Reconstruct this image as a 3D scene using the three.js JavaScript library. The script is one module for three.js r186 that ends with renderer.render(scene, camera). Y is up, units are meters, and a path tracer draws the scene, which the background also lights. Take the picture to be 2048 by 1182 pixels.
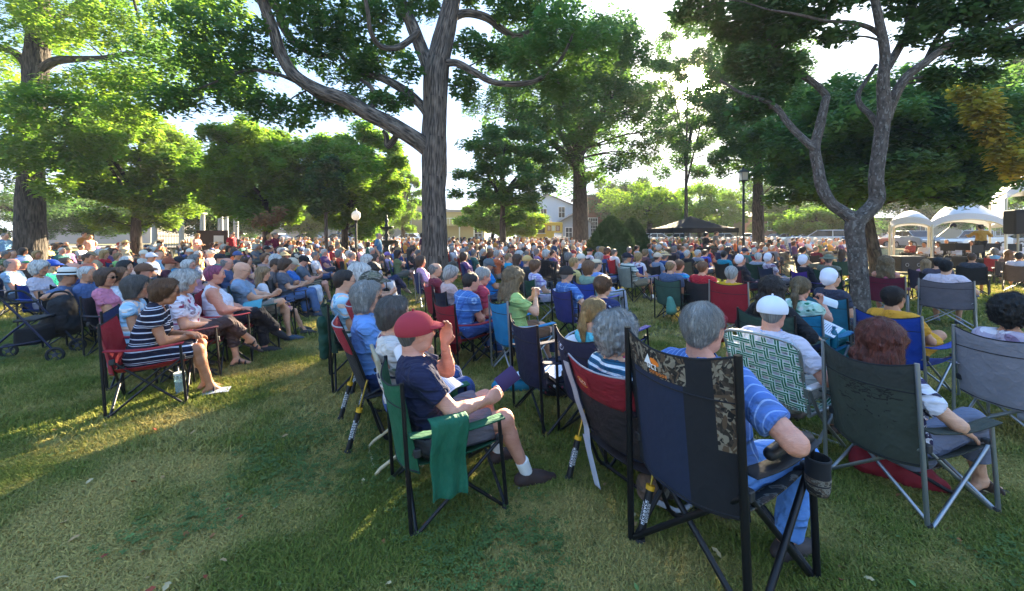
import * as THREE from 'three';
import { mergeGeometries, mergeVertices } from 'three/addons/utils/BufferGeometryUtils.js';
import { RoundedBoxGeometry } from 'three/addons/geometries/RoundedBoxGeometry.js';

// ---------- camera, sky, sun, exposure ----------
const scene = new THREE.Scene();
const EYE = 1.65, FOCAL = 800, HORIZON = 472, MIDX = 1024;          // the lens in pixels of the 2048 x 1182 photograph
const camera = new THREE.PerspectiveCamera(2 * Math.atan((1182 - HORIZON) / FOCAL) * 180 / Math.PI, 2048 / (2 * (1182 - HORIZON)), 0.1, 900);
camera.position.set(0, EYE, 0);
camera.lookAt(0, EYE, -10);
camera.setViewOffset(2048, 2 * (1182 - HORIZON), 0, 1182 - 2 * HORIZON, 2048, 1182);   // level camera, lens shifted
camera.updateProjectionMatrix();

const renderer = new THREE.WebGLRenderer({ antialias: true });
renderer.toneMapping = THREE.LinearToneMapping;
renderer.toneMappingExposure = 11.0;
renderer.shadowMap.enabled = true;

const SUN_DIR = new THREE.Vector3(371, 307, -FOCAL).normalize();
const sun = new THREE.DirectionalLight(new THREE.Color(1, 0.82, 0.56), 5);
sun.name = 'sun';
sun.position.copy(SUN_DIR).multiplyScalar(80);
sun.castShadow = true;
sun.shadow.mapSize.set(4096, 4096);
Object.assign(sun.shadow.camera, { left: -45, right: 45, top: 45, bottom: -45, near: 1, far: 220 });
sun.shadow.radius = 1;
scene.add(sun, sun.target);
scene.fog = new THREE.FogExp2(new THREE.Color(1, 0.97, 0.92), 0.001);   // the soft evening haze between the trees

{
  const W = 1024, H = 512, data = new Float32Array(W * H * 4);
  for (let r = 0; r < H; r++) {
    const el = ((r + 0.5) / H - 0.5) * Math.PI, y = Math.sin(el), c = Math.cos(el), up = Math.max(0, y);
    for (let q = 0; q < W; q++) {
      const az = ((q + 0.5) / W - 0.5) * 2 * Math.PI, x = Math.cos(az) * c, z = Math.sin(az) * c;
      const g = Math.acos(Math.min(1, Math.max(-1, x * SUN_DIR.x + y * SUN_DIR.y + z * SUN_DIR.z)));
      const t = Math.pow(up, 0.55), wide = Math.exp(-g / 0.28), near = Math.exp(-g / 0.10), core = Math.exp(-Math.pow(g / 0.022, 2));
      const o = (r * W + q) * 4;
      data[o] = 0.102 * (1 - t) + 0.030 * t + 0.20 * wide + 0.7 * near + 60 * core;
      data[o + 1] = 0.138 * (1 - t) + 0.078 * t + 0.175 * wide + 0.55 * near + 48 * core;
      data[o + 2] = 0.182 * (1 - t) + 0.172 * t + 0.13 * wide + 0.35 * near + 30 * core;
      data[o + 3] = 1;
    }
  }
  const sky = new THREE.DataTexture(data, W, H, THREE.RGBAFormat, THREE.FloatType);
  sky.mapping = THREE.EquirectangularReflectionMapping;
  sky.magFilter = sky.minFilter = THREE.LinearFilter;
  sky.needsUpdate = true;
  scene.background = sky;
  scene.environment = sky;
}

// ---------- helpers ----------
const V = (x = 0, y = 0, z = 0) => new THREE.Vector3(x, y, z);
const lerp = (a, b, t) => a + (b - a) * t, clamp = (x, a, b) => Math.min(b, Math.max(a, x));
const smooth = (a, b, x) => { const t = clamp((x - a) / (b - a), 0, 1); return t * t * (3 - 2 * t); };
const D2R = Math.PI / 180;
function rng(seed) { let s = seed | 0; return () => { s = (s + 0x6d2b79f5) | 0; let t = Math.imul(s ^ (s >>> 15), 1 | s); t = (t + Math.imul(t ^ (t >>> 7), 61 | t)) ^ t; return ((t ^ (t >>> 14)) >>> 0) / 4294967296; }; }
const HASH = new Float32Array(4096); { const r = rng(77); for (let i = 0; i < 4096; i++) HASH[i] = r() * 2 - 1; }
const hash3 = (i, j, k) => HASH[(Math.imul(i, 73) + Math.imul(j, 911) + Math.imul(k, 3571) + Math.imul(i ^ (j << 3), 17)) & 4095];
function noise(x, y, z) {
  const i = Math.floor(x), j = Math.floor(y), k = Math.floor(z); x -= i; y -= j; z -= k;
  const u = x * x * (3 - 2 * x), v = y * y * (3 - 2 * y), w = z * z * (3 - 2 * z);
  const a = lerp(hash3(i, j, k), hash3(i + 1, j, k), u), b = lerp(hash3(i, j + 1, k), hash3(i + 1, j + 1, k), u);
  const c = lerp(hash3(i, j, k + 1), hash3(i + 1, j, k + 1), u), d = lerp(hash3(i, j + 1, k + 1), hash3(i + 1, j + 1, k + 1), u);
  return lerp(lerp(a, b, v), lerp(c, d, v), w);
}
const fbm = (x, y, z, n = 4) => { let s = 0, a = 0.5; for (let q = 0; q < n; q++, a *= 0.5, x *= 2.03, y *= 2.03, z *= 2.03) s += a * noise(x, y, z); return s; };

const groundY = (x, z) => 0.42 * smooth(13, 34, -z) + 0.012 * noise(x * 0.9, 3, z * 0.9);
const at = (px, py, depth) => V((px - MIDX) / FOCAL * depth, EYE - (py - HORIZON) / FOCAL * depth, -depth);   // a pixel and a depth in metres -> a point of the place
const onGround = (px, depth) => { const p = at(px, HORIZON, depth); p.y = groundY(p.x, p.z); return p; };
const STAGE = V(22, 0, -19);
const toStage = (p, turn = 0) => Math.atan2(STAGE.x - p.x, STAGE.z - p.z) + turn * D2R;

const taken = {};
const numbered = (name) => { const n = taken[name] = (taken[name] ?? -1) + 1; return n ? name + '_' + String(n).padStart(3, '0') : name; };
function tag(o, label, category, group) { o.userData.label = label; if (category) o.userData.category = category; if (group) o.userData.group = group; return o; }
function thing(name, label, category, pos, yaw = 0, group) {
  const g = new THREE.Group(); g.name = numbered(name);
  if (pos) g.position.copy(pos); g.rotation.y = yaw; scene.add(g);
  return tag(g, label, category, group);
}
function part(name, geo, mat, parent, label) {
  const m = new THREE.Mesh(geo, mat); m.name = name; m.castShadow = m.receiveShadow = true; parent.add(m);
  if (label) m.userData.label = label;
  return m;
}
function setting(name, geo, mat) { const m = new THREE.Mesh(geo, mat); m.name = name; m.userData.kind = 'structure'; m.castShadow = m.receiveShadow = true; scene.add(m); return m; }
const keepAttr = (g) => { for (const k of Object.keys(g.attributes)) if (!['position', 'normal', 'uv'].includes(k)) g.deleteAttribute(k); return g.index ? g.toNonIndexed() : g; };
const merge = (list) => mergeGeometries(list.map(keepAttr));

// materials are shared by colour
const mats = new Map();
function mat(hex, rough = 0.85, extra) {
  const key = hex + '|' + rough + '|' + (extra ? Object.entries(extra).map(([k, v]) => k + ':' + (v && v.isTexture ? v.uuid : v)).join() : '');
  if (!mats.has(key)) {
    const phys = extra && ['transmission', 'clearcoat', 'sheen', 'thickness', 'ior'].some((k) => k in extra);
    mats.set(key, new THREE[phys ? 'MeshPhysicalMaterial' : 'MeshStandardMaterial']({ color: hex, roughness: rough, ...extra }));
  }
  return mats.get(key);
}
function canvasTex(w, h, draw, srgb = true, repeat = true) {
  const c = document.createElement('canvas'); c.width = w; c.height = h; draw(c.getContext('2d'), w, h);
  const t = new THREE.CanvasTexture(c); if (srgb) t.colorSpace = THREE.SRGBColorSpace;
  if (repeat) t.wrapS = t.wrapT = THREE.RepeatWrapping; t.magFilter = THREE.LinearFilter; return t;
}
function dataTex(n, f, srgb) {   // f(u, v) -> [r, g, b] 0..1 (linear numbers stored as bytes in sRGB when srgb)
  const d = new Uint8Array(n * n * 4), enc = (x) => 255 * clamp(srgb ? (x <= 0.0031308 ? 12.92 * x : 1.055 * Math.pow(x, 1 / 2.4) - 0.055) : x, 0, 1);
  for (let j = 0; j < n; j++) for (let i = 0; i < n; i++) { const c = f(i / n, j / n, i, j), o = (j * n + i) * 4; d[o] = enc(c[0]); d[o + 1] = enc(c[1]); d[o + 2] = enc(c[2]); d[o + 3] = 255; }
  const t = new THREE.DataTexture(d, n, n); t.wrapS = t.wrapT = THREE.RepeatWrapping; t.magFilter = THREE.LinearFilter; t.minFilter = THREE.LinearMipmapLinearFilter; if (srgb) t.colorSpace = THREE.SRGBColorSpace; t.needsUpdate = true; return t;
}
// tileable noise for textures
const tnoise = (u, v, f, seed = 0) => { const i = Math.floor(u * f), j = Math.floor(v * f), x = u * f - i, y = v * f - j, s = x * x * (3 - 2 * x), t = y * y * (3 - 2 * y), h = (a, b) => hash3(((a % f) + f) % f, ((b % f) + f) % f, seed); return lerp(lerp(h(i, j), h(i + 1, j), s), lerp(h(i, j + 1), h(i + 1, j + 1), s), t); };
const tfbm = (u, v, f, n = 4, seed = 0) => { let s = 0, a = 0.5; for (let q = 0; q < n; q++, a *= 0.5, f *= 2) s += a * tnoise(u, v, f, seed + q * 13); return s; };

// a tapered, bent tube through points [x, y, z, radius]
function tube(pts, { seg = 8, sub = 4, rough = 0, caps = true, ridges = 0, straight = false, uv = 1 } = {}) {
  const P = pts.map((p) => V(p[0], p[1], p[2])), R = pts.map((p) => p[3]);
  let C = [], rad = [];
  if (straight || P.length === 2 && sub <= 1) { C = P; rad = R; } else {
    const curve = new THREE.CatmullRomCurve3(P, false, 'centripetal'), n = Math.max(1, (P.length - 1) * sub);
    for (let i = 0; i <= n; i++) { const t = i / n, q = t * (P.length - 1), k = Math.min(P.length - 2, Math.floor(q)); C.push(curve.getPoint(t)); rad.push(lerp(R[k], R[k + 1], q - k)); }
  }
  const n = C.length, pos = [], nor = [], uvs = [], idx = [];
  let side = V(), prev = V();
  let len = 0;
  for (let i = 0; i < n; i++) {
    const T = C[Math.min(n - 1, i + 1)].clone().sub(C[Math.max(0, i - 1)]).normalize();
    if (i === 0) { side.set(Math.abs(T.y) > 0.9 ? 1 : 0, Math.abs(T.y) > 0.9 ? 0 : 1, 0); }
    side.addScaledVector(T, -side.dot(T)).normalize(); prev.crossVectors(T, side);
    if (i) len += C[i].distanceTo(C[i - 1]);
    for (let j = 0; j <= seg; j++) {
      const a = j / seg * Math.PI * 2, ca = Math.cos(a), sa = Math.sin(a);
      const nx = side.x * ca + prev.x * sa, ny = side.y * ca + prev.y * sa, nz = side.z * ca + prev.z * sa;
      let r = rad[i];
      if (rough) { const q = C[i], f = 1.3 / (rad[0] + 0.05); r *= 1 + rough * (noise(ca * 2.2 + 9, q.y * f * 0.35 + q.x, sa * 2.2 + q.z) * 0.8 + noise(ca * 5 + 3, q.y * f * 0.7, sa * 5 + q.x) * 0.5); }
      if (ridges) r *= 1 + ridges * (noise(ca * 9, C[i].y * 0.8, sa * 9) * 0.7 + noise(ca * 19, C[i].y * 2.2, sa * 19) * 0.5);
      pos.push(C[i].x + nx * r, C[i].y + ny * r, C[i].z + nz * r); nor.push(nx, ny, nz); uvs.push(j / seg * Math.max(1, Math.round(rad[0] * 6.28 / uv)), len / uv);
    }
  }
  for (let i = 0; i < n - 1; i++) for (let j = 0; j < seg; j++) { const a = i * (seg + 1) + j, b = a + seg + 1; idx.push(a, a + 1, b, b, a + 1, b + 1); }
  if (caps) for (const e of [0, n - 1]) {
    const c = pos.length / 3, T = e ? C[n - 1].clone().sub(C[n - 2]).normalize() : C[0].clone().sub(C[1]).normalize();
    pos.push(C[e].x, C[e].y, C[e].z); nor.push(T.x, T.y, T.z); uvs.push(0, 0);
    const base = pos.length / 3;
    for (let j = 0; j <= seg; j++) { const o = (e * (seg + 1) + j) * 3; pos.push(pos[o], pos[o + 1], pos[o + 2]); nor.push(T.x, T.y, T.z); uvs.push(0, 0); }
    for (let j = 0; j < seg; j++) e ? idx.push(c, base + j, base + j + 1) : idx.push(c, base + j + 1, base + j);
  }
  const g = new THREE.BufferGeometry();
  g.setAttribute('position', new THREE.Float32BufferAttribute(pos, 3)); g.setAttribute('normal', new THREE.Float32BufferAttribute(nor, 3)); g.setAttribute('uv', new THREE.Float32BufferAttribute(uvs, 2)); g.setIndex(idx);
  if (rough || ridges) g.computeVertexNormals();
  return g;
}
const rod = (a, b, r, seg = 8) => tube([[...a, r], [...b, r]], { seg, straight: true });
const rods = (list, r, seg = 7) => merge(list.map(([a, b]) => rod(a, b, r, seg)));
const box = (w, h, d, x = 0, y = 0, z = 0, r = 0) => (r ? new RoundedBoxGeometry(w, h, d, 2, r) : new THREE.BoxGeometry(w, h, d)).translate(x, y, z);
// a cloth sheet f(u, v) -> [x, y, z] with a real thickness
function sheet(f, nu, nv, thick = 0.005) {
  const top = [], uv = [];
  for (let j = 0; j <= nv; j++) for (let i = 0; i <= nu; i++) { top.push(V(...f(i / nu, j / nv))); uv.push(i / nu, j / nv); }
  const N = top.map((p, q) => { const i = q % (nu + 1), j = (q / (nu + 1)) | 0, A = top[q + (i < nu ? 1 : 0)].clone().sub(top[q - (i > 0 ? 1 : 0)]), B = top[q + (j < nv ? nu + 1 : 0)].clone().sub(top[q - (j > 0 ? nu + 1 : 0)]); return A.cross(B).normalize(); });
  const pos = [], idx = [], w = nu + 1, L = top.length;
  for (const s of [0.5, -0.5]) top.forEach((p, q) => pos.push(p.x + N[q].x * thick * s, p.y + N[q].y * thick * s, p.z + N[q].z * thick * s));
  for (let j = 0; j < nv; j++) for (let i = 0; i < nu; i++) { const a = j * w + i, b = a + w; idx.push(a, a + 1, b, b, a + 1, b + 1, L + a, L + b, L + a + 1, L + b, L + b + 1, L + a + 1); }
  const edge = []; for (let i = 0; i < nu; i++) edge.push([i, i + 1]); for (let j = 0; j < nv; j++) edge.push([j * w + nu, (j + 1) * w + nu]); for (let i = nu; i > 0; i--) edge.push([nv * w + i, nv * w + i - 1]); for (let j = nv; j > 0; j--) edge.push([j * w, (j - 1) * w]);
  for (const [a, b] of edge) idx.push(a, L + a, b, b, L + a, L + b);
  const g = new THREE.BufferGeometry();
  g.setAttribute('position', new THREE.Float32BufferAttribute(pos, 3)); g.setAttribute('uv', new THREE.Float32BufferAttribute([...uv, ...uv], 2)); g.setIndex(idx); g.computeVertexNormals();
  return g;
}

// ---------- signed distance bodies ----------
class Sdf {
  constructor() { this.p = []; this.wrinkle = 0; }
  // tapered capsule; n, g: squash along n by factor g; cut: [point, outward direction]; sub: carve away
  cap(a, b, ra, rb = ra, { k = 0.025, n = null, g = 1, cut = null, cut2 = null, sub = false } = {}) {
    const d = V(b.x - a.x, b.y - a.y, b.z - a.z);
    this.p.push({ ax: a.x, ay: a.y, az: a.z, dx: d.x, dy: d.y, dz: d.z, il: 1 / Math.max(1e-9, d.lengthSq()), ra, rb, k, nx: n ? n.x : 0, ny: n ? n.y : 0, nz: n ? n.z : 0, gg: n ? g * g - 1 : 0, ig: 1 / Math.max(1, g) ** 0.7, cuts: [cut, cut2].filter(Boolean).map(([q, m]) => ({ x: m.x, y: m.y, z: m.z, o: -(q.x * m.x + q.y * m.y + q.z * m.z) })), sub });
    return this;
  }
  ball(c, r, o) { return this.cap(c, c, r, r, o); }
  prim(q, x, y, z) {
    const px = x - q.ax, py = y - q.ay, pz = z - q.az;
    let t = (px * q.dx + py * q.dy + pz * q.dz) * q.il; t = t < 0 ? 0 : t > 1 ? 1 : t;
    const ex = px - q.dx * t, ey = py - q.dy * t, ez = pz - q.dz * t;
    let l = ex * ex + ey * ey + ez * ez;
    if (q.gg) { const m = ex * q.nx + ey * q.ny + ez * q.nz; l += q.gg * m * m; }
    let d = (Math.sqrt(l) - q.ra - (q.rb - q.ra) * t) * q.ig;
    for (const c of q.cuts) { const e = x * c.x + y * c.y + z * c.z + c.o; if (e > d) d = e; }
    return d;
  }
  join(list, x, y, z) {
    let d = 1e3;
    for (const q of list) {
      const e = this.prim(q, x, y, z);
      if (q.sub) { const h = Math.max(q.k - Math.abs(d + e), 0) / q.k; d = Math.max(d, -e) + h * h * q.k * 0.25; }
      else { const h = Math.max(q.k - Math.abs(d - e), 0) / q.k; d = Math.min(d, e) - h * h * q.k * 0.25; }
    }
    return d;
  }
  mesh(cell) {
    const lo = V(1e9, 1e9, 1e9), hi = V(-1e9, -1e9, -1e9), B = 4;
    for (const q of this.p) if (!q.sub) { const r = Math.max(q.ra, q.rb) + 0.03; for (const t of [0, 1]) { lo.min(V(q.ax + q.dx * t - r, q.ay + q.dy * t - r, q.az + q.dz * t - r)); hi.max(V(q.ax + q.dx * t + r, q.ay + q.dy * t + r, q.az + q.dz * t + r)); } }
    const nb = [0, 1, 2].map((i) => Math.ceil((hi.getComponent(i) - lo.getComponent(i)) / cell / B) + 1), nx = nb[0] * B + 1, ny = nb[1] * B + 1, nz = nb[2] * B + 1, sxy = nx * ny;
    const F = new Float32Array(nx * ny * nz).fill(NaN), R = cell * B * 0.5 * 1.7321;
    const wr = this.wrinkle, fr = this.freq || 13;
    const active = [];
    for (let bz = 0; bz < nb[2]; bz++) for (let by = 0; by < nb[1]; by++) for (let bx = 0; bx < nb[0]; bx++) {
      const cx = lo.x + (bx + 0.5) * B * cell, cy = lo.y + (by + 0.5) * B * cell, cz = lo.z + (bz + 0.5) * B * cell;
      let dm = 1e3; const e = this.p.map((q) => { const v = this.prim(q, cx, cy, cz); if (!q.sub && v < dm) dm = v; return v; });
      const d = this.join(this.p, cx, cy, cz);
      if (Math.abs(d) > R * 1.5 + 0.012 + wr * 2) continue;
      const list = this.p.filter((q, i) => q.sub ? e[i] < R * 2 + q.k : e[i] < dm + R * 2.6 + q.k);
      active.push([bx, by, bz]);
      for (let k = 0; k <= B; k++) for (let j = 0; j <= B; j++) for (let i = 0; i <= B; i++) {
        const ix = bx * B + i, iy = by * B + j, iz = bz * B + k, o = ix + iy * nx + iz * sxy;
        if (F[o] === F[o]) continue;
        const x = lo.x + ix * cell, y = lo.y + iy * cell, z = lo.z + iz * cell;
        let v = this.join(list, x, y, z);
        if (wr) v += wr * (noise(x * fr, y * fr * 0.8, z * fr) + 0.5 * noise(x * fr * 2.3, y * fr * 2.3, z * fr * 2.3));
        if (this.post) v = this.post(v, x, y, z);
        F[o] = v;
      }
    }
    const vid = new Map(), pos = [], idx = [], corner = [0, 1, nx, nx + 1, sxy, sxy + 1, sxy + nx, sxy + nx + 1];
    const E = [[0, 1], [2, 3], [4, 5], [6, 7], [0, 2], [1, 3], [4, 6], [5, 7], [0, 4], [1, 5], [2, 6], [3, 7]];
    for (const [bx, by, bz] of active) for (let k = 0; k < B; k++) for (let j = 0; j < B; j++) for (let i = 0; i < B; i++) {
      const ix = bx * B + i, iy = by * B + j, iz = bz * B + k, o = ix + iy * nx + iz * sxy;
      let mask = 0; for (let c = 0; c < 8; c++) if (F[o + corner[c]] < 0) mask |= 1 << c;
      if (mask === 0 || mask === 255) continue;
      let x = 0, y = 0, z = 0, n = 0;
      for (const [a, b] of E) { const fa = F[o + corner[a]], fb = F[o + corner[b]]; if (fa < 0 === fb < 0) continue; const t = fa / (fa - fb); x += (a & 1) + ((b & 1) - (a & 1)) * t; y += (a >> 1 & 1) + ((b >> 1 & 1) - (a >> 1 & 1)) * t; z += (a >> 2) + ((b >> 2) - (a >> 2)) * t; n++; }
      vid.set(o, pos.length / 3); pos.push(lo.x + (ix + x / n) * cell, lo.y + (iy + y / n) * cell, lo.z + (iz + z / n) * cell);
    }
    const quad = (a, b, c, d, flip) => { a = vid.get(a); b = vid.get(b); c = vid.get(c); d = vid.get(d); if (a === undefined || b === undefined || c === undefined || d === undefined) return; flip ? idx.push(a, c, b, a, d, c) : idx.push(a, b, c, a, c, d); };
    for (const o of vid.keys()) {
      const s = F[o] < 0;
      if (s !== F[o + 1] < 0) quad(o, o - nx, o - nx - sxy, o - sxy, s === false);
      if (s !== F[o + nx] < 0) quad(o, o - sxy, o - sxy - 1, o - 1, s === false);
      if (s !== F[o + sxy] < 0) quad(o, o - 1, o - 1 - nx, o - nx, s === false);
    }
    const g = new THREE.BufferGeometry();
    g.setAttribute('position', new THREE.Float32BufferAttribute(pos, 3)); g.setIndex(idx); g.computeVertexNormals();
    const uv = new Float32Array(pos.length / 3 * 2); for (let i = 0; i < uv.length / 2; i++) { uv[i * 2] = pos[i * 3] * 0.9 + pos[i * 3 + 2] * 0.43; uv[i * 2 + 1] = pos[i * 3 + 1]; }
    g.setAttribute('uv', new THREE.BufferAttribute(uv, 2));
    return g;
  }
}

// ---------- ground ----------
const dryness = (x, z) => smooth(0.05, 1.0, 0.55 + 0.75 * fbm(x * 0.5 + 7, 1.7, z * 0.6, 3) + 1.0 * fbm(x * 2.3, 5.1, z * 2.5 + 3, 3) + 0.16 * smooth(2.6, 0, Math.abs(x + 2.4)) - 0.16 * smooth(4, 10, -z));
const grassTint = (x, z, w) => { const d = dryness(x, z) * 0.9 + w, c = clamp(d, 0, 1); return [lerp(0.17, 0.51, c), lerp(0.21, 0.40, c), lerp(0.038, 0.135, c)]; };
const grassMap = (() => {
  const n = 1024;
  return dataTex(n, (u, v) => {
    const fine = tfbm(u, v, 128, 3, 5), mid = tfbm(u, v, 14, 4, 40), c = clamp(0.50 + mid * 0.95 + fine * 0.75, 0, 1), b = 0.72 + 0.5 * tnoise(u, v, 330, 9);
    return [lerp(0.12, 0.40, c) * b, lerp(0.145, 0.295, c) * b, lerp(0.032, 0.11, c) * b];
  }, true);
})();
const grassBump = dataTex(512, (u, v) => { const h = 0.5 + 0.35 * tfbm(u, v, 90, 3, 3) + 0.25 * tnoise(u, v, 250, 8); return [h, h, h]; });
{
  const xs = [], zs = [];
  for (let x = -300; x <= 300;) { xs.push(x); x += Math.abs(x) < 14 ? 0.5 : Math.abs(x) < 50 ? 2.5 : 25; }
  for (let z = 30; z >= -400;) { zs.push(z); z -= z > -14 ? 0.5 : z > -60 ? 2 : 20; }
  const pos = [], uv = [], idx = [], w = xs.length;
  for (const z of zs) for (const x of xs) { pos.push(x, groundY(x, z), z); uv.push(x / 4.3, -z / 4.3); }
  for (let j = 0; j < zs.length - 1; j++) for (let i = 0; i < w - 1; i++) { const a = j * w + i; idx.push(a, a + 1, a + w, a + w, a + 1, a + w + 1); }
  const g = new THREE.BufferGeometry();
  g.setAttribute('position', new THREE.Float32BufferAttribute(pos, 3)); g.setAttribute('uv', new THREE.Float32BufferAttribute(uv, 2)); g.setIndex(idx); g.computeVertexNormals();
  setting('lawn', g, new THREE.MeshStandardMaterial({ map: grassMap, bumpMap: grassBump, bumpScale: 0.03, roughness: 1 }));
}
// asphalt street behind the park with its kerb and pavement, on the rise where the cars are parked
const asphaltMap = dataTex(256, (u, v) => { const b = 0.055 + 0.02 * tfbm(u, v, 8, 4, 2) + 0.018 * tnoise(u, v, 120, 6); return [b, b, b * 1.03]; }, true);
{
  const strip = (name, z0, z1, y, m) => setting(name, sheet((u, v) => [lerp(-150, 150, u), y, lerp(z0, z1, v)], 30, 2, 0.03), m);
  strip('street', -52, -41, 0.45, mat(0xffffff, 0.95, { map: asphaltMap }));
  strip('pavement', -40.6, -39, 0.56, mat(0x9a948a, 0.95));
  strip('kerb', -41, -40.6, 0.54, mat(0x8d8a84, 0.9));
}
// the bare, trodden earth round the big trunk
{
  const pts = []; const r = rng(4); const c = onGround(868, 12.3);
  const g = sheet((u, v) => { const a = u * Math.PI * 2, rad = v * (1.75 + 0.4 * noise(Math.cos(a) * 1.7, 2, Math.sin(a) * 1.7)), x = c.x + Math.cos(a) * rad * 1.25, z = c.z + 0.5 + Math.sin(a) * rad; return [x, groundY(x, z) + 0.016, z]; }, 40, 6, 0.006);
  setting('bare_earth', g, mat(0xffffff, 1, { map: dataTex(256, (u, v) => { const b = 0.75 + 0.5 * tfbm(u, v, 16, 4, 4); return [0.115 * b, 0.085 * b, 0.05 * b]; }, true) }));
}

// ---------- trees ----------
const barkMap = (r, g, b, seed) => dataTex(512, (u, v) => { const k = tfbm(u, v * 0.25, 24, 4, seed), w = tnoise(u, v * 0.12, 40, seed + 3), c = clamp(0.62 + k * 0.9 + w * 0.35, 0.15, 1.5), l = smooth(0.25, 0.6, tfbm(u, v, 6, 4, seed + 9)); return [lerp(r * c, 0.16, l * 0.3), lerp(g * c, 0.165, l * 0.3), lerp(b * c, 0.13, l * 0.3)]; }, true);
const barkBump = dataTex(512, (u, v) => { const h = 0.5 + 0.55 * tfbm(u, v * 0.25, 24, 4, 11) + 0.35 * tnoise(u, v * 0.12, 40, 14); return [h, h, h]; });
const BARK = {
  grey: mat(0xffffff, 1, { map: barkMap(0.205, 0.165, 0.13, 11), bumpMap: barkBump, bumpScale: 0.055 }),
  dark: mat(0xffffff, 1, { map: barkMap(0.075, 0.062, 0.05, 21), bumpMap: barkBump, bumpScale: 0.03 }),
  speck: mat(0xffffff, 1, { map: dataTex(512, (u, v) => { const c = 0.75 + 0.7 * tfbm(u, v, 20, 4, 31), s = smooth(0.18, 0.4, tfbm(u, v, 26, 3, 37)); return [lerp(0.115 * c, 0.26, s * 0.55), lerp(0.095 * c, 0.245, s * 0.55), lerp(0.08 * c, 0.22, s * 0.55)]; }, true), bumpMap: barkBump, bumpScale: 0.012 }),
};
const leafMat = (r, g, b, t = 0.42) => new THREE.MeshPhysicalMaterial({ color: new THREE.Color().setRGB(r, g, b), roughness: 0.95, transmission: t, thickness: 0, specularIntensity: 0.25, side: THREE.DoubleSide });
const LEAF = { oak: leafMat(0.095, 0.195, 0.036, 0.56), maple: leafMat(0.17, 0.30, 0.028, 0.62), dark: leafMat(0.068, 0.145, 0.036, 0.5), yew: leafMat(0.05, 0.09, 0.022, 0.15), gold: leafMat(0.42, 0.36, 0.04, 0.55), dead: leafMat(0.28, 0.16, 0.07, 0.4) };
// a sprig: a fan of single leaves round a short twig; lobed outline for broad leaves
function sprig(seed, n, len, leafLen, leafWide, droop = 0.25) {
  const r = rng(seed), pos = [], idx = [];
  for (let i = 0; i < n; i++) {
    const t = (i + 0.4) / n, a = i * 2.4 + r() * 1.2, out = 0.10 * len + 0.10 * len * r();
    const base = V(Math.cos(a) * out * 0.4, t * len * 0.75 - len * 0.25, Math.sin(a) * out * 0.4);
    const dir = V(Math.cos(a), 0.35 - droop * 2 * r(), Math.sin(a)).normalize(), up = V(r() - 0.5, 1.1, r() - 0.5).normalize(), side = dir.clone().cross(up).normalize(), nrm = side.clone().cross(dir);
    const L = leafLen * (0.75 + 0.5 * r()), Wd = leafWide * (0.75 + 0.5 * r()), q = (f, s, h) => base.clone().addScaledVector(dir, f * L).addScaledVector(side, s * Wd * 0.5).addScaledVector(nrm, h * L);
    const P = [q(0, 0, 0), q(0.32, -0.75, 0.05), q(0.5, -0.42, 0.06), q(0.72, -0.62, 0), q(1.05, 0, -0.16), q(0.72, 0.62, 0), q(0.5, 0.42, 0.06), q(0.32, 0.75, 0.05), q(0.5, 0, 0.0)], o = pos.length / 3;
    for (const p of P) pos.push(p.x, p.y, p.z);
    for (let k = 0; k < 8; k++) idx.push(o + 8, o + k, o + (k + 1) % 8);
  }
  const g = new THREE.BufferGeometry(); g.setAttribute('position', new THREE.Float32BufferAttribute(pos, 3)); g.setIndex(idx); g.computeVertexNormals(); return g;
}
const SPRIG = { near: sprig(1, 11, 0.42, 0.15, 0.13), mid: sprig(2, 12, 0.62, 0.2, 0.17), far: sprig(3, 13, 0.95, 0.25, 0.2), needle: sprig(5, 16, 0.18, 0.075, 0.022, 0.0) };
// breaks in the foliage along the low sun's way: to the camera, to the streaks by the green chair, to the light patches on the lawn
const BEAMS = [[V(0, EYE, 0), 0.55], [onGround(905, 2.25), 0.42], [onGround(965, 2.5), 0.25], [onGround(235, 3.6), 0.5], [onGround(90, 3.35), 0.45], [onGround(370, 3.4), 0.4], [onGround(560, 2.9), 0.35], [onGround(690, 2.35), 0.3], [onGround(330, 2.1), 0.35], [onGround(740, 8.2), 0.7], [onGround(1700, 13), 1.2], [onGround(1820, 15), 1.2], [onGround(300, 9), 0.6], [onGround(540, 10), 0.6], [onGround(1350, 9), 0.5]];
const sunGap = (x, y, z) => { for (const [p, w] of BEAMS) { const a = x - p.x, b = y - p.y, c = z - p.z, t = a * SUN_DIR.x + b * SUN_DIR.y + c * SUN_DIR.z; if (t > 0 && a * a + b * b + c * c - t * t < w * w * (0.75 + 0.5 * noise(x * 1.3, y * 1.3, z * 1.3))) return true; } return false; };
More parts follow.
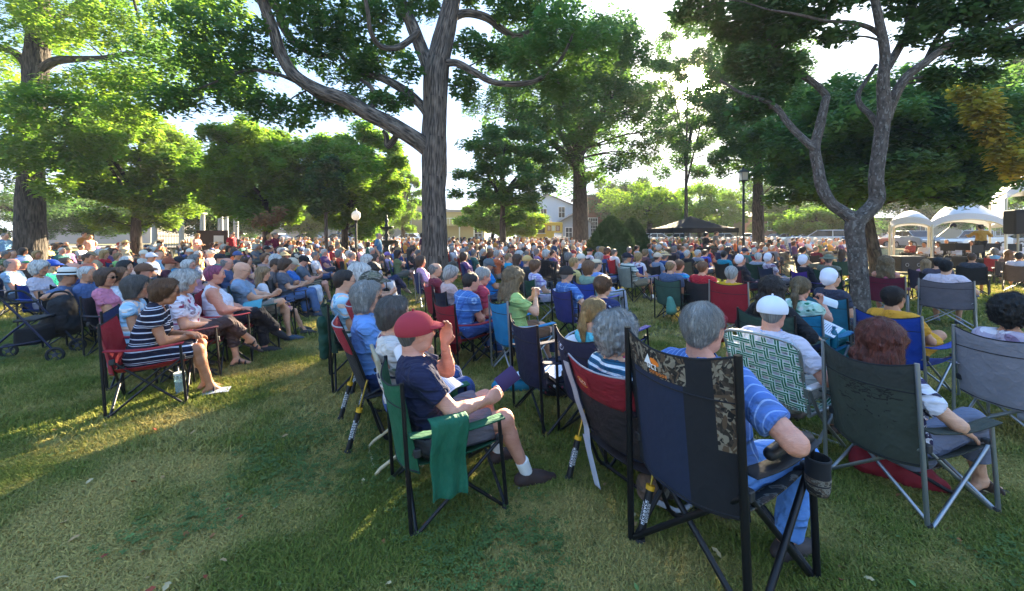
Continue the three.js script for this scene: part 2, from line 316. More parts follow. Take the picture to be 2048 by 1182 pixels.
// leaf clumps: { c: centre, r: [rx, ry, rz], n } each filled with sprigs
function crownMesh(clumps, geo, material, seed, { scale = 1, shell = 0.35, tint = 0.35, base = V() } = {}) {
  const r = rng(seed), total = clumps.reduce((s, c) => s + c.n, 0), m = new THREE.InstancedMesh(geo, material, total), M = new THREE.Matrix4(), Q = new THREE.Quaternion(), S = V(), col = new THREE.Color(), E = new THREE.Euler(); let i = 0;
  for (const c of clumps) {
    const hue = r();
    for (let k = 0; k < c.n; k++) {
      let x, y, z, l; do { x = r() * 2 - 1; y = r() * 2 - 1; z = r() * 2 - 1; l = Math.hypot(x, y, z); } while (l > 1 || l < 1e-3 || (l < shell && r() < 0.75));
      const b = c.bumpy === undefined ? 0.25 : c.bumpy, s = 1 + b * noise(x * 2.3 + c.c.x, y * 2.3, z * 2.3 + c.c.z);
      E.set((r() - 0.5) * 1.1, r() * 6.283, (r() - 0.5) * 1.1); Q.setFromEuler(E); const q = scale * (0.7 + 0.6 * r()); S.set(q, q, q);
      const W = V(c.c.x + x * c.r[0] * s, c.c.y + y * c.r[1] * s, c.c.z + z * c.r[2] * s); if (sunGap(W.x + base.x, W.y + base.y, W.z + base.z)) continue; M.compose(W, Q, S); m.setMatrixAt(i, M);
      const w = 1 - tint / 2 + tint * r(), h = (hue - 0.5) * 0.2 + (r() - 0.5) * 0.25; col.setRGB(w * (1 + h), w, w * (1 - h * 0.5)); m.setColorAt(i++, col);
    }
  }
  m.count = i; m.castShadow = m.receiveShadow = true; return m;
}
const nearestOn = (limbs, p) => { let best = null, bd = 1e9; for (const L of limbs) for (let i = 0; i < L.length; i++) { const d = Math.hypot(L[i][0] - p.x, (L[i][1] - p.y) * 1.3, L[i][2] - p.z) + (L[i][1] > p.y ? 0.6 : 0); if (d < bd) { bd = d; best = L[i]; } } return best; };
const densify = (L, n = 5) => { const o = []; for (let i = 0; i < L.length - 1; i++) for (let k = 0; k < n; k++) o.push(L[i].map((v, q) => lerp(v, L[i + 1][q], k / n))); o.push(L[L.length - 1]); return o; };
// limbs: arrays of [x, y, z, r]; each named limb is one mesh; clumps get their own branches
function tree(o) {
  const base = V(o.trunk[0][0], o.trunk[0][1], o.trunk[0][2]), t = thing(o.name, o.label, 'tree', base, 0, o.group), r = rng(o.seed || 1), rel = (L) => L.map(([x, y, z, w]) => [x - base.x, y - base.y, z - base.z, w]);
  const bark = BARK[o.bark || 'dark'], near = o.near, seg = near ? 20 : 9;
  part('trunk', tube(rel(o.trunk), { seg: near ? 44 : 12, sub: near ? 14 : 5, rough: 0.10, ridges: near ? (o.bark === 'grey' ? 0.11 : 0.06) : 0, uv: 1.2 }), bark, t);
  const all = [densify(o.trunk)];
  for (const L of o.limbs || []) { part('limb', tube(rel(L), { seg, sub: 6, rough: o.smooth ?? 0.13, uv: 1.2 }), bark, t); all.push(densify(L)); }
  const branches = [];
  for (const c of o.clumps) {
    if (c.bare) continue;
    const s = nearestOn(all, c.c); if (!s) continue;
    const P = V(s[0], s[1], s[2]), d = P.distanceTo(c.c), w = clamp(Math.min(s[3] * 0.5, 0.012 * d + 0.015), 0.012, 0.12), mid = P.clone().lerp(c.c, 0.5); mid.y += d * (0.10 * r() + 0.02); mid.x += (r() - 0.5) * d * 0.2; mid.z += (r() - 0.5) * d * 0.2;
    const L = [[P.x, P.y, P.z, w], [mid.x, mid.y, mid.z, w * 0.7], [c.c.x, c.c.y, c.c.z, w * 0.35]];
    branches.push(tube(rel(L), { seg: near ? 7 : 5, sub: 4, uv: 1.2, caps: false }));
    const k = o.twigs ?? 3;
    for (let i = 0; i < k; i++) {
      const f = 0.35 + 0.6 * r(), a = mid.clone().lerp(c.c, f), e = c.c.clone().add(V((r() * 2 - 1) * c.r[0] * 0.85, (r() * 2 - 0.8) * c.r[1] * 0.8, (r() * 2 - 1) * c.r[2] * 0.85)), m2 = a.clone().lerp(e, 0.5).add(V((r() - 0.5) * 0.3, 0.12 * r(), (r() - 0.5) * 0.3).multiplyScalar(d * 0.3 + 0.2));
      branches.push(tube(rel([[a.x, a.y, a.z, w * 0.4], [m2.x, m2.y, m2.z, w * 0.28], [e.x, e.y, e.z, w * 0.12]]), { seg: 4, sub: 3, uv: 1.2, caps: false }));
    }
  }
  if (branches.length) part('branches', merge(branches), bark, t);
  const cr = crownMesh(o.clumps.map((c) => ({ ...c, c: c.c.clone().sub(base) })), SPRIG[o.sprig || 'mid'], LEAF[o.leaf || 'oak'], (o.seed || 1) * 7 + 3, { scale: o.scale || 1, base, ...o.crown });
  cr.name = 'crown'; cr.userData.kind = 'stuff'; t.add(cr);
  if (o.extra) o.extra(t, base);
  return t;
}
// pixel helpers: limbs as [px, py, radius px] at a depth that may drift; clumps as [px, py, rx, ry, depth offset, count]
const limbPx = (depth, list, drift = 0) => list.map(([x, y, w], i) => { const d = depth + drift * i, p = at(x, y, d); return [p.x, p.y, p.z, w * d / FOCAL]; });
const clumpPx = (depth, list, flat = 1) => list.map(([x, y, rx, ry, off, n, bare]) => { const d = depth + (off || 0); return { c: at(x, y, d), r: [rx * d / FOCAL, ry * d / FOCAL, (rx + ry) * 0.5 * d / FOCAL * flat], n, bare }; });
// a tree whose boughs are spread over a crown of given middle and radii
function autoTree({ px, depth, base, top, crown: [cx, cy, rx, ry], n: boughs = 26, per: each = 150, trunkW = 14, lean = 0, droop = 0, fill = 0.8, ...o }) {
  const n = Math.round(boughs * 1.8), per = each * 0.5, r = rng(o.seed), b = onGround(px, depth), c = at(cx, cy, depth), k = depth / FOCAL, RX = rx * k, RY = ry * k, clumps = [], limbs = [], w = trunkW * k / 2;
  const fork = at(px + lean, base, depth), trunk = [[b.x, b.y - 0.1, b.z, w * 1.25], [b.x + 0.02, b.y + 0.5, b.z, w], [fork.x, fork.y, fork.z, w * 0.85], [c.x, c.y + RY * 0.55, c.z, w * 0.2]];
  for (let i = 0; i < n; i++) {
    const y = 1 - 2 * (i + 0.5) / n, a = i * 2.399963 + r() * 0.6, q = Math.sqrt(1 - y * y), f = fill * (0.55 + 0.62 * r()), p = V(c.x + Math.cos(a) * q * RX * f, c.y + y * RY * f - droop * q * q, c.z + Math.sin(a) * q * RX * f);
    const s = (0.15 + 0.15 * r()); clumps.push({ c: p, r: [RX * s, Math.min(RX, RY) * s * (o.flat ?? 0.62), RX * s], n: Math.round(per * (0.7 + 0.6 * r())) });
  }
  for (let i = 0; i < 5; i++) { const a = i * 1.2566 + r(), e = V(c.x + Math.cos(a) * RX * 0.6, c.y + (r() - 0.35) * RY * 0.9, c.z + Math.sin(a) * RX * 0.6), t = 0.3 + 0.5 * r(), s = fork.clone().lerp(V(c.x, c.y + RY * 0.4, c.z), t * 0.6), m = s.clone().lerp(e, 0.5); m.y += 0.3; limbs.push([[s.x, s.y, s.z, w * 0.5], [m.x, m.y, m.z, w * 0.33], [e.x, e.y, e.z, w * 0.12]]); }
  return tree({ ...o, trunk, limbs, clumps, twigs: o.twigs ?? 2 });
}
// the great bare-limbed tree in the middle
{
  const d = 12.3, b = onGround(868, d), P = (l, dr) => limbPx(d, l, dr);
  const flare = [[b.x, b.y - 0.15, b.z, 0.82], [b.x, b.y + 0.06, b.z, 0.57], [b.x, b.y + 0.4, b.z, 0.44]];
  tree({
    name: 'shade_tree', label: 'tall tree with thick furrowed grey trunk and long bare limbs, rising behind the seated crowd', seed: 3, near: true, bark: 'grey', leaf: 'oak', sprig: 'near',
    trunk: [...flare, ...P([[869, 480, 25.5], [867, 390, 24], [868, 300, 24.5], [871, 220, 22], [872, 150, 23], [884, 90, 20], [900, 20, 17], [915, -60, 14], [930, -150, 9]])],
    limbs: [
      P([[858, 300, 17], [836, 282, 17], [790, 254, 16], [735, 226, 15], [690, 200, 14], [640, 182, 13], [588, 150, 12], [562, 108, 11], [545, 55, 10.5], [525, 0, 10], [505, -70, 8], [470, -160, 5]], -0.12),
      P([[862, 232, 12], [842, 210, 10], [808, 180, 9], [768, 158, 7.5], [728, 145, 6], [690, 120, 4], [660, 70, 2.5]], 0.25),
      P([[866, 160, 15], [848, 110, 13], [826, 55, 12], [805, 10, 10.5], [780, -60, 9], [740, -140, 5]], 0.2),
      P([[880, 128, 8], [912, 126, 7], [945, 142, 6.5], [985, 164, 6], [1030, 168, 5.5], [1075, 160, 4.5], [1120, 120, 3.5], [1150, 60, 2.5]], -0.2),
      P([[895, 40, 9], [930, 26, 8], [975, 36, 7.5], [1008, 62, 6], [1035, 72, 4.5], [1080, 45, 3], [1120, 0, 2]], 0.25),
      P([[525, 0, 8], [556, 18, 9], [566, 52, 9], [590, 84, 8], [622, 104, 7], [655, 112, 5], [700, 92, 3.5]].map(([x, y, w]) => [x, y, w]), 0.18),
      P([[838, 62, 6], [812, 86, 6], [785, 97, 5.5], [758, 90, 5], [742, 66, 4.5], [735, 20, 4], [720, -50, 3]], -0.25),
      P([[800, 262, 6], [776, 292, 6], [772, 270, 5], [766, 262, 3]], 0.05),
      P([[700, 205, 6], [640, 195, 4], [600, 168, 4], [560, 150, 3.5], [500, 140, 3], [440, 160, 2.2], [380, 185, 1.6]], -0.3),
      P([[735, 228, 6], [752, 196, 5], [740, 172, 4], [722, 160, 3]], 0.2),
    ],
    twigs: 6,
    clumps: clumpPx(d, [[690, 120, 62, 60, 0.7, 200], [600, 110, 40, 30, 0.4, 50], [640, 215, 50, 22, 0.4, 50], [765, 95, 40, 30, 0.5, 45], [815, 140, 34, 24, -0.5, 34], [730, 30, 50, 30, 0.6, 50], [850, 20, 46, 26, 0.8, 40], [590, -10, 60, 30, 0.4, 60], [520, 120, 50, 40, -0.6, 60], [940, 90, 34, 20, 0.3, 34], [380, 60, 70, 40, -1.2, 70], [300, 120, 60, 40, -1.2, 60], [668, 60, 46, 40, 0.2, 110], [745, 140, 40, 24, 1, 60], [780, 30, 60, 34, 0.5, 70], [610, 40, 42, 40, -0.6, 70], [715, 210, 60, 24, 0.8, 80], [790, 205, 40, 20, 0.3, 50], [560, 230, 70, 30, -0.6, 80], [480, 190, 70, 38, -1.0, 90], [420, 130, 70, 36, -1.4, 80], [470, 60, 60, 50, -1, 70], [540, -20, 80, 30, -1, 60], [640, -10, 70, 30, 0, 60],
      [930, 175, 26, 30, 0.4, 50], [985, 110, 44, 20, 0.2, 60], [1060, 120, 56, 34, -0.8, 80], [1110, 60, 60, 44, -0.8, 90], [1030, 20, 60, 30, 0.4, 110], [960, -20, 60, 26, 0.5, 80], [870, -40, 70, 30, 1, 90], [1120, 170, 50, 30, -1, 60], [1180, 100, 60, 50, -1.2, 80], [350, 200, 60, 30, -1.8, 70]], 1.1),
  });
}
// the massive tree at the left edge
{
  const d = 17, b = onGround(60, d), P = (l, dr) => limbPx(d, l, dr);
  tree({
    name: 'shade_tree', label: 'massive dark trunked tree at the left edge with a wide leafy crown', seed: 8, near: true, bark: 'dark', leaf: 'maple', sprig: 'near', scale: 1.25,
    trunk: [[b.x, b.y - 0.2, b.z, 0.66], [b.x, b.y + 0.25, b.z, 0.5], ...P([[60, 430, 21.0], [63, 330, 19.6], [70, 230, 18.2], [74, 120, 18.2], [78, 20, 15.4], [80, -120, 10.5]])],
    limbs: [P([[80, 140, 8.4], [110, 122, 7.7], [150, 118, 6.3], [210, 116, 5.6], [268, 106, 4.5], [330, 120, 3.5], [400, 140, 2.8], [470, 150, 1.8]], -0.35), P([[66, 150, 7.7], [30, 105, 6.3], [-20, 90, 5.6], [-90, 60, 3.5]], 0.3), P([[70, 250, 6.3], [20, 215, 5.6], [-60, 180, 3.5]], -0.3), P([[78, 60, 7.0], [140, 20, 5.6], [200, -30, 4.2], [260, -90, 2.8]], 0.4), P([[210, 116, 3.5], [250, 140, 3.1], [310, 170, 2.4], [380, 210, 1.8]], -0.2), P([[268, 106, 2.8], [280, 60, 2.8], [270, 10, 2.4], [255, -40, 2.1]], 0.1)],
    twigs: 3,
    clumps: clumpPx(d, [[40, 60, 90, 60, 0, 230], [130, 50, 80, 50, -1, 170], [-30, 150, 70, 60, 1, 160], [20, 250, 80, 55, -1.2, 300], [110, 220, 70, 50, -1.8, 230], [180, 190, 70, 40, -1, 150], [60, 310, 60, 36, -1.6, 180], [-30, 330, 50, 50, 0.5, 160], [180, 280, 60, 34, -1.2, 200], [230, 60, 70, 40, -1.4, 120], [250, 160, 70, 36, -2, 120], [330, 90, 70, 40, -2.4, 70], [320, 180, 70, 34, -2.2, 80], [400, 60, 70, 40, -2, 50], [420, 150, 60, 30, -2.6, 70], [340, 10, 80, 36, -1, 70], [200, -10, 90, 40, 0, 120], [80, -20, 100, 40, 0.5, 140], [470, 190, 50, 26, -2.6, 50], [250, 230, 60, 30, -2.4, 110], [160, 330, 40, 26, -1, 90], [110, 380, 34, 22, -1.2, 60], [430, 20, 60, 30, -2, 60]], 1.2),
  });
}
// the forked tree in the right foreground
{
  const d = 7.5, b = onGround(1722, d), P = (l, dr) => limbPx(d, l, dr);
  tree({
    name: 'forked_tree', label: 'small forked tree with pale speckled bark standing among the chairs', seed: 14, near: true, bark: 'speck', leaf: 'dark', sprig: 'near', scale: 0.8, smooth: 0.06,
    trunk: [[b.x, b.y - 0.1, b.z, 0.2], [b.x, b.y + 0.12, b.z, 0.15], ...P([[1719, 570, 14.4], [1713, 500, 14.0], [1709, 455, 15.2], [1716, 432, 16.0]])],
    limbs: [
      P([[1712, 440, 14.4], [1690, 426, 11.2], [1664, 408, 10.4], [1645, 378, 10.4], [1636, 335, 9.6], [1630, 298, 9.2], [1640, 250, 8.4], [1650, 205, 7.2], [1652, 192, 6.4], [1630, 168, 6.0], [1600, 148, 5.6], [1572, 122, 4.8], [1540, 80, 3.6], [1500, 50, 2.4]], 0.06),
      P([[1714, 440, 15.2], [1738, 420, 13.6], [1754, 398, 13.2], [1752, 360, 12.4], [1757, 310, 12.0], [1764, 262, 12.0], [1768, 215, 11.2], [1766, 165, 10.0], [1770, 110, 8.8], [1758, 40, 7.2], [1744, -30, 6.4], [1735, -90, 4.8]], -0.03),
      P([[1630, 298, 7.2], [1600, 272, 6.4], [1575, 245, 6.0], [1552, 215, 5.6], [1525, 200, 4.4], [1490, 190, 3.2], [1440, 160, 2.4]], 0.12),
      P([[1772, 240, 8.8], [1790, 190, 8.8], [1815, 152, 8.0], [1850, 125, 7.6], [1890, 95, 6.8], [1940, 72, 5.6], [2000, 62, 4.4], [2060, 40, 3.2]], -0.1),
      P([[1766, 150, 7.2], [1790, 110, 7.2], [1815, 60, 6.8], [1825, 0, 6.4], [1840, -80, 4.8]], 0.05),
      P([[1760, 262, 5.6], [1742, 232, 5.6], [1722, 212, 5.2], [1716, 190, 4.4], [1740, 150, 3.6], [1752, 130, 3.2]], 0.08),
      P([[1766, 75, 4.8], [1740, 56, 4.4], [1700, 45, 4.0], [1650, 42, 3.2], [1600, 30, 2.6], [1540, 20, 1.8]], -0.1),
      P([[1850, 125, 4.8], [1880, 70, 4.8], [1920, 30, 4.4], [1950, -30, 3.6]], -0.1),
    ],
    twigs: 4,
    clumps: clumpPx(d, [[1540, 40, 66, 36, 0.4, 120], [1470, 40, 60, 40, 0.6, 120], [1590, 60, 46, 22, 0, 70], [1510, 130, 50, 34, 0.8, 110], [1560, 150, 40, 26, 0.6, 80], [1650, 12, 56, 14, -0.3, 50], [1490, 225, 34, 22, 0.8, 50], [1540, 200, 30, 24, 0.6, 80], [1390, 20, 50, 26, 0.3, 60], [1840, 10, 60, 26, 0, 80], [1900, 30, 60, 26, -0.3, 80], [1990, 25, 56, 26, -0.5, 80], [1940, 95, 56, 18, -0.4, 70], [2030, 95, 40, 16, -0.5, 50], [1840, 70, 36, 16, -0.2, 40], [1770, -20, 60, 20, 0, 50], [1680, 72, 36, 10, -0.3, 26], [1620, -30, 90, 20, 0, 60], [1900, -30, 100, 20, 0, 70], [1880, 160, 30, 14, -0.2, 34], [1960, 150, 30, 14, -0.4, 34]], 1.2),
  });
}
// the dense round maple behind it, turning gold at its edge
autoTree({
  name: 'maple_tree', label: 'dense round dark green maple with a few golden sprays behind the forked tree', seed: 21, px: 1752, depth: 16, base: 420, crown: [1765, 300, 245, 128], n: 60, per: 150, trunkW: 22, lean: -18, leaf: 'oak', sprig: 'mid', scale: 0.95, fill: 0.84,
  extra(t, base) { const c = clumpPx(16, [[1962, 225, 24, 34, -4.6, 70], [1985, 265, 16, 26, -4.6, 40], [2008, 300, 22, 30, -4.6, 46], [1930, 190, 18, 14, -4.4, 26], [2030, 340, 22, 20, -4.6, 30]]).map((q) => ({ ...q, c: q.c.sub(base) })); const m = crownMesh(c, SPRIG.mid, LEAF.gold, 5, { scale: 0.8 }); m.name = 'golden_leaves'; m.userData.kind = 'stuff'; t.add(m); },
});
// trees of the middle ground
autoTree({ name: 'oak_tree', label: 'broad spreading oak with dark trunk behind the clipped yews', seed: 31, px: 1160, depth: 27, base: 395, crown: [1148, 205, 188, 170], n: 58, per: 84, trunkW: 34, leaf: 'oak', sprig: 'far', scale: 0.85, fill: 0.88, bark: 'dark' });
autoTree({ name: 'young_tree', label: 'slender young tree with tiered leaves in front of the yellow food truck', seed: 33, px: 1005, depth: 22, base: 440, crown: [1008, 350, 92, 88], n: 34, per: 46, trunkW: 14, leaf: 'oak', sprig: 'mid', fill: 0.95, flat: 0.3 });
autoTree({ name: 'sunlit_tree', label: 'tall tree with see-through crown beside the sun, behind the lamp post', seed: 35, px: 1516, depth: 25, base: 400, crown: [1515, 205, 110, 185], n: 44, per: 76, trunkW: 22, leaf: 'oak', sprig: 'far', scale: 0.8, fill: 0.9 });
autoTree({ name: 'sunlit_tree', label: 'airy far tree whose thin crown filters the sun', seed: 36, px: 1372, depth: 36, base: 420, crown: [1375, 215, 90, 165], n: 44, per: 56, trunkW: 8, leaf: 'oak', sprig: 'far', scale: 0.9, fill: 0.95, flat: 0.45 });
autoTree({ name: 'bushy_tree', label: 'leafy bright maple lit from behind at left beside the massive trunk', seed: 41, px: 272, depth: 22, base: 455, crown: [280, 345, 120, 115], n: 34, per: 150, trunkW: 20, leaf: 'maple', sprig: 'mid', fill: 0.86 });
autoTree({
  name: 'bushy_tree', label: 'bright green maple with a dead brown bough low on its trunk', seed: 43, px: 533, depth: 20.5, base: 455, crown: [525, 350, 105, 115], n: 36, per: 140, trunkW: 17, leaf: 'maple', sprig: 'mid', scale: 0.95, fill: 0.86,
  extra(t, base) { const c = clumpPx(20.5, [[545, 440, 20, 10, -2.8, 16], [515, 446, 18, 7, -2.8, 12], [560, 428, 12, 8, -2.8, 8]]).map((q) => ({ ...q, c: q.c.sub(base) })); const m = crownMesh(c, SPRIG.mid, LEAF.dead, 6, { scale: 0.8 }); m.name = 'dead_bough'; m.userData.kind = 'stuff'; t.add(m); },
});
autoTree({ name: 'round_tree', label: 'round topped green tree behind the fountain and white lamp', seed: 45, px: 690, depth: 22.5, base: 462, crown: [715, 365, 98, 108], n: 36, per: 140, trunkW: 14, leaf: 'maple', sprig: 'mid', scale: 0.95, fill: 0.86 });
autoTree({ name: 'young_tree', label: 'thin pale trunked sapling in front of the round topped tree', seed: 46, px: 652, depth: 20, base: 430, crown: [655, 380, 42, 60], n: 14, per: 90, trunkW: 7, leaf: 'dark', sprig: 'mid', fill: 0.8, bark: 'grey' });
autoTree({ name: 'feathery_tree', label: 'pale feathery tree just left of the great central trunk', seed: 47, px: 806, depth: 36, base: 455, crown: [806, 390, 42, 85], n: 22, per: 90, trunkW: 10, leaf: 'maple', sprig: 'far', scale: 0.6, fill: 0.86 });
autoTree({ name: 'lawn_shrub_tree', label: 'low bright leaved tree in front of the pale blue house', seed: 49, px: 985, depth: 33, base: 470, crown: [1000, 440, 85, 40], n: 22, per: 130, trunkW: 8, leaf: 'maple', sprig: 'mid', fill: 0.8 });
autoTree({ name: 'lawn_shrub_tree', label: 'golden green tree leaning over the parked cars', seed: 51, px: 1640, depth: 37, base: 465, crown: [1630, 445, 85, 30], n: 22, per: 110, trunkW: 9, leaf: 'maple', sprig: 'mid', scale: 1.1, fill: 0.85 });
autoTree({ name: 'edge_tree', label: 'tall leafy tree at the right edge above the white marquee', seed: 53, px: 2075, depth: 24, base: 380, crown: [2090, 250, 80, 170], n: 26, per: 130, trunkW: 20, leaf: 'oak', sprig: 'far', scale: 0.8, fill: 0.85 });
// trees standing further off, which close the view behind the park
[[40, 30, 425, 130, 55, 'oak', 'far tree behind the massive trunk at the left edge'], [180, 34, 432, 110, 45, 'oak', 'far tree behind the leafy bright maple'], [400, 33, 432, 85, 45, 'oak', 'far tree between the two bright maples'], [480, 40, 430, 90, 50, 'oak', 'low far tree behind the maple with the dead bough'], [620, 42, 435, 75, 42, 'maple', 'far tree left of the white lamp'], [745, 48, 430, 70, 46, 'oak', 'far tree behind the fountain'],
  [1300, 46, 420, 100, 55, 'maple', 'hazy far tree above the clipped yews'], [1400, 50, 420, 95, 55, 'maple', 'far tree behind the black canopy'], [1560, 55, 400, 120, 70, 'oak', 'far tree behind the parked cars, left of the forked tree'], [1820, 52, 390, 110, 80, 'dark', 'far tree behind the marquee arches'], [1960, 50, 385, 110, 90, 'oak', 'far tree behind the white marquee'], [1250, 60, 410, 90, 60, 'dark', 'far tree behind the second clipped yew'],
].forEach(([px, depth, cy, rx, ry, leaf, label], i) => autoTree({ name: 'far_tree', label, group: 'trees closing the view behind the park', seed: 61 + i, px, depth, base: 450, crown: [px, cy, rx, ry], n: 22, per: 75, trunkW: 12, leaf, sprig: 'far', scale: depth / 45, fill: 0.82, twigs: 1 }));
// the two clipped yews
function topiary(px, depth, h, w, label, seed) {
  const b = onGround(px, depth), t = thing('clipped_yew', label, 'shrub', b), r = rng(seed), prof = [[0.02, 0], [0.86, 0], [1, 0.08], [0.97, 0.2], [0.86, 0.38], [0.66, 0.6], [0.4, 0.82], [0.16, 0.96], [0.02, 1]].map(([x, y]) => new THREE.Vector2(x * w * 0.93, y * h * 0.97));
  const sp = new THREE.SplineCurve(prof);
  part('inner_growth', new THREE.LatheGeometry(sp.getPoints(30), 28), mat(0x42573a, 1), t);
  const N = 5200, m = new THREE.InstancedMesh(SPRIG.needle, LEAF.yew, N), M = new THREE.Matrix4(), Q = new THREE.Quaternion(), E = new THREE.Euler(), col = new THREE.Color();
  for (let i = 0; i < N; i++) { const q = sp.getPoint(0.1 + 0.9 * Math.sqrt(r())), a = r() * 6.283, k = 1 + 0.03 * noise(Math.cos(a) * 3, q.y * 2, Math.sin(a) * 3); E.set(r() * 2, r() * 6, r() * 2); Q.setFromEuler(E); const s = 1 + r() * 0.7; M.compose(V(Math.cos(a) * q.x * k, q.y, Math.sin(a) * q.x * k), Q, V(s, s, s)); m.setMatrixAt(i, M); const w2 = 0.75 + 0.5 * r(); col.setRGB(w2, w2, w2); m.setColorAt(i, col); }
  m.name = 'needles'; m.userData.kind = 'stuff'; t.add(m);
}
topiary(1222, 18.5, 2.4, 1.4, 'large clipped cone shaped yew in the middle of the crowd', 3);
topiary(1264, 22, 2.4, 1.15, 'second clipped yew half hidden behind the larger cone', 4);

// ---------- buildings, vehicles, tents and other fixtures of the park ----------
const facing = (p) => Math.atan2(-p.x, -p.z);   // turned towards the path in front of the park
const glassDark = mat(0x1d242c, 0.08, { metalness: 0.2 });
function windowAt(t, x, y, w, h, z, frameHex, rows = 2, cols = 2) {
  const f = part('window', merge([box(w + 0.16, 0.09, 0.08, x, y + h / 2 + 0.04, z), box(w + 0.2, 0.10, 0.12, x, y - h / 2 - 0.05, z), box(0.08, h, 0.08, x - w / 2 - 0.04, y, z), box(0.08, h, 0.08, x + w / 2 + 0.04, y, z), ...Array.from({ length: rows - 1 }, (_, i) => box(w, 0.05, 0.06, x, y - h / 2 + h * (i + 1) / rows, z - 0.012)), ...Array.from({ length: cols - 1 }, (_, i) => box(0.05, h, 0.055, x - w / 2 + w * (i + 1) / cols, y, z - 0.016))]), mat(frameHex, 0.6), t);
  part('pane', box(w, h, 0.02, x, y, z - 0.035), glassDark, f);
}
function house({ px, depth, w, eave, ridge, deep = 8, wall, roof, name = 'house', label, windows = [], porch, siding, doors = [] }) {
  const b = onGround(px, depth), t = thing(name, label, 'building', b, 0), wm = siding ? mat(wall, 0.9, { bumpMap: siding, bumpScale: 0.06 }) : mat(wall, 0.95);
  const sh = new THREE.Shape([[-w / 2, 0], [w / 2, 0], [w / 2, eave], [0, ridge], [-w / 2, eave]].map((p) => new THREE.Vector2(...p)));
  const g = ridge > eave + 0.2 ? new THREE.ExtrudeGeometry(sh, { depth: deep, bevelEnabled: false }).translate(0, 0, -deep) : box(w, eave, deep, 0, eave / 2, -deep / 2); part('wall', g, wm, t);
  if (ridge > eave + 0.2) { const L = Math.hypot(w / 2, ridge - eave) + 0.5, a = Math.atan2(ridge - eave, w / 2); for (const s of [-1, 1]) part('roof', new THREE.BoxGeometry(L, 0.18, deep + 0.8).rotateZ(-s * a).translate(s * (w / 4 + 0.16), (eave + ridge) / 2 + 0.02, -deep / 2), mat(roof, 0.9), t); }
  else part('roof', box(w + 0.7, 0.35, deep + 0.7, 0, eave + 0.19, -deep / 2), mat(roof, 0.9), t);
  for (const [x, y, ww, hh, r, c] of windows) windowAt(t, x, y, ww, hh, 0.045, 0xdfe0dc, r || 2, c || 2);
  for (const x of doors) part('door', box(1, 2.1, 0.08, x, 1.05, 0.045), mat(0x4a4f58, 0.6), t);
  if (porch) { part('porch_floor', box(w * 0.5, 0.18, 1.5, porch, 2.75, 0.78), mat(wall, 0.9), t); for (const q of [-1, 0, 1]) part('porch_post', box(0.14, 2.6, 0.14, porch + q * w * 0.23, 1.35, 1.45), mat(0xe6dfc4, 0.8), t); part('porch_rail', merge([box(w * 0.5, 0.08, 0.08, porch, 3.75, 1.5), ...Array.from({ length: 12 }, (_, i) => box(0.05, 0.85, 0.05, porch - w * 0.24 + i * w * 0.48 / 11, 3.3, 1.5))]), mat(0xe6dfc4, 0.8), t); }
  return t;
}
const boards = dataTex(64, (u, v) => { const h = (v * 8) % 1; return [h, h, h]; }); boards.repeat.set(0.5, 0.8);
house({ px: 905, depth: 58, w: 9, eave: 4.7, ridge: 4.7, wall: 0xb8a468, roof: 0x8f8a80, label: 'yellow two storey house with a porch behind the central trunk', windows: [[2.4, 3.6, 0.9, 1.1], [3.7, 1.6, 1.1, 1.4]], porch: 1.2 });
house({ px: 1095, depth: 62, w: 9.5, eave: 5.6, ridge: 7.6, wall: 0xc2d2e2, roof: 0x5f636b, siding: boards, label: 'pale blue clapboard house behind the food truck', windows: [[-3.2, 4.6, 0.9, 1.6], [-0.6, 4.6, 0.9, 1.6], [2.2, 4.9, 0.9, 1.6], [-2.6, 1.8, 0.9, 1.5], [3.4, 2.2, 0.9, 1.5]] });
house({ px: 1150, depth: 52, w: 4.2, eave: 2.9, ridge: 4.1, wall: 0x9aa3ad, roof: 0x77716a, deep: 6, label: 'small grey gabled annex right of the food truck', windows: [[-0.8, 1.7, 0.8, 1.2], [0.9, 1.7, 0.8, 1.2]] });
house({ px: 1215, depth: 60, w: 8, eave: 7, ridge: 7, wall: 0x7d4a3c, roof: 0x55504a, label: 'red brick building with white paned window behind the oak', windows: [[-2.2, 2.6, 1.3, 2.6, 5, 4], [1.6, 2.6, 1.3, 2.6, 5, 4]] });
house({ px: 840, depth: 66, w: 12, eave: 5, ridge: 7, wall: 0xb59e70, roof: 0x6a645c, label: 'tan gabled house seen through the feathery tree', windows: [[-2, 3.6, 1, 1.5], [1.5, 3.6, 1, 1.5]] });
house({ px: 720, depth: 62, w: 13, eave: 4.2, ridge: 6.2, wall: 0x8c8478, roof: 0x4b4a4c, label: 'grey house hidden behind the fountain trees', windows: [[-3, 2.2, 1, 1.5], [0, 2.2, 1, 1.5], [3, 2.2, 1, 1.5]] });
house({ px: 1385, depth: 62, w: 16, eave: 3.4, ridge: 5.4, wall: 0x8a7b6a, roof: 0x5b5650, label: 'low brown house behind the black canopy', windows: [[-5, 1.9, 1.1, 1.4], [-1, 1.9, 1.1, 1.4], [4, 1.9, 1.1, 1.4]], doors: [1.8] });
house({ px: 1590, depth: 66, w: 14, eave: 4.4, ridge: 6.8, wall: 0x8f6a58, roof: 0x4f4a48, label: 'brick house behind the parked silver cars', windows: [[-4, 3, 1, 1.6], [0, 3, 1, 1.6], [4, 3, 1, 1.6]] });
house({ px: 1880, depth: 60, w: 24, eave: 3.6, ridge: 3.6, wall: 0x9d968a, roof: 0x77726a, label: 'long low grey building behind the marquee', windows: [[-8, 2, 1.4, 1.4], [-3, 2, 1.4, 1.4], [4, 2, 1.4, 1.4], [9, 2, 1.4, 1.4]], doors: [-5.5] });
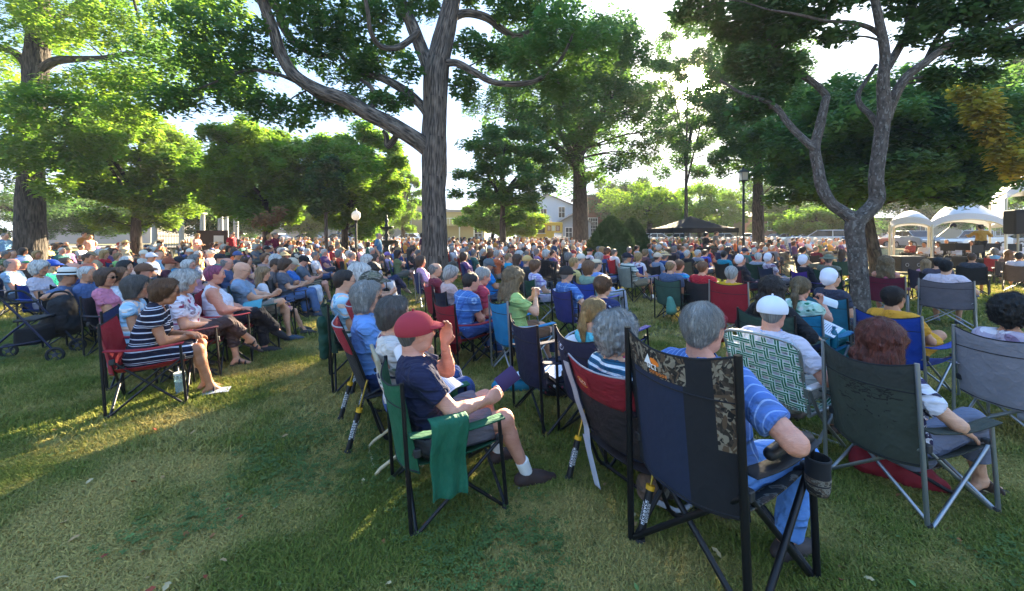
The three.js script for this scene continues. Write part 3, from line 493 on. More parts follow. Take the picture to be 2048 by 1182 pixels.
house({ px: 520, depth: 66, w: 14, eave: 5, ridge: 7.4, wall: 0x9a8d7a, roof: 0x55504b, label: 'beige house behind the maple with the dead bough', windows: [[-4, 3.2, 1, 1.6], [0, 3.2, 1, 1.6], [4, 3.2, 1, 1.6]] });
house({ px: 180, depth: 66, w: 20, eave: 5, ridge: 8, wall: 0x8d8a86, roof: 0x47464a, label: 'grey house far behind the leafy trees at the left', windows: [[-6, 3, 1, 1.6], [0, 3, 1, 1.6], [6, 3, 1, 1.6]] });

// food truck
{
  const b = onGround(1085, 45), t = thing('food_truck', 'yellow food truck with its serving hatch open', 'truck', b, 0.06);
  part('body', box(4.6, 2.1, 2.2, 0, 1.75, -1.1, 0.1), mat(0xd9a92c, 0.5), t); part('chassis', box(4.4, 0.3, 2, 0, 0.58, -1.1), mat(0x26262a, 0.7), t);
  part('hatch_opening', box(1.5, 0.95, 0.06, -0.5, 2.05, 0.03), mat(0x2b211a, 0.9), t); part('counter', box(1.6, 0.06, 0.4, -0.5, 1.52, 0.22), mat(0xbfc3c6, 0.3, { metalness: 0.8 }), t);
  const aw = part('awning', box(1.6, 0.05, 0.9, 0, 0, 0), mat(0xcaa24a, 0.6), t); aw.position.set(-0.5, 2.78, 0.45); aw.rotation.x = -0.25;
  for (const [x, c] of [[0.75, '#a8642a'], [1.25, '#d8c9a0'], [1.75, '#8c3a24']]) part('menu_board', box(0.42, 0.62, 0.03, x, 2.1, 0.025), mat(0xffffff, 0.7, { map: canvasTex(64, 96, (q) => { q.fillStyle = c; q.fillRect(0, 0, 64, 96); q.fillStyle = '#f0e6c8'; for (let i = 0; i < 6; i++) q.fillRect(8, 12 + i * 13, 30 + (i * 17) % 18, 5); }, true, false) }), t);
  part('windscreen', box(0.06, 0.9, 1.7, 2.32, 2.1, -1.1), glassDark, t); part('roof_vent', box(0.6, 0.25, 0.6, 0.9, 2.92, -1.1, 0.04), mat(0xc9ccd0, 0.35, { metalness: 0.8 }), t);
  part('mirror_panel', box(0.9, 0.7, 0.03, 1.75, 1.25, 0.022), mat(0xdadada, 0.08, { metalness: 1 }), t);
  for (const x of [-1.5, 1.5]) { const w = part('wheel', new THREE.CylinderGeometry(0.4, 0.4, 0.26, 18).rotateX(1.5708).translate(x, 0.4, -0.12), mat(0x1a1a1c, 0.8), t); part('rim', new THREE.CylinderGeometry(0.22, 0.22, 0.27, 14).rotateX(1.5708).translate(x, 0.4, -0.11), mat(0xa9abae, 0.4, { metalness: 0.8 }), w); }
}
// cars: +x is the front
const carShape = (pts) => new THREE.Shape(pts.map((p) => new THREE.Vector2(...p)));
function car(px, depth, yaw, hex, kind, label, lift = 0) {
  const b = onGround(px, depth); b.y = Math.max(b.y, 0.46) + lift; const t = thing('parked_car', label, 'car', b, yaw, 'cars parked along the street');
  const suv = kind === 'suv', H = suv ? 1.68 : kind === 'pickup' ? 1.75 : 1.46, L = 2.25;
  const body = carShape(suv ? [[-L, 0.35], [-L, 1.0], [-2.1, 1.08], [1.0, 1.06], [2.05, 0.98], [L, 0.78], [L, 0.35]] : [[-L, 0.32], [-L, 0.92], [-2.0, 1.0], [1.05, 0.94], [2.05, 0.82], [L, 0.62], [L, 0.32]]);
  const paint = mat(hex, 0.28, { metalness: 0.35, clearcoat: 1, clearcoatRoughness: 0.08 });
  part('body', new THREE.ExtrudeGeometry(body, { depth: 1.62, bevelSize: 0.09, bevelThickness: 0.09, bevelSegments: 3, curveSegments: 4 }).translate(0, 0, -0.81), paint, t);
  const beltY = suv ? 1.06 : 0.95, cab = kind === 'pickup' ? [[-0.7, beltY], [-0.6, H - 0.06], [0.45, H - 0.06], [1.05, beltY]] : suv ? [[-2.1, beltY], [-1.85, H - 0.08], [0.2, H - 0.06], [1.0, beltY]] : [[-1.75, beltY], [-1.05, H - 0.06], [0.15, H - 0.06], [1.0, beltY]];
  part('windows', new THREE.ExtrudeGeometry(carShape(cab), { depth: 1.36, bevelSize: 0.05, bevelThickness: 0.08, bevelSegments: 2 }).translate(0, 0, -0.68), mat(0x222a33, 0.05, { metalness: 0.3 }), t);
  const x0 = cab[1][0] - 0.06, x1 = cab[2][0] + 0.06; part('roof', box(x1 - x0, 0.09, 1.46, (x0 + x1) / 2, H - 0.02, 0, 0.04), paint, t);
  for (const s of [-1, 1]) for (const [xa, ya, xb, yb] of [[cab[3][0], beltY, cab[2][0], H - 0.04], [cab[0][0], beltY, cab[1][0], H - 0.04], [(cab[1][0] + cab[2][0]) / 2, beltY, (cab[1][0] + cab[2][0]) / 2, H - 0.04]]) part('pillar', rod([xa, ya, s * 0.765], [xb, yb, s * 0.73], 0.04, 6), paint, t);
  for (const x of [-1.4, 1.4]) for (const s of [-1, 1]) { const w = part('wheel', new THREE.CylinderGeometry(0.34, 0.34, 0.22, 18).rotateX(1.5708).translate(x, 0.34, s * 0.82), mat(0x18181a, 0.85), t); part('rim', new THREE.CylinderGeometry(0.21, 0.21, 0.23, 12).rotateX(1.5708).translate(x, 0.34, s * 0.825), mat(0xb4b7bb, 0.3, { metalness: 0.9 }), w); }
  for (const s of [-1, 1]) { part('headlight', box(0.12, 0.16, 0.36, 2.27, suv ? 0.82 : 0.68, s * 0.62, 0.04), mat(0xe6ebf0, 0.1), t); part('tail_light', box(0.1, 0.2, 0.28, -2.29, 0.82, s * 0.66, 0.03), mat(0x8c1418, 0.25), t); part('wing_mirror', box(0.14, 0.12, 0.2, 0.8, beltY + 0.1, s * 0.98, 0.04), paint, t); }
  part('grille', box(0.05, 0.2, 0.9, 2.345, 0.55, 0, 0.02), mat(0x17181a, 0.4), t);
}
[[1640, 34, 2.5, 0xb9bec4, 'suv', 'silver sport utility car behind the crowd, left of the forked trunk'], [1610, 43, 2.9, 0xd9dbdc, 'suv', 'white car behind the silver sport utility car'], [1708, 33, -2.2, 0x39414c, 'suv', 'dark grey sport utility car nosed towards the crowd by the forked trunk'], [1690, 43, -2.3, 0xc6cacd, 'car', 'silver car behind the dark grey one'], [1566, 46, 0.3, 0x4a4d50, 'car', 'grey car under the far trees left of the silver cars'], [1512, 45, 0.2, 0xb0b2b4, 'car', 'pale car half hidden by the trunk beside the lamp post'],
  [1835, 38, -1.9, 0x7c8288, 'suv', 'grey car seen head on through the marquee arch'], [1790, 42, 3.0, 0xa44a34, 'car', 'rust red car behind the marquee posts'], [1955, 39, 3.1, 0xc9cdd0, 'pickup', 'white pickup behind the conductor'], [2050, 42, 3.1, 0x6b7076, 'car', 'grey car behind the loudspeaker'], [1316, 44, 0.1, 0xe2e4e6, 'car', 'white car behind the second clipped yew'], [1360, 46, 0.1, 0xaab0b5, 'car', 'silver car under the black canopy'], [1435, 44, 3.0, 0x8c9297, 'car', 'grey blue car behind the black canopy'],
  [690, 43, 0.05, 0x6c86a8, 'car', 'light blue car behind the white lamp'], [745, 45, 0.05, 0x9fa6ad, 'car', 'silver car behind the fountain'], [812, 43, 3.1, 0xd7d9da, 'car', 'white car left of the central trunk'], [480, 43, 0.0, 0x747b84, 'car', 'slate grey car behind the man in the red vest'], [610, 44, 3.1, 0x9aa3ad, 'car', 'pale grey car behind the maroon pair'], [560, 45, 0, 0x3f4a5c, 'car', 'navy car right of the maroon pair'],
].forEach((a) => car(...a));

// black canopy with its mixing desk
{
  const b = onGround(1412, 22), t = thing('canopy_tent', 'black pop-up canopy behind the crowd', 'canopy', b, 0.1), m = mat(0x14171a, 0.9), W = 1.85, e = 1.9;
  for (const sx of [-1, 1]) for (const sz of [-1, 1]) part('leg', rod([sx * W, 0, sz * 1.5 - 1.5], [sx * W, e, sz * 1.5 - 1.5], 0.025, 6), mat(0x3a3c40, 0.4, { metalness: 0.7 }), t);
  part('roof', sheet((u, v) => { const x = u * 2 - 1, z = v * 2 - 1, q = Math.max(Math.abs(x), Math.abs(z)); return [x * W * 1.02, e + 0.75 * Math.pow(1 - q, 1.35) + 0.02, z * 1.53 - 1.5]; }, 20, 16, 0.01), m, t);
  for (const s of [-1, 1]) { part('valance', sheet((u, v) => [(u * 2 - 1) * W * 1.025, e + 0.03 - 0.26 * v, s * 1.54 - 1.5], 8, 2, 0.01), m, t); part('valance', sheet((u, v) => [s * W * 1.028, e + 0.03 - 0.26 * v, (u * 2 - 1) * 1.53 - 1.5], 8, 2, 0.01), m, t); }
  const d = thing('mixing_desk', 'sound mixing desk on a table under the black canopy', 'mixing desk', onGround(1418, 20.6), 0.1); part('table_top', box(1.6, 0.05, 0.7, 0, 0.76, 0), mat(0x2c2d30, 0.7), d); for (const sx of [-1, 1]) for (const sz of [-1, 1]) part('leg', rod([sx * 0.72, 0, sz * 0.28], [sx * 0.72, 0.74, sz * 0.28], 0.02, 6), mat(0x2c2d30, 0.6), d); part('console', box(1.1, 0.14, 0.5, 0, 0.87, 0, 0.03), mat(0x1b1c1f, 0.5), d); part('drape', sheet((u, v) => [(u - 0.5) * 1.62, 0.74 - v * 0.6, 0.37 + 0.02 * Math.sin(u * 20)], 20, 2, 0.008), mat(0x1a1b1e, 0.9), d);
}
// lamp posts
function lampPost(px, depth, h, globe, label) {
  const b = onGround(px, depth), t = thing('lamp_post', label, 'lamp', b), m = mat(0x14201c, 0.5);
  part('pole', merge([new THREE.CylinderGeometry(0.045, 0.065, h - 0.5, 10).translate(0, (h - 0.5) / 2 + 0.2, 0), new THREE.CylinderGeometry(0.11, 0.16, 0.5, 12).translate(0, 0.25, 0), new THREE.CylinderGeometry(0.09, 0.05, 0.12, 10).translate(0, h - 0.26, 0)]), m, t);
  if (globe) { part('globe', new THREE.SphereGeometry(0.2, 18, 14).scale(1, 1.15, 1).translate(0, h + 0.02, 0), mat(0xf4f2ea, 0.3, { transmission: 0.35, thickness: 0 }), t); part('finial', new THREE.ConeGeometry(0.05, 0.14, 8).translate(0, h + 0.3, 0), m, t); }
  else { const l = part('lantern', merge([box(0.30, 0.04, 0.30, 0, h - 0.18, 0), ...[[-1, -1], [-1, 1], [1, -1], [1, 1]].map(([x, z]) => rod([x * 0.12, h - 0.16, z * 0.12], [x * 0.16, h + 0.2, z * 0.16], 0.012, 5)), new THREE.ConeGeometry(0.26, 0.2, 4).rotateY(0.785).translate(0, h + 0.3, 0), new THREE.SphereGeometry(0.04, 8, 6).translate(0, h + 0.42, 0)]), m, t); part('lantern_glass', box(0.25, 0.36, 0.25, 0, h + 0.02, 0), mat(0xe9e6da, 0.4, { transmission: 0.4, thickness: 0 }), l); }
}
lampPost(712, 18.5, 2.5, true, 'white globe lamp on slim dark post left of the fountain');
lampPost(1487, 18, 4.25, false, 'lantern lamp post below the sun, left of the forked tree');
// fountain
{
  const b = onGround(773, 19.2), t = thing('fountain', 'dark tiered cast iron fountain left of the central trunk', 'fountain', b), m = mat(0x1e2a28, 0.55, { metalness: 0.3 }), la = (p) => new THREE.LatheGeometry(p.map(([x, y]) => new THREE.Vector2(x, y)), 20);
  part('basin', la([[0.02, 0], [1.5, 0], [1.6, 0.5], [1.45, 0.5], [1.4, 0.2], [0.02, 0.2]]), mat(0x77756e, 0.9), t); part('pedestal', la([[0.34, 0.2], [0.36, 0.5], [0.2, 0.7], [0.28, 1.0], [0.16, 1.25], [0.22, 1.5], [0.02, 1.52]]), m, t);
  part('lower_bowl', la([[0.1, 1.5], [0.5, 1.62], [0.78, 1.78], [0.8, 1.84], [0.5, 1.74], [0.02, 1.7]]), m, t); part('shaft', la([[0.12, 1.7], [0.1, 2.0], [0.18, 2.15], [0.09, 2.3], [0.12, 2.5]]), m, t); part('upper_bowl', la([[0.08, 2.48], [0.3, 2.56], [0.46, 2.68], [0.46, 2.72], [0.02, 2.62]]), m, t);
  t.scale.setScalar(0.74); part('figure', la([[0.1, 2.6], [0.13, 2.8], [0.08, 2.95], [0.14, 3.1], [0.08, 3.22], [0.05, 3.27], [0.08, 3.35], [0.06, 3.44], [0.005, 3.47]]), m, t);
}
// white columns, iron fence and memorial panel at the left
[[309, 30], [363, 30], [405, 30], [441, 29], [452, 31], [472, 29]].forEach(([px, d], i) => { const b = onGround(px, d), t = thing('stone_column', ['white column left of the maple trunk', 'second white column right of the maple trunk', 'white column above the crowd left of the memorial panel', 'white column just behind the memorial panel', 'thin white column behind the memorial panel', 'white column right of the man in the red vest'][i], 'column', b), h = 2.7 + (i > 2 ? 0.7 : 0); part('shaft', new THREE.CylinderGeometry(0.15, 0.18, h, 16).translate(0, h / 2 + 0.2, 0), mat(0x9c9f9e, 0.8), t); part('plinth', box(0.5, 0.22, 0.5, 0, 0.11, 0), mat(0xa9aaa6, 0.85), t); part('capital', box(0.42, 0.12, 0.42, 0, h + 0.26, 0), mat(0x9c9f9e, 0.8), t); });
{
  const a = onGround(315, 31), b = onGround(440, 31), t = thing('iron_fence', 'black iron fence between the white columns', 'fence', a), L = b.x - a.x, m = mat(0x15171a, 0.5, { metalness: 0.4 });
  for (const y of [0.25, 1.25]) part('rail', box(L, 0.05, 0.04, L / 2, y, 0), m, t);
  const g = rod([0, 0, 0], [0, 1.45, 0], 0.016, 5); for (let i = 0; i <= 40; i++) { const p = part('picket', g, m, t); p.position.x = i * L / 40; }
  const p = onGround(425, 23), q = thing('memorial_panel', 'dark brown memorial panel with a white sign', 'panel', p, 0.2); part('panel', box(1.55, 1.75, 0.16, 0, 0.9, 0, 0.02), mat(0x3a2a20, 0.7), q); part('sign', box(0.5, 0.66, 0.03, 0.36, 1.15, 0.095), mat(0xd9d9d6, 0.7), q);
}
// black slatted bench
[[1108, 11.2, 0.0, 'black slatted park bench among the chairs behind the plaid shirt'], [1183, 10.6, 0.25, 'second black slatted bench right of the man with crossed legs']].forEach(([px, d, a, label]) => {
  const p = onGround(px, d), t = thing('park_bench', label, 'bench', p, toStage(p) + a), m = mat(0x17181b, 0.5, { metalness: 0.3 });
  for (let i = 0; i < 15; i++) part('back_slat', box(0.035, 0.42, 0.02, -0.63 + i * 0.09, 0.72, -0.26 - 0.0), m, t); part('top_rail', box(1.4, 0.05, 0.04, 0, 0.95, -0.26, 0.01), m, t); part('lower_rail', box(1.4, 0.04, 0.04, 0, 0.49, -0.26, 0.01), m, t);
  for (let i = 0; i < 6; i++) part('seat_slat', box(1.36, 0.025, 0.06, 0, 0.43, -0.2 + i * 0.08, 0.006), m, t); for (const s of [-1, 1]) { part('leg', box(0.05, 0.43, 0.05, s * 0.66, 0.215, 0.2), m, t); part('leg', box(0.05, 0.95, 0.05, s * 0.68, 0.475, -0.3), m, t); part('armrest', box(0.05, 0.04, 0.5, s * 0.68, 0.66, -0.03, 0.01), m, t); }
});
// hedge lit from behind
{ const t = thing('low_hedge', 'low clipped hedge catching the light under the black canopy', 'hedge', onGround(1390, 38), 0), m = crownMesh([{ c: V(0, 0.45, 0), r: [5.5, 0.5, 0.6], n: 900, bumpy: 0 }], SPRIG.mid, LEAF.maple, 91, { scale: 0.6, shell: 0 }); m.name = 'foliage'; m.userData.kind = 'stuff'; t.add(m); part('stems', merge(Array.from({ length: 9 }, (_, i) => rod([-4.4 + i * 1.1, 0, 0], [-4.4 + i * 1.1 + 0.05, 0.6, 0.05], 0.02, 5))), BARK.dark, t); }

// the marquee over the band
{
  const m = mat(0xd9d9dc, 0.75, { transmission: 0.3, thickness: 0, side: THREE.DoubleSide }), pole = mat(0xd6cdb8, 0.5, { metalness: 0.3 }), d0 = 19.5, x = (px) => (px - MIDX) / FOCAL * d0;
  const t = thing('marquee', 'white arched marquee over the band at the right edge', 'marquee', V(0, groundY(20, -d0), -d0)), bays = [[1780, 1864, 1.95, 2.5], [1864, 2012, 1.95, 2.95], [2012, 2190, 3.4, 4.6]];
  for (const px of [1780, 1864, 2012, 2190]) for (const z of [0, -4]) part('pole', rod([x(px) - z, 0, z], [x(px) - z, px > 2000 ? 3.4 : 2.1, z], 0.055, 10), pole, t);
  bays.forEach(([a, b, e, r]) => {
    const xa = x(a), xb = x(b), arch = (u) => e + (r - e) * 0.42 * Math.pow(Math.sin(u * Math.PI), 0.6);
    part('roof', sheet((u, v) => { const q = v * 2 - 1; return [lerp(xa, xb, u) + 4 * v, arch(u) + 0.3 + (r - e) * 0.75 * (1 - q * q) * Math.pow(Math.sin(u * Math.PI), 0.8), -4 * v]; }, 16, 12, 0.012), m, t);
    part('valance', sheet((u, v) => [lerp(xa, xb, u), arch(u) + 0.3 * (1 - v), 0.01], 18, 2, 0.012), m, t); part('valance', sheet((u, v) => [lerp(xa, xb, u) + 4, arch(u) + 0.3 * (1 - v), -4.01], 18, 2, 0.012), m, t);
    part('edge_tube', tube([0, 0.15, 0.3, 0.5, 0.7, 0.85, 1].map((u) => [lerp(xa, xb, u), arch(u), 0.03, 0.03]), { seg: 6 }), pole, t);
  });
  part('side_wall', sheet((u, v) => [x(2014) + 0.05 * Math.sin(v * 9) + 4 * u, 3.6 - v * 1.6, -4 * u], 10, 8, 0.012), m, t);
}
// loudspeaker on its stand
{
  const p = onGround(2036, 16.5), t = thing('loudspeaker', 'black loudspeaker on a pole at the right edge', 'speaker', p, -1.9), m = mat(0x111215, 0.75);
  part('cabinet', box(0.62, 1.0, 0.55, 0, 2.2, 0, 0.05), m, t); part('grille', box(0.54, 0.9, 0.02, 0, 2.2, 0.285, 0.008), mat(0x1d1e22, 0.9), t); part('pole', rod([0, 0, 0], [0, 1.72, 0], 0.035, 10), mat(0xb9ae96, 0.5), t); for (let i = 0; i < 3; i++) part('leg', rod([0, 0.7, 0], [Math.cos(i * 2.09) * 0.5, 0, Math.sin(i * 2.09) * 0.5], 0.018, 7), m, t);
}
// instruments, cases, stands
const band = mat(0x131316, 0.6);
[[1812, 17.5, 1.0, 0.6], [1930, 18.5, 0.7, 0.5], [1968, 17.8, 0.8, 0.45], [1878, 18, 0.45, 0.5]].forEach(([px, d, w, h], i) => { const p = onGround(px, d), t = thing('equipment_case', ['large black percussion case left of the marquee pole', 'black case in front of the conductor', 'low black case right of the conductor stand', 'small black case beside the marquee pole'][i], 'case', p, 0.1 * i); part('shell', box(w, h, 0.6, 0, h / 2 + 0.06, 0, 0.04), band, t); part('lid', box(w + 0.02, 0.1, 0.62, 0, h + 0.08, 0, 0.03), mat(0x22232a, 0.5), t); for (const s of [-1, 1]) part('handle', new THREE.TorusGeometry(0.07, 0.012, 6, 12).translate(s * w * 0.25, h * 0.6, 0.31), mat(0x9a9ca0, 0.4, { metalness: 0.8 }), t); });
[[1895, 18.6], [1925, 19.2], [1985, 18.9], [2030, 18.4], [1955, 17.2]].forEach(([px, d], i) => { const p = onGround(px, d), t = thing('music_stand', ['black music stand left of the marquee pole', 'black music stand before the seated player', 'black music stand right of the conductor', 'black music stand under the loudspeaker', 'black music stand of the conductor'][i], 'music stand', p, -1.2 + i * 0.3); part('desk', box(0.5, 0.34, 0.02, 0, 1.05, 0, 0.006).rotateX(0), band, t); part('pole', rod([0, 0.1, 0], [0, 0.95, 0], 0.014, 6), band, t); for (let k = 0; k < 3; k++) part('leg', rod([0, 0.16, 0], [Math.cos(k * 2.09) * 0.26, 0, Math.sin(k * 2.09) * 0.26], 0.01, 5), band, t); });
{ const p = onGround(1868, 17), t = thing('microphone_stand', 'boom microphone stand with a fluffy mic by the marquee pole', 'microphone', p); part('pole', rod([0, 0, 0], [0, 1.5, 0], 0.016, 7), band, t); part('boom', rod([-0.1, 1.4, 0], [0.75, 2.05, 0], 0.016, 7), mat(0xa9a69c, 0.4, { metalness: 0.6 }), t); part('microphone', tube([[0.68, 2.0, 0, 0.03], [0.80, 2.1, 0, 0.075], [0.92, 2.02, 0, 0.05]], { seg: 9 }), mat(0x2a2a30, 0.95), t); for (let k = 0; k < 3; k++) part('leg', rod([0, 0.2, 0], [Math.cos(k * 2.09) * 0.35, 0, Math.sin(k * 2.09) * 0.35], 0.012, 5), band, t); }

// ---------- people ----------
// two-bone reach: the middle joint between a and the target, bent towards hint
function reach(a, target, l1, l2, hint) {
  const d = target.clone().sub(a), L = clamp(d.length(), 0.05, (l1 + l2) * 0.998); d.normalize();
  const e = a.clone().addScaledVector(d, L), x = (l1 * l1 - l2 * l2 + L * L) / (2 * L), h = Math.sqrt(Math.max(0, l1 * l1 - x * x)), n = hint.clone().addScaledVector(d, -hint.dot(d)).normalize();
  return [a.clone().addScaledVector(d, x).addScaledVector(n, h), e];
}
const RES = { near: { body: 0.024, cloth: 0.016, head: 0.0062, hand: 0.0056, shoe: 0.011, hair: 0.0085 }, mid: { body: 0.040, cloth: 0.028, head: 0.0115, hand: 0.0105, shoe: 0.020, hair: 0.0145 }, back: { body: 0.050, cloth: 0.038, head: 0.0155, hand: 0.016, shoe: 0.028, hair: 0.019 }, far: { body: 0.065, cloth: 0.052, head: 0.025, hand: 0.03, shoe: 0.04, hair: 0.026 } };
// ----- heads: origin between the ears, +z to the front -----
const headCache = {};
function headGeo(kind, res) {   // kind: m, f, c, o (old)
  return headCache[kind + res] ??= (() => {
    const s = new Sdf(), f = kind === 'f' || kind === 'c', X = V(1, 0, 0), wide = f ? 0.96 : 1.02, jaw = f ? 0.9 : 1.06, nose = f ? 0.88 : 1.1;
    s.cap(V(0, 0.035, -0.03), V(0, 0.035, 0.015), 0.087 * wide, 0.082 * wide, { n: X, g: 1.13 });
    s.cap(V(0, 0.0, 0.01), V(0, -0.045, 0.028), 0.074, 0.060 * jaw, { n: X, g: 1.1, k: 0.04 });
    s.cap(V(-0.028 * jaw, -0.078, 0.03), V(0.028 * jaw, -0.078, 0.03), 0.034, 0.034, { k: 0.035 });
    s.cap(V(0, -0.094, 0.055), V(0, -0.094, 0.05), 0.022 * jaw, 0.024, { k: 0.025 });
    for (const e of [-1, 1]) {
      s.ball(V(e * 0.040, -0.018, 0.058), 0.030, { k: 0.03 });
      s.ball(V(e * 0.033, 0.016, 0.101), 0.017, { k: 0.016, sub: true });
      s.cap(V(e * 0.015, 0.033, 0.091), V(e * 0.046, 0.031, 0.075), 0.010, 0.009, { k: 0.014 });
      s.ball(V(e * 0.033, 0.011, 0.077), 0.0125, { k: 0.004 });
      s.cap(V(e * 0.077, 0.020, -0.012), V(e * 0.073, -0.022, -0.002), 0.021, 0.013, { n: X, g: 2.4, k: 0.008 });
      s.ball(V(e * 0.011, -0.031, 0.096), 0.0088 * nose, { k: 0.008 });
    }
    s.cap(V(0, 0.022, 0.086), V(0, -0.025, 0.106), 0.0085, 0.0125 * nose, { k: 0.014 });
    s.cap(V(-0.017, -0.056, 0.083), V(0.017, -0.056, 0.083), 0.0075, 0.0075, { k: 0.008 });
    s.cap(V(-0.014, -0.068, 0.081), V(0.014, -0.068, 0.081), 0.0085, 0.0085, { k: 0.008 });
    s.cap(V(0, -0.03, -0.022), V(0, -0.095, -0.03), f ? 0.047 : 0.058, f ? 0.043 : 0.052, { k: 0.03 });
    const g = s.mesh(RES[res].head), p = g.attributes.position, col = new Float32Array(p.count * 3);
    for (let i = 0; i < p.count; i++) {
      const x = Math.abs(p.getX(i)), y = p.getY(i), z = p.getZ(i); let c = [1, 1, 1];
      const lip = z > 0.078 && Math.hypot(x / 0.024, (y + 0.062) / 0.011) < 1, eye = z > 0.06 && Math.hypot((x - 0.033) / 0.0145, (y - 0.012) / 0.0075) < 1, brow = z > 0.055 && Math.hypot((x - 0.032) / 0.022, (y - 0.036) / 0.006) < 1;
      if (lip) c = f ? [0.80, 0.52, 0.55] : [0.86, 0.68, 0.68]; if (eye) c = Math.hypot((x - 0.033) / 0.0065, (y - 0.012) / 0.0075) < 1 ? [0.12, 0.11, 0.11] : [1.0, 1.1, 1.2]; if (brow) c = [0.48, 0.40, 0.36];
      if (z > 0.03 && Math.hypot(x - 0.045, y + 0.02) < 0.025) c = [1.04, 0.90, 0.88];
      if (z > 0.095 && y < 0) c = [1.03, 0.88, 0.86];
      col.set(c, i * 3);
    }
    g.setAttribute('color', new THREE.BufferAttribute(col, 3));
    return g;
  })();
}
// ----- hands: origin at the wrist, +y along the fingers, palm towards +z, thumb on the +x side (s = 1) -----
const handCache = {};
function handGeo(pose, side, res) {
  return handCache[pose + side + res] ??= (() => {
    const s = new Sdf(), curl = { relax: 0.5, flat: 0.12, hold: 1.15, fist: 1.55 }[pose], Z = V(0, 0, 1), q = side;
    s.cap(V(0, -0.03, 0), V(0, 0.02, 0), 0.027, 0.030, { n: Z, g: 1.25, k: 0.02 });
    s.cap(V(-0.020 * q, 0.045, 0), V(0.018 * q, 0.045, 0), 0.028, 0.028, { n: Z, g: 1.9, k: 0.02 });
    s.cap(V(-0.025 * q, 0.078, 0), V(0.022 * q, 0.082, 0), 0.017, 0.018, { n: Z, g: 1.4, k: 0.02 });
    [[0.028, 0.072, 0.95], [0.0095, 0.080, 1.05], [-0.0095, 0.078, 1], [-0.027, 0.070, 0.8]].forEach(([x, y, l], i) => {
      let p = V(x * q, y + 0.012, 0), a = curl * 0.55 + i * 0.04;
      for (const [len, ra, rb] of [[0.040, 0.0098, 0.0090], [0.026, 0.0090, 0.0084], [0.021, 0.0084, 0.0070]]) { const e = p.clone().add(V(x * 0.25 * len * q * 12 * (1 - curl * 0.5), Math.cos(a), Math.sin(a)).normalize().multiplyScalar(len * l)); s.cap(p, e, ra, rb, { k: 0.005 }); p = e; a += curl * 0.75; }
    });
    let p = V(0.026 * q, 0.020, 0.008), a = pose === 'flat' ? 0.15 : 0.5;
    for (const [len, ra, rb, ax] of [[0.040, 0.016, 0.0115, 0.75], [0.030, 0.0112, 0.0098, 0.45], [0.023, 0.0096, 0.0078, 0.1]]) { const e = p.clone().add(V(ax * q * (pose === 'fist' || pose === 'hold' ? 0.5 : 1), Math.cos(a) * 0.85, Math.sin(a) * 0.8).normalize().multiplyScalar(len)); s.cap(p, e, ra, rb, { k: 0.008 }); p = e; a += curl * 0.35; }
    return s.mesh(RES[res].hand);
  })();
}
// a frame with y along dir and z close to palm
const frameY = (o, dir, palm) => { const y = dir.clone().normalize(), z = palm.clone().addScaledVector(y, -palm.dot(y)).normalize(), x = y.clone().cross(z); return new THREE.Matrix4().makeBasis(x, y, z).setPosition(o); };
// skeleton of a pose; local axes: +z ahead, +x the person's left, y up from the ground
function skeleton(o) {
  const k = o.size ?? 1, seat = o.seat ?? 0.42, lean = (o.lean ?? 14) * D2R, tw = (o.twist ?? 0) * D2R, f = o.sex !== 'm', H = V(0, seat, o.hipz ?? -0.06);
  const u = V(Math.sin((o.side ?? 0) * D2R), Math.cos(lean), -Math.sin(lean)).normalize(), fw = V(Math.sin(tw) * 0.9, Math.sin(lean), Math.cos(lean)).normalize(); fw.addScaledVector(u, -fw.dot(u)).normalize();
  const X = u.clone().cross(fw).normalize(), on = (a, b, c) => H.clone().addScaledVector(X, a * k).addScaledVector(u, b * k).addScaledVector(fw, c * k);
  const sw = f ? 0.150 : 0.175, J = { k, H, u, fw, X, on, N: on(0, 0.485, -0.005) };
  const yaw = (o.head?.[0] ?? 0) * D2R, pitch = (o.head?.[1] ?? 0) * D2R, roll = (o.head?.[2] ?? 0) * D2R;
  const E = new THREE.Euler(pitch, yaw, roll, 'YXZ'), R = new THREE.Matrix4().makeRotationFromEuler(E), hu = V(0, 1, 0).transformDirection(R), hf = V(0, 0, 1).transformDirection(R);
  const hs = o.headSize ?? (o.sex === 'c' ? 0.92 : 1) * Math.pow(k, 0.4), neckUp = u.clone().lerp(hu, 0.5).normalize();
  J.head = J.N.clone().addScaledVector(neckUp, 0.155 * Math.pow(k, 0.6)).addScaledVector(fw, 0.035).addScaledVector(hf, 0.012);
  J.headM = new THREE.Matrix4().multiplyMatrices(new THREE.Matrix4().makeTranslation(J.head), R).scale(V(hs, hs, hs)); J.neckUp = neckUp;
  J.arms = [1, -1].map((s, i) => { const S = on(s * sw, 0.43, 0), A = o.arms?.[i] ?? [0.12, 0.56, 0.30], T = V(s * A[0], A[1], A[2]), hint = V(...(A[3] ?? [s * 0.6, -0.5, -0.6])); const [el, wr] = reach(S, T, 0.275 * k, 0.245 * k, hint); const palm = V(...(A[4] ?? [0, -1, 0])), dir = A[5] ? V(...A[5]) : wr.clone().sub(el).normalize().lerp(V(0, -0.15, 0.3), 0.2); return { S, el, wr, palm, dir, pose: A[6] ?? 'relax', s }; });
  J.legs = [1, -1].map((s, i) => { const h = H.clone().addScaledVector(X, s * 0.092 * k).add(V(0, -0.01, 0.02)), L = o.legs?.[i] ?? [0.14, 0.085, 0.44], T = V(s * L[0], L[1], L[2]), hint = V(...(L[3] ?? [s * 0.15, 0.9, 0.7])); const [kn, an] = reach(h, T, 0.43 * k, 0.42 * k, hint), toe = V(...(L[4] ?? [s * 0.15, -0.02, 1])).normalize(); return { h, kn, an, toe, s }; });
  return J;
}
const bodyCache = new Map();
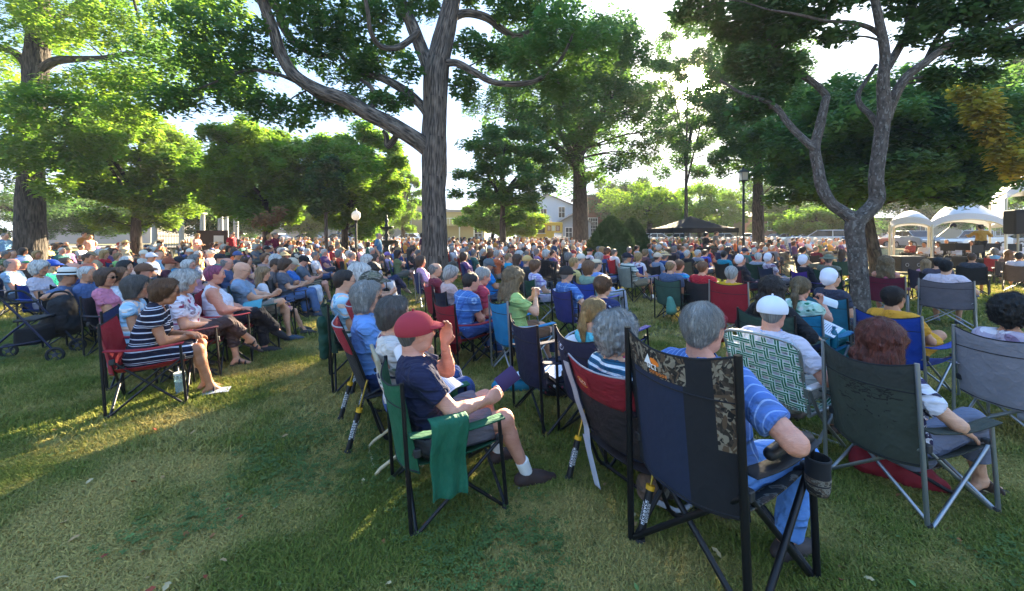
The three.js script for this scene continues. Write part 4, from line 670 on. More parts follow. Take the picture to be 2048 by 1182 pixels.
function figure(o, res) {
  const key = res + JSON.stringify(o); if (bodyCache.has(key)) return bodyCache.get(key);
  const J = skeleton(o), r = RES[res], { k, H, u, fw, X, on } = J, f = o.sex !== 'm', fat = o.fat ?? 0.3, G = 1.38 - fat * 0.28, out = { headM: J.headM, J }, w = o.sex === 'c' ? 0.85 : 1;
  const torso = (s, inf) => {
    const R = (x) => x * k * w + inf, q = { n: fw, k: 0.05 * k };
    s.cap(on(-0.075, 0.02, 0), on(0.075, 0.02, 0), R(0.10 + fat * 0.03), R(0.10 + fat * 0.03), { ...q, g: 1.05 });
    s.cap(on(0, 0.08, 0.01 + fat * 0.03), on(0, 0.22, 0.005 + fat * 0.02), R(0.135 + fat * 0.055), R(0.138 + fat * 0.04), { ...q, g: G });
    s.cap(on(0, 0.22, 0), on(0, 0.36, -0.005), R(0.14 + fat * 0.035), R(f ? 0.142 : 0.158), { ...q, g: G * 1.05 });
    s.cap(J.arms[1].S.clone().addScaledVector(X, 0.03), J.arms[0].S.clone().addScaledVector(X, -0.03), R(0.062), R(0.062), { k: 0.06 * k });
    if (f && o.sex === 'f') for (const e of [-1, 1]) s.ball(on(e * 0.072, 0.30 - fat * 0.03, 0.080 + fat * 0.02), R(0.062 + fat * 0.012), { k: 0.05 });
    for (const a of J.arms) s.cap(J.N.clone().addScaledVector(fw, -0.012), a.S, R(0.043), R(0.048), { k: 0.045 * k });
  };
  const au = f ? 0.041 + fat * 0.017 : 0.048 + fat * 0.012, thigh = (f ? 0.078 : 0.076) + fat * 0.02, knee = 0.056 + fat * 0.007, calf = 0.050 + fat * 0.008;
  const skin = new Sdf(); torso(skin, -0.004);
  skin.cap(J.N.clone().addScaledVector(u, -0.03), J.N.clone().addScaledVector(J.neckUp, 0.10 * k), f ? 0.05 : 0.062, f ? 0.046 : 0.056, { k: 0.03 });
  for (const a of J.arms) { skin.cap(a.S, a.el, au * k * w * 1.04, au * 0.86 * k * w, { k: 0.03 }); const m = a.el.clone().lerp(a.wr, 0.3); skin.cap(a.el, m, au * 0.84 * k * w, au * 0.86 * k * w, { k: 0.02 }); skin.cap(m, a.wr, au * 0.86 * k * w, 0.0275 * k * w, { k: 0.02 }); }
  for (const l of J.legs) { const m = l.kn.clone().lerp(l.an, 0.32), back = fw.clone().multiplyScalar(-0.012); skin.cap(l.h, l.kn, thigh * k * w, knee * k * w, { k: 0.03 }); skin.cap(l.kn, m.clone().add(back), knee * 0.93 * k * w, calf * k * w, { k: 0.025 }); skin.cap(m.clone().add(back), l.an, calf * k * w, 0.034 * k * w, { k: 0.025 });
    const dn = V(0, -1, 0).addScaledVector(l.toe, l.toe.y).normalize(), hp = l.an.clone().addScaledVector(l.toe, -0.045 * k).addScaledVector(dn, 0.045 * k), bp = l.an.clone().addScaledVector(l.toe, 0.11 * k).addScaledVector(dn, 0.060 * k), tp = l.an.clone().addScaledVector(l.toe, 0.16 * k).addScaledVector(dn, 0.066 * k);
    l.dn = dn; l.hp = hp; l.bp = bp; l.tp = tp;
    skin.cap(l.an, hp, 0.033 * k, 0.030 * k, { k: 0.02 }); skin.cap(l.an, bp, 0.032 * k, 0.026 * k, { k: 0.02 }); skin.cap(bp, tp, 0.030 * k, 0.020 * k, { n: dn, g: 1.5, k: 0.02 }); }
  const list = [skin.mesh(r.body)], H4 = headGeo(o.sex, res).clone().applyMatrix4(J.headM); list.push(H4);
  for (const a of J.arms) list.push(handGeo(a.pose, a.s, res).clone().scale(k, k, k).applyMatrix4(frameY(a.wr, a.dir, a.palm)));
  const flat = list.map((g) => { g = g.toNonIndexed ? (g.index ? g.toNonIndexed() : g) : g; if (!g.attributes.color) g.setAttribute('color', new THREE.Float32BufferAttribute(new Float32Array(g.attributes.position.count * 3).fill(1), 3)); return g; });
  out.body = mergeGeometries(flat);
  // clothes
  const top = o.top ?? 'tee', wk = res === 'far' ? 0 : 0.008;
  const shirt = new Sdf(); shirt.wrinkle = wk; torso(shirt, 0.010);
  const slv = { tee: 0.62, polo: 0.72, tank: 0, long: 2, cap: 0.3, dress: 0.45 }[top];
  for (const a of J.arms) {
    const d = a.el.clone().sub(a.S).normalize();
    if (slv > 0) { const e = a.S.clone().lerp(a.el, Math.min(1, slv)); shirt.cap(a.S, a.el, au * k * w * 1.12 + 0.016, au * k * w + 0.020, { k: 0.035, cut: slv < 1 ? [e, d] : null }); }
    if (slv > 1) { const d2 = a.wr.clone().sub(a.el).normalize(); shirt.cap(a.el, a.wr, au * k * w + 0.012, 0.040 * k, { k: 0.02, cut: [a.el.clone().lerp(a.wr, slv > 1.5 ? 0.93 : 0.4), d2] }); }
  }
  if (top === 'tank') for (const a of J.arms) { shirt.p = shirt.p.filter((q) => !(q.k > 0.055)); shirt.cap(a.S.clone().addScaledVector(a.el.clone().sub(a.S), 0.28), a.S.clone().addScaledVector(X, a.s * 0.09), 0.075 * k, 0.08 * k, { sub: true, k: 0.02 }); }
  // neckline
  shirt.ball(J.N.clone().addScaledVector(u, 0.045).addScaledVector(fw, top === 'tank' || top === 'dress' ? 0.06 : 0.03), (f ? 0.072 : 0.064) * k, { sub: true, k: 0.012 });
  if (top === 'dress') { shirt.cap(J.legs[0].h.clone().lerp(J.legs[1].h, 0.5), J.legs[0].kn.clone().lerp(J.legs[1].kn, 0.5), 0.12 * k, 0.085 * k, { k: 0.07, cut: [J.legs[0].kn.clone().lerp(J.legs[0].h, 0.06), J.legs[0].kn.clone().sub(J.legs[0].h).normalize()] }); for (const l of J.legs) { const d = l.kn.clone().sub(l.h).normalize(); shirt.cap(l.h, l.kn, (thigh + 0.02) * k, (knee + 0.03) * k, { k: 0.06, cut: [l.h.clone().lerp(l.kn, 0.93), d] }); } }
  out.shirt = shirt.mesh(r.cloth);
  if (top === 'polo') { const c = new Sdf(), N2 = J.N.clone().addScaledVector(u, 0.02).addScaledVector(fw, 0.012); c.cap(N2.clone().addScaledVector(u, -0.012), N2.clone().addScaledVector(u, 0.024).addScaledVector(fw, -0.010), 0.078 * k, 0.072 * k, { cut: [N2.clone().addScaledVector(u, 0.024), u], cut2: [N2.clone().addScaledVector(u, -0.022), u.clone().negate()] }); c.cap(N2.clone().addScaledVector(u, -0.1), N2.clone().addScaledVector(u, 0.1), 0.068 * k, 0.064 * k, { sub: true, k: 0.004 }); out.collar = c.mesh(Math.max(0.006, r.cloth * 0.6)); }
  const bottom = o.bottom ?? 'shorts', pants = new Sdf(); pants.wrinkle = wk;
  if (top !== 'dress') {
    const R = (x) => x * k * w + 0.012;
    pants.cap(on(-0.075, 0.005, 0), on(0.075, 0.005, 0), R(0.104 + fat * 0.03), R(0.104 + fat * 0.03), { n: fw, g: 1.03, k: 0.05, cut: [on(0, 0.10, 0), u] });
    for (const l of J.legs) {
      const d = l.kn.clone().sub(l.h).normalize(), short = bottom === 'shorts';
      pants.cap(l.h, l.kn, R(thigh) + 0.008, R(knee) + (short ? 0.022 : 0.006), { k: 0.04, cut: short ? [l.h.clone().lerp(l.kn, o.shortLen ?? 0.82), d] : null });
      if (!short) { const d2 = l.an.clone().sub(l.kn).normalize(), end = bottom === 'capri' ? 0.62 : 0.93; pants.cap(l.kn, l.an, R(knee) + 0.006, R(0.043) + 0.012, { k: 0.03, cut: [l.kn.clone().lerp(l.an, end), d2] }); }
    }
    out.bottom = pants.mesh(r.cloth);
  }
  // shoes
  out.shoes = J.legs.map((l) => {
    const s = new Sdf(), sole = l.hp.clone().addScaledVector(l.dn, 0.040 * k), cut = [sole, l.dn], kind = o.shoe ?? 'shoe';
    if (kind === 'sandal') {
      const so = new Sdf(), y0 = l.hp.clone().addScaledVector(l.dn, 0.028 * k), y1 = l.tp.clone().addScaledVector(l.dn, 0.018 * k); so.cap(y0, y1, 0.040 * k, 0.043 * k, { n: l.dn, g: 2.6 });
      for (const t of [0.18, 0.62]) { const c = l.an.clone().lerp(l.bp, t * 1.3), x = l.toe.clone().cross(l.dn).normalize(); so.cap(c.clone().addScaledVector(x, -0.028 * k).addScaledVector(l.dn, 0.012), c.clone().addScaledVector(x, 0.028 * k).addScaledVector(l.dn, 0.012), 0.037 * k, 0.037 * k, { n: l.toe, g: 3.4, k: 0.01 }); }
      return so.mesh(r.shoe * 0.8);
    }
    s.cap(l.hp.clone().addScaledVector(l.toe, 0.002), l.bp, 0.043 * k, 0.046 * k, { k: 0.03, cut }); s.cap(l.bp, l.tp.clone().addScaledVector(l.toe, 0.025 * k), 0.044 * k, 0.033 * k, { k: 0.03, cut }); s.cap(l.an.clone().addScaledVector(l.dn, 0.02), l.bp.clone().lerp(l.an, 0.35), 0.045 * k, 0.042 * k, { k: 0.03, cut });
    s.ball(l.an.clone().addScaledVector(l.dn, -0.045 * k), 0.044 * k, { sub: true, k: 0.008 });
    return s.mesh(r.shoe);
  });
  if (res === 'near' && o.shoe !== 'sandal') out.soles = J.legs.map((l) => { const so = new Sdf(), a = l.hp.clone().addScaledVector(l.dn, 0.030 * k), up = l.dn.clone().negate(); so.cap(a, l.tp.clone().addScaledVector(l.toe, 0.02 * k).addScaledVector(l.dn, 0.004), 0.050 * k, 0.044 * k, { k: 0.02, n: l.dn, g: 1.0, cut: [a.clone().addScaledVector(l.dn, 0.014 * k), l.dn], cut2: [a.clone().addScaledVector(l.dn, -0.006 * k), up] }); return so.mesh(0.008); });
  if (o.sock && res !== 'far') out.socks = J.legs.map((l) => { const up = l.kn.clone().sub(l.an).normalize(), s = new Sdf(); s.cap(l.an.clone().addScaledVector(up, -0.03), l.an.clone().addScaledVector(up, 0.12), 0.039 * k, 0.047 * k, { cut: [l.an.clone().addScaledVector(up, o.sock), up] }); return s.mesh(r.shoe); });
  bodyCache.set(key, out); return out;
}
// ----- hair, in head axes -----
const hairCache = {};
function hairGeo(kind, res) {
  return hairCache[kind + res] ??= (() => {
    const s = new Sdf(), X = V(1, 0, 0), shell = (inf, y0 = 0.035) => { s.cap(V(0, y0, -0.032), V(0, y0 + 0.004, 0.012), 0.090 + inf, 0.085 + inf, { n: X, g: 1.10, k: 0.03 }); };
    const face = (y, z, rr = 0.10) => { s.cap(V(0, y - 0.25, z + 0.03), V(0, y, z), rr, rr * 0.93, { sub: true, k: 0.02 }); };
    s.wrinkle = 0.004; s.freq = 32;
    const sides = (d, rr, back = 0) => { for (const e of [-1, 1]) s.cap(V(e * 0.062, 0.03, -0.02), V(e * 0.068, d, -0.012 - back), rr, rr * 0.85, { k: 0.04 }); s.cap(V(0, 0.03, -0.06), V(0, d, -0.072), 0.062, 0.058, { n: V(0, 0, 1), g: 1.25, k: 0.05 }); };
    if (kind === 'short') { shell(0.010); s.cap(V(0, 0.0, -0.05), V(0, -0.035, -0.06), 0.062, 0.050, { k: 0.03, n: X, g: 0.95 }); face(0.015, 0.095, 0.088); for (const e of [-1, 1]) s.ball(V(e * 0.09, -0.008, 0.0), 0.026, { sub: true, k: 0.01 }); }
    if (kind === 'bald') { shell(0.006); s.cap(V(0, 0.0, -0.05), V(0, -0.03, -0.06), 0.060, 0.050, { k: 0.03 }); face(0.05, 0.08, 0.10); s.ball(V(0, 0.17, 0.02), 0.125, { sub: true, k: 0.01 }); for (const e of [-1, 1]) s.ball(V(e * 0.09, -0.008, 0.0), 0.026, { sub: true, k: 0.01 }); }
    if (kind === 'crop') { shell(0.024); s.cap(V(0, 0.0, -0.05), V(0, -0.055, -0.06), 0.078, 0.058, { k: 0.04, n: X, g: 0.95 }); for (const e of [-1, 1]) s.cap(V(e * 0.06, 0.05, 0.0), V(e * 0.068, -0.005, -0.005), 0.03, 0.022, { k: 0.03 }); face(0.012, 0.108, 0.096); s.wrinkle = 0.007; s.freq = 22; }
    if (kind === 'bob') { shell(0.026, 0.04); sides(-0.075, 0.040); face(0.008, 0.116, 0.100); s.wrinkle = 0.004; }
    if (kind === 'curly') { shell(0.036, 0.045); sides(-0.045, 0.042); s.ball(V(0, 0.075, 0.05), 0.055, { k: 0.05 }); face(-0.012, 0.116, 0.092); s.wrinkle = 0.014; s.freq = 42; }
    if (kind === 'long') { shell(0.022, 0.04); sides(-0.16, 0.042, 0.02); s.cap(V(-0.03, -0.1, -0.075), V(-0.035, -0.25, -0.085), 0.055, 0.045, { n: V(0, 0, 1), g: 1.7, k: 0.05 }); s.cap(V(0.03, -0.1, -0.075), V(0.03, -0.25, -0.085), 0.055, 0.045, { n: V(0, 0, 1), g: 1.7, k: 0.05 }); face(-0.02, 0.118, 0.092); s.wrinkle = 0.008; s.freq = 26; }
    if (kind === 'mane') { shell(0.034, 0.045); sides(-0.20, 0.062, 0.02); s.cap(V(-0.05, -0.1, -0.07), V(-0.075, -0.24, -0.08), 0.075, 0.06, { k: 0.05 }); s.cap(V(0.05, -0.1, -0.07), V(0.075, -0.24, -0.08), 0.075, 0.06, { k: 0.05 }); face(-0.02, 0.122, 0.09); s.wrinkle = 0.011; s.freq = 30; }
    if (kind === 'tail') { shell(0.014); s.cap(V(0, 0, -0.05), V(0, -0.03, -0.06), 0.062, 0.05, { k: 0.03 }); s.ball(V(0, 0.01, -0.125), 0.024, { k: 0.02 }); s.cap(V(0, 0.005, -0.13), V(0, -0.11, -0.145), 0.026, 0.034, { k: 0.02 }); s.cap(V(0, -0.11, -0.145), V(0, -0.24, -0.125), 0.034, 0.014, { k: 0.02 }); face(0.01, 0.098, 0.088); }
    if (kind === 'bun') { shell(0.016); s.cap(V(0, 0, -0.05), V(0, -0.035, -0.06), 0.064, 0.05, { k: 0.03 }); s.ball(V(0, 0.03, -0.135), 0.045, { k: 0.02 }); face(0.01, 0.098, 0.088); s.wrinkle = 0.008; s.freq = 34; }
    if (res === 'far') s.wrinkle *= 0.6;
    const g = s.mesh(RES[res].hair), p = g.attributes.position, uv = g.attributes.uv;
    for (let i = 0; i < p.count; i++) { const x = p.getX(i), y = p.getY(i), z = p.getZ(i); uv.setXY(i, Math.atan2(x, -z - 0.02) / 6.2832 * 3, (Math.hypot(x, z) * 0.5 - y) * 2.2); }
    if (res !== 'near') return g;
    // single locks that lift off the mass, so that its outline is not clean
    const q = rng(kind.length * 31 + 7), ix = g.index.array, nr = g.attributes.normal, P = [], N = [], U = [], I = [], curl = kind === 'curly' ? 1 : kind === 'mane' || kind === 'crop' ? 0.45 : 0.15, longer = kind === 'mane' || kind === 'long' || kind === 'bob' ? 1.8 : 1, count = 3000;
    for (let k = 0; k < count; k++) {
      const f = ((q() * ix.length / 3) | 0) * 3, i = ix[f], b = V().fromBufferAttribute(p, i), n = V().fromBufferAttribute(nr, i); if (n.y < -0.75) continue;
      const down = V(b.x * 1.5, -0.9 - 0.3 * q(), (b.z + 0.02) * (b.z > 0.04 ? -0.4 : 0.8)).add(V(q() - 0.5, q() - 0.5, q() - 0.5).multiplyScalar(0.5 + 2.2 * curl)), t = down.addScaledVector(n, -down.dot(n)).normalize(), side = t.clone().cross(n).normalize(), L = (0.022 + 0.03 * q()) * longer * (1 - 0.4 * curl), w = 0.0006 + 0.0006 * q(), lift = 0.002 + 0.006 * q() * q() + 0.004 * curl, o = P.length / 3;
      for (let m = 0; m <= 3; m++) { const a = m / 3, c = b.clone().addScaledVector(t, L * a).addScaledVector(n, 0.001 + lift * Math.sin(a * 2.6) - (0.002 + L * L * 4) * a * a + curl * 0.006 * Math.sin(a * 7 + k)).addScaledVector(side, curl * 0.008 * Math.sin(a * 6 + k * 2)); for (const e of [-1, 1]) { P.push(c.x + side.x * w * e * (1 - a * 0.7), c.y + side.y * w * e * (1 - a * 0.7), c.z + side.z * w * e * (1 - a * 0.7)); N.push(n.x, n.y, n.z); U.push(k * 0.137 % 1, q()); } if (m) I.push(o + m * 2 - 2, o + m * 2 - 1, o + m * 2, o + m * 2, o + m * 2 - 1, o + m * 2 + 1); }
    }
    const h = new THREE.BufferGeometry(); h.setAttribute('position', new THREE.Float32BufferAttribute(P, 3)); h.setAttribute('normal', new THREE.Float32BufferAttribute(N, 3)); h.setAttribute('uv', new THREE.Float32BufferAttribute(U, 2)); h.setIndex(I);
    return mergeGeometries([g, h]);
  })();
}
const strand = dataTex(512, (u, v) => { const k = tfbm(u, v * 0.125, 64, 3, 3) * 0.9 + tnoise(u, v * 0.5, 24, 8) * 0.35, c = clamp(0.82 + k * 0.75, 0.3, 1.4) / 1.2; return [c, c, c]; }, true);
const strandBump = dataTex(512, (u, v) => { const k = 0.5 + 0.6 * tfbm(u, v * 0.125, 64, 3, 3) + 0.25 * tnoise(u, v * 0.25, 32, 8); return [k, k, k]; });
const hairMat = (hex) => mat(hex, 0.6, { map: strand, bumpMap: strandBump, bumpScale: 0.006 });
// ----- hats and glasses, in head axes -----
const hatCache = {};
function hatGeo(kind) {
  return hatCache[kind] ??= (() => {
    const dome = (rx, ry, rz, y, cut = 0.62) => { const g = new THREE.SphereGeometry(1, 20, 10, 0, 6.2832, 0, Math.PI * cut).scale(rx, ry, rz).translate(0, y, -0.012); return g; };
    const brim = (a, b, y, tilt = 0) => { const pts = [[a * 0.8, 0.012], [a, 0.002], [(a + b) / 2, -0.004], [b, tilt], [b + 0.003, tilt + 0.004], [(a + b) / 2, 0.006], [a, 0.014]].map(([x, q]) => new THREE.Vector2(x, q)); return new THREE.LatheGeometry(pts, 28).scale(1, 1, 1.1).translate(0, y, -0.01); };
    if (kind === 'cap') return { hat: merge([dome(0.107, 0.104, 0.123, 0.036, 0.60), new THREE.SphereGeometry(0.008, 8, 6).translate(0, 0.147, -0.012)]), visor: sheet((a, b) => { const x = (a * 2 - 1) * 0.092, e = Math.sqrt(Math.max(0, 1 - (a * 2 - 1) ** 2)); return [x * (1 - 0.06 * b), 0.043 - 0.16 * x * x / 0.09 + 0.012 - b * 0.014 - b * b * 0.02 * e, -0.012 + 0.117 * Math.sqrt(Math.max(0, 1 - (x / 0.1) ** 2)) + b * 0.078 * Math.pow(e, 0.55)]; }, 14, 6, 0.006) };
    if (kind === 'fedora') { const pts = [[0.088, 0.05], [0.098, 0.052], [0.096, 0.11], [0.088, 0.145], [0.05, 0.155], [0.001, 0.143]].map(([x, y]) => new THREE.Vector2(x, y)); const band = [[0.0985, 0.058], [0.1005, 0.06], [0.0985, 0.087], [0.097, 0.088]].map(([x, y]) => new THREE.Vector2(x, y)); return { hat: merge([new THREE.LatheGeometry(pts, 28).scale(1, 1, 1.13).translate(0, 0, -0.01), brim(0.095, 0.165, 0.052, -0.006)]), band: new THREE.LatheGeometry(band, 28).scale(1, 1, 1.13).translate(0, 0, -0.01) }; }
    if (kind === 'sunhat') return { hat: merge([dome(0.103, 0.095, 0.118, 0.055, 0.5), brim(0.1, 0.19, 0.052, -0.022)]) };
    if (kind === 'flat') return { hat: merge([dome(0.106, 0.062, 0.125, 0.07, 0.55)]), visor: sheet((a, b) => { const x = (a * 2 - 1) * 0.08, e = Math.sqrt(Math.max(0, 1 - (a * 2 - 1) ** 2)); return [x, 0.06 - b * 0.018, 0.085 + b * 0.05 * e]; }, 10, 4, 0.006) };
    if (kind === 'kapp') { const s = new Sdf(); s.cap(V(0, 0.055, -0.045), V(0, 0.015, -0.062), 0.102, 0.094, { n: V(1, 0, 0), g: 1.02, k: 0.03 }); s.cap(V(0, -0.02, -0.085), V(0, -0.065, -0.10), 0.05, 0.022, { n: V(1, 0, 0), g: 0.9, k: 0.05 }); s.cap(V(0, 0.1, 0.12), V(0, -0.2, 0.08), 0.125, 0.12, { sub: true, k: 0.01 }); return { hat: s.mesh(0.011) }; }
    if (kind === 'scarf') { const s = new Sdf(); s.cap(V(0, 0.04, -0.03), V(0, 0.045, 0.01), 0.101, 0.096, { n: V(1, 0, 0), g: 1.1 }); s.cap(V(0, -0.2, 0.13), V(0, 0.02, 0.115), 0.1, 0.09, { sub: true, k: 0.02 }); return { hat: s.mesh(0.011) }; }
  })();
}
const glassesGeo = (() => { let c; return () => c ??= { frame: merge([...[-1, 1].map((e) => new THREE.TorusGeometry(0.024, 0.0022, 5, 18).scale(1.15, 0.85, 1).translate(e * 0.033, 0.010, 0.106)), rod([-0.008, 0.014, 0.107], [0.008, 0.014, 0.107], 0.002, 5), ...[-1, 1].map((e) => tube([[e * 0.060, 0.014, 0.104, 0.002], [e * 0.078, 0.016, 0.05, 0.002], [e * 0.081, 0.014, -0.005, 0.002], [e * 0.079, -0.005, -0.022, 0.002]], { seg: 5, sub: 2 }))]), lens: merge([-1, 1].map((e) => new THREE.SphereGeometry(0.024, 12, 8).scale(1.12, 0.82, 0.10).translate(e * 0.033, 0.010, 0.106))) }; })();
const clothBump = dataTex(512, (u, v) => { const a = 1 - Math.abs(tfbm(u + 0.03 * tnoise(u, v, 6, 4), v, 7, 4, 60)) * 2.2, b = tfbm(u, v, 20, 3, 70), h = 0.35 + 0.5 * a * a + 0.2 * b; return [h, h, h]; });
clothBump.repeat.set(2.2, 1.7);
const cloth = (hex, extra) => mat(hex, 0.93, { bumpMap: clothBump, bumpScale: 0.026, ...extra });
// how far the head sits behind the seat's middle, so that a head can be put where the photograph shows it
const headBack = (lean, hipz = -0.10) => hipz - Math.sin(lean * D2R) * 0.56 + 0.05;
const skinMap = dataTex(256, (u, v) => { const a = tfbm(u, v, 8, 4, 81), b = tfbm(u, v, 40, 2, 85); return [0.94 + 0.08 * a + 0.05 * b, 0.90 + 0.16 * a + 0.07 * b, 0.88 + 0.18 * a + 0.07 * b]; }, true); skinMap.repeat.set(5, 5);
const skinBump = dataTex(256, (u, v) => { const h = 0.5 + 0.35 * tfbm(u, v, 40, 3, 88) + 0.2 * tfbm(u, v, 9, 2, 86); return [h, h, h]; }); skinBump.repeat.set(6, 6);
const SKIN = { fair: 0xd9a585, pink: 0xdb9c82, tan: 0xb97f5b, warm: 0xc68f6c, brown: 0x7b5138 };
const skinMat = (hex) => mat(hex, 0.56, { vertexColors: true, map: skinMap, bumpMap: skinBump, bumpScale: 0.003 });
const HAIR = { white: 0xdad7d0, silver: 0xb2afa8, grey: 0x8b8782, salt: 0x6d6862, brown: 0x553c29, dark: 0x2d2119, black: 0x191512, blond: 0xb8935a, ash: 0x8d7654, auburn: 0x6e2f1c, chest: 0x7a5434, pinkish: 0x9c4a6a, sandy: 0xa08058 };
// a person: o = { pose fields, skin, hair, hairHex, hat, hatHex, top, topHex or topMat, bottom, bottomHex, shoe, shoeHex, glasses, beard }
function person(pos, yaw, o, res, label, group) {
  const t = thing('person', label, 'person', pos, yaw, group), F = figure(o.pose, res);
  part('body', F.body, skinMat(SKIN[o.skin ?? 'fair'] ?? o.skin), t);
  part(o.pose.top === 'dress' ? 'dress' : 'shirt', F.shirt, o.topMat ?? cloth(o.topHex ?? 0x888888), t);
  if (F.collar) part('collar', F.collar, o.collarMat ?? o.topMat ?? cloth(o.topHex ?? 0x888888), t);
  if (F.bottom) part(o.pose.bottom === 'shorts' || !o.pose.bottom ? 'shorts' : 'trousers', F.bottom, o.bottomMat ?? cloth(o.bottomHex ?? 0x3b4458), t);
  if (res !== 'far') { F.shoes.forEach((g, i) => { const h = part(o.pose.shoe === 'sandal' ? 'sandal' : 'shoe', g, mat(o.shoeHex ?? 0x3a3733, 0.7), t); if (F.soles) part('sole', F.soles[i], mat(o.soleHex ?? 0x8f887c, 0.8), h); }); (F.socks || []).forEach((g) => part('sock', g, mat(o.sockHex ?? 0xe8e6e0, 0.95), t)); }
  const put = (name, geo, m) => { const p = part(name, geo, m, t); p.applyMatrix4(F.headM); return p; };
  if (o.hair) { const h = put('hair', hairGeo(o.hair, o.hat && res === 'near' ? 'mid' : res), hairMat(HAIR[o.hairHex] ?? o.hairHex ?? HAIR.grey)); if (o.hat) { h.scale.multiplyScalar(0.95); } }
  if (o.hat) { const h = hatGeo(o.hat), m = o.hatMat ?? mat(o.hatHex ?? 0xddddd5, 0.9), hp = put('hat', h.hat, m); if (h.visor) { const v = part('visor', h.visor, o.visorHex !== undefined ? mat(o.visorHex, 0.9) : m, hp); } if (h.band) part('hat_band', h.band, mat(0x15151b, 0.8), hp); }
  if (o.glasses && res !== 'far') { const gl = glassesGeo(), p = put('glasses', gl.frame, mat(o.glasses === 'sun' ? 0x241a16 : 0x5a4f48, 0.35)); part('lens', gl.lens, o.glasses === 'sun' ? mat(0x120d0b, 0.08) : mat(0xffffff, 0.02, { transmission: 1, thickness: 0 }), p); }
  if (o.beard && res !== 'far') { const s = beardGeo(res); put('beard', s, hairMat(HAIR[o.beard] ?? HAIR.grey)); }
  return t;
}
const beardCache = {};
const beardGeo = (res) => beardCache[res] ??= (() => { const s = new Sdf(); s.wrinkle = 0.003; s.freq = 40; s.cap(V(-0.045, -0.045, 0.045), V(0, -0.095, 0.068), 0.028, 0.026); s.cap(V(0.045, -0.045, 0.045), V(0, -0.095, 0.068), 0.028, 0.026); s.ball(V(0, -0.06, 0.10), 0.024, { sub: true, k: 0.01 }); return s.mesh(RES[res].hair); })();
// where a seated person sits, from the pixel of the top of the head and its height above the ground
function seatAt(px, py, h = 1.16) { let a = 0.8, b = 45; for (let i = 0; i < 50; i++) { const d = (a + b) / 2, y = EYE - (py - HORIZON) / FOCAL * d - groundY((px - MIDX) / FOCAL * d, -d) - h; y > 0 ? a = d : b = d; } const d = (a + b) / 2; return onGround(px, d); }
// seated poses; arms [left, right]: wrist x (outwards), y, z, elbow hint, palm, hand direction, hand pose
const POSE = {
  lap: { lean: 14, arms: [[0.05, 0.53, 0.14], [0.06, 0.53, 0.12]] },
  rest: { lean: 17, arms: [[0.27, 0.60, 0.08, [0.7, -0.5, -0.5]], [0.27, 0.60, 0.08, [-0.7, -0.5, -0.5]]] },
  cross: { lean: 15, arms: [[0.05, 0.56, 0.16], [0.06, 0.57, 0.13]], legs: [[0.10, 0.085, 0.40], [-0.14, 0.30, 0.56, [-0.1, 1, 0.6], [0.2, -0.5, 0.8]]] },
  ankle: { lean: 18, arms: [[0.12, 0.56, 0.14], [0.16, 0.58, 0.12]], legs: [[0.12, 0.085, 0.40], [-0.20, 0.54, 0.32, [-1, 0.5, 0.4], [0.85, -0.2, 0.35]]] },
  forward: { lean: -14, arms: [[-0.02, 0.60, 0.26, [0.5, -0.8, -0.2]], [0.03, 0.57, 0.28, [-0.5, -0.8, -0.2]]], head: [0, 2, 0] },
  read: { lean: 12, arms: [[0.07, 0.64, 0.18, [0.5, -0.8, -0.2], [-0.5, 0.2, -0.6], [-0.2, 0.5, 0.8], 'hold'], [0.08, 0.64, 0.17, [-0.5, -0.8, -0.2], [0.5, 0.2, -0.6], [0.2, 0.5, 0.8], 'hold']], head: [0, 22, 0] },
  legsout: { lean: 22, arms: [[0.08, 0.54, 0.10], [0.09, 0.54, 0.08]], legs: [[0.05, 0.09, 0.66, [0.15, 0.9, 0.7], [0.1, 0.55, 0.8]], [-0.02, 0.10, 0.68, [-0.15, 0.9, 0.7], [-0.1, 0.55, 0.8]]] },
  folded: { lean: 10, arms: [[-0.10, 0.70, 0.08, [0.7, -0.6, 0]], [-0.11, 0.73, 0.07, [-0.7, -0.6, 0]]] },
  chin: { lean: 4, arms: [[0.10, 0.54, 0.14], [0.06, 0.88, 0.08, [-0.3, -0.8, 0.4], [0, 0, -1], [0.2, 0.9, -0.1], 'fist']] },
  phone: { lean: 12, arms: [[0.09, 0.62, 0.14], [0.05, 0.84, 0.20, [-0.5, -0.8, 0], [0.3, 0, -1], [0.2, 0.9, 0.2], 'hold']], head: [0, 8, 0] },
};
const STAND = { seat: 0.90, hipz: 0, lean: 2, arms: [[0.24, 0.86, 0.06, [0.3, 0, -1], [-1, 0, 0], [0, -1, 0.1]], [0.24, 0.86, 0.06, [-0.3, 0, -1], [1, 0, 0], [0, -1, 0.1]]], legs: [[0.11, 0.085, 0.0, [0, 0, 1]], [0.11, 0.085, 0.02, [0, 0, 1]]] };

// ---------- chairs; origin on the ground below the seat, +z ahead ----------
const fabricMap = dataTex(256, (u, v) => { const w = 0.86 + 0.10 * (((Math.floor(u * 256) + Math.floor(v * 256)) & 1) ? 1 : -0.4) + 0.13 * tfbm(u, v, 5, 4, 3); return [w, w, w]; }, true);
fabricMap.repeat.set(2, 2);
const fabricBump = dataTex(256, (u, v) => { const a = 1 - Math.abs(tfbm(u, v, 4, 4, 6)) * 2, h = 0.4 + 0.4 * a + 0.12 * tfbm(u, v, 30, 2, 3); return [h, h, h]; });
const fabric = (hex, extra) => mat(hex, 0.8, { map: fabricMap, bumpMap: fabricBump, bumpScale: 0.012, ...extra });
const FRAME = { black: mat(0x17171a, 0.42, { metalness: 0.3 }), silver: mat(0xa4a7aa, 0.38, { metalness: 0.85 }), navy: mat(0x1b2140, 0.45, { metalness: 0.3 }), tan: mat(0xc7b48d, 0.5), dark: mat(0x2a2a2c, 0.55) };
const geoCache = {};
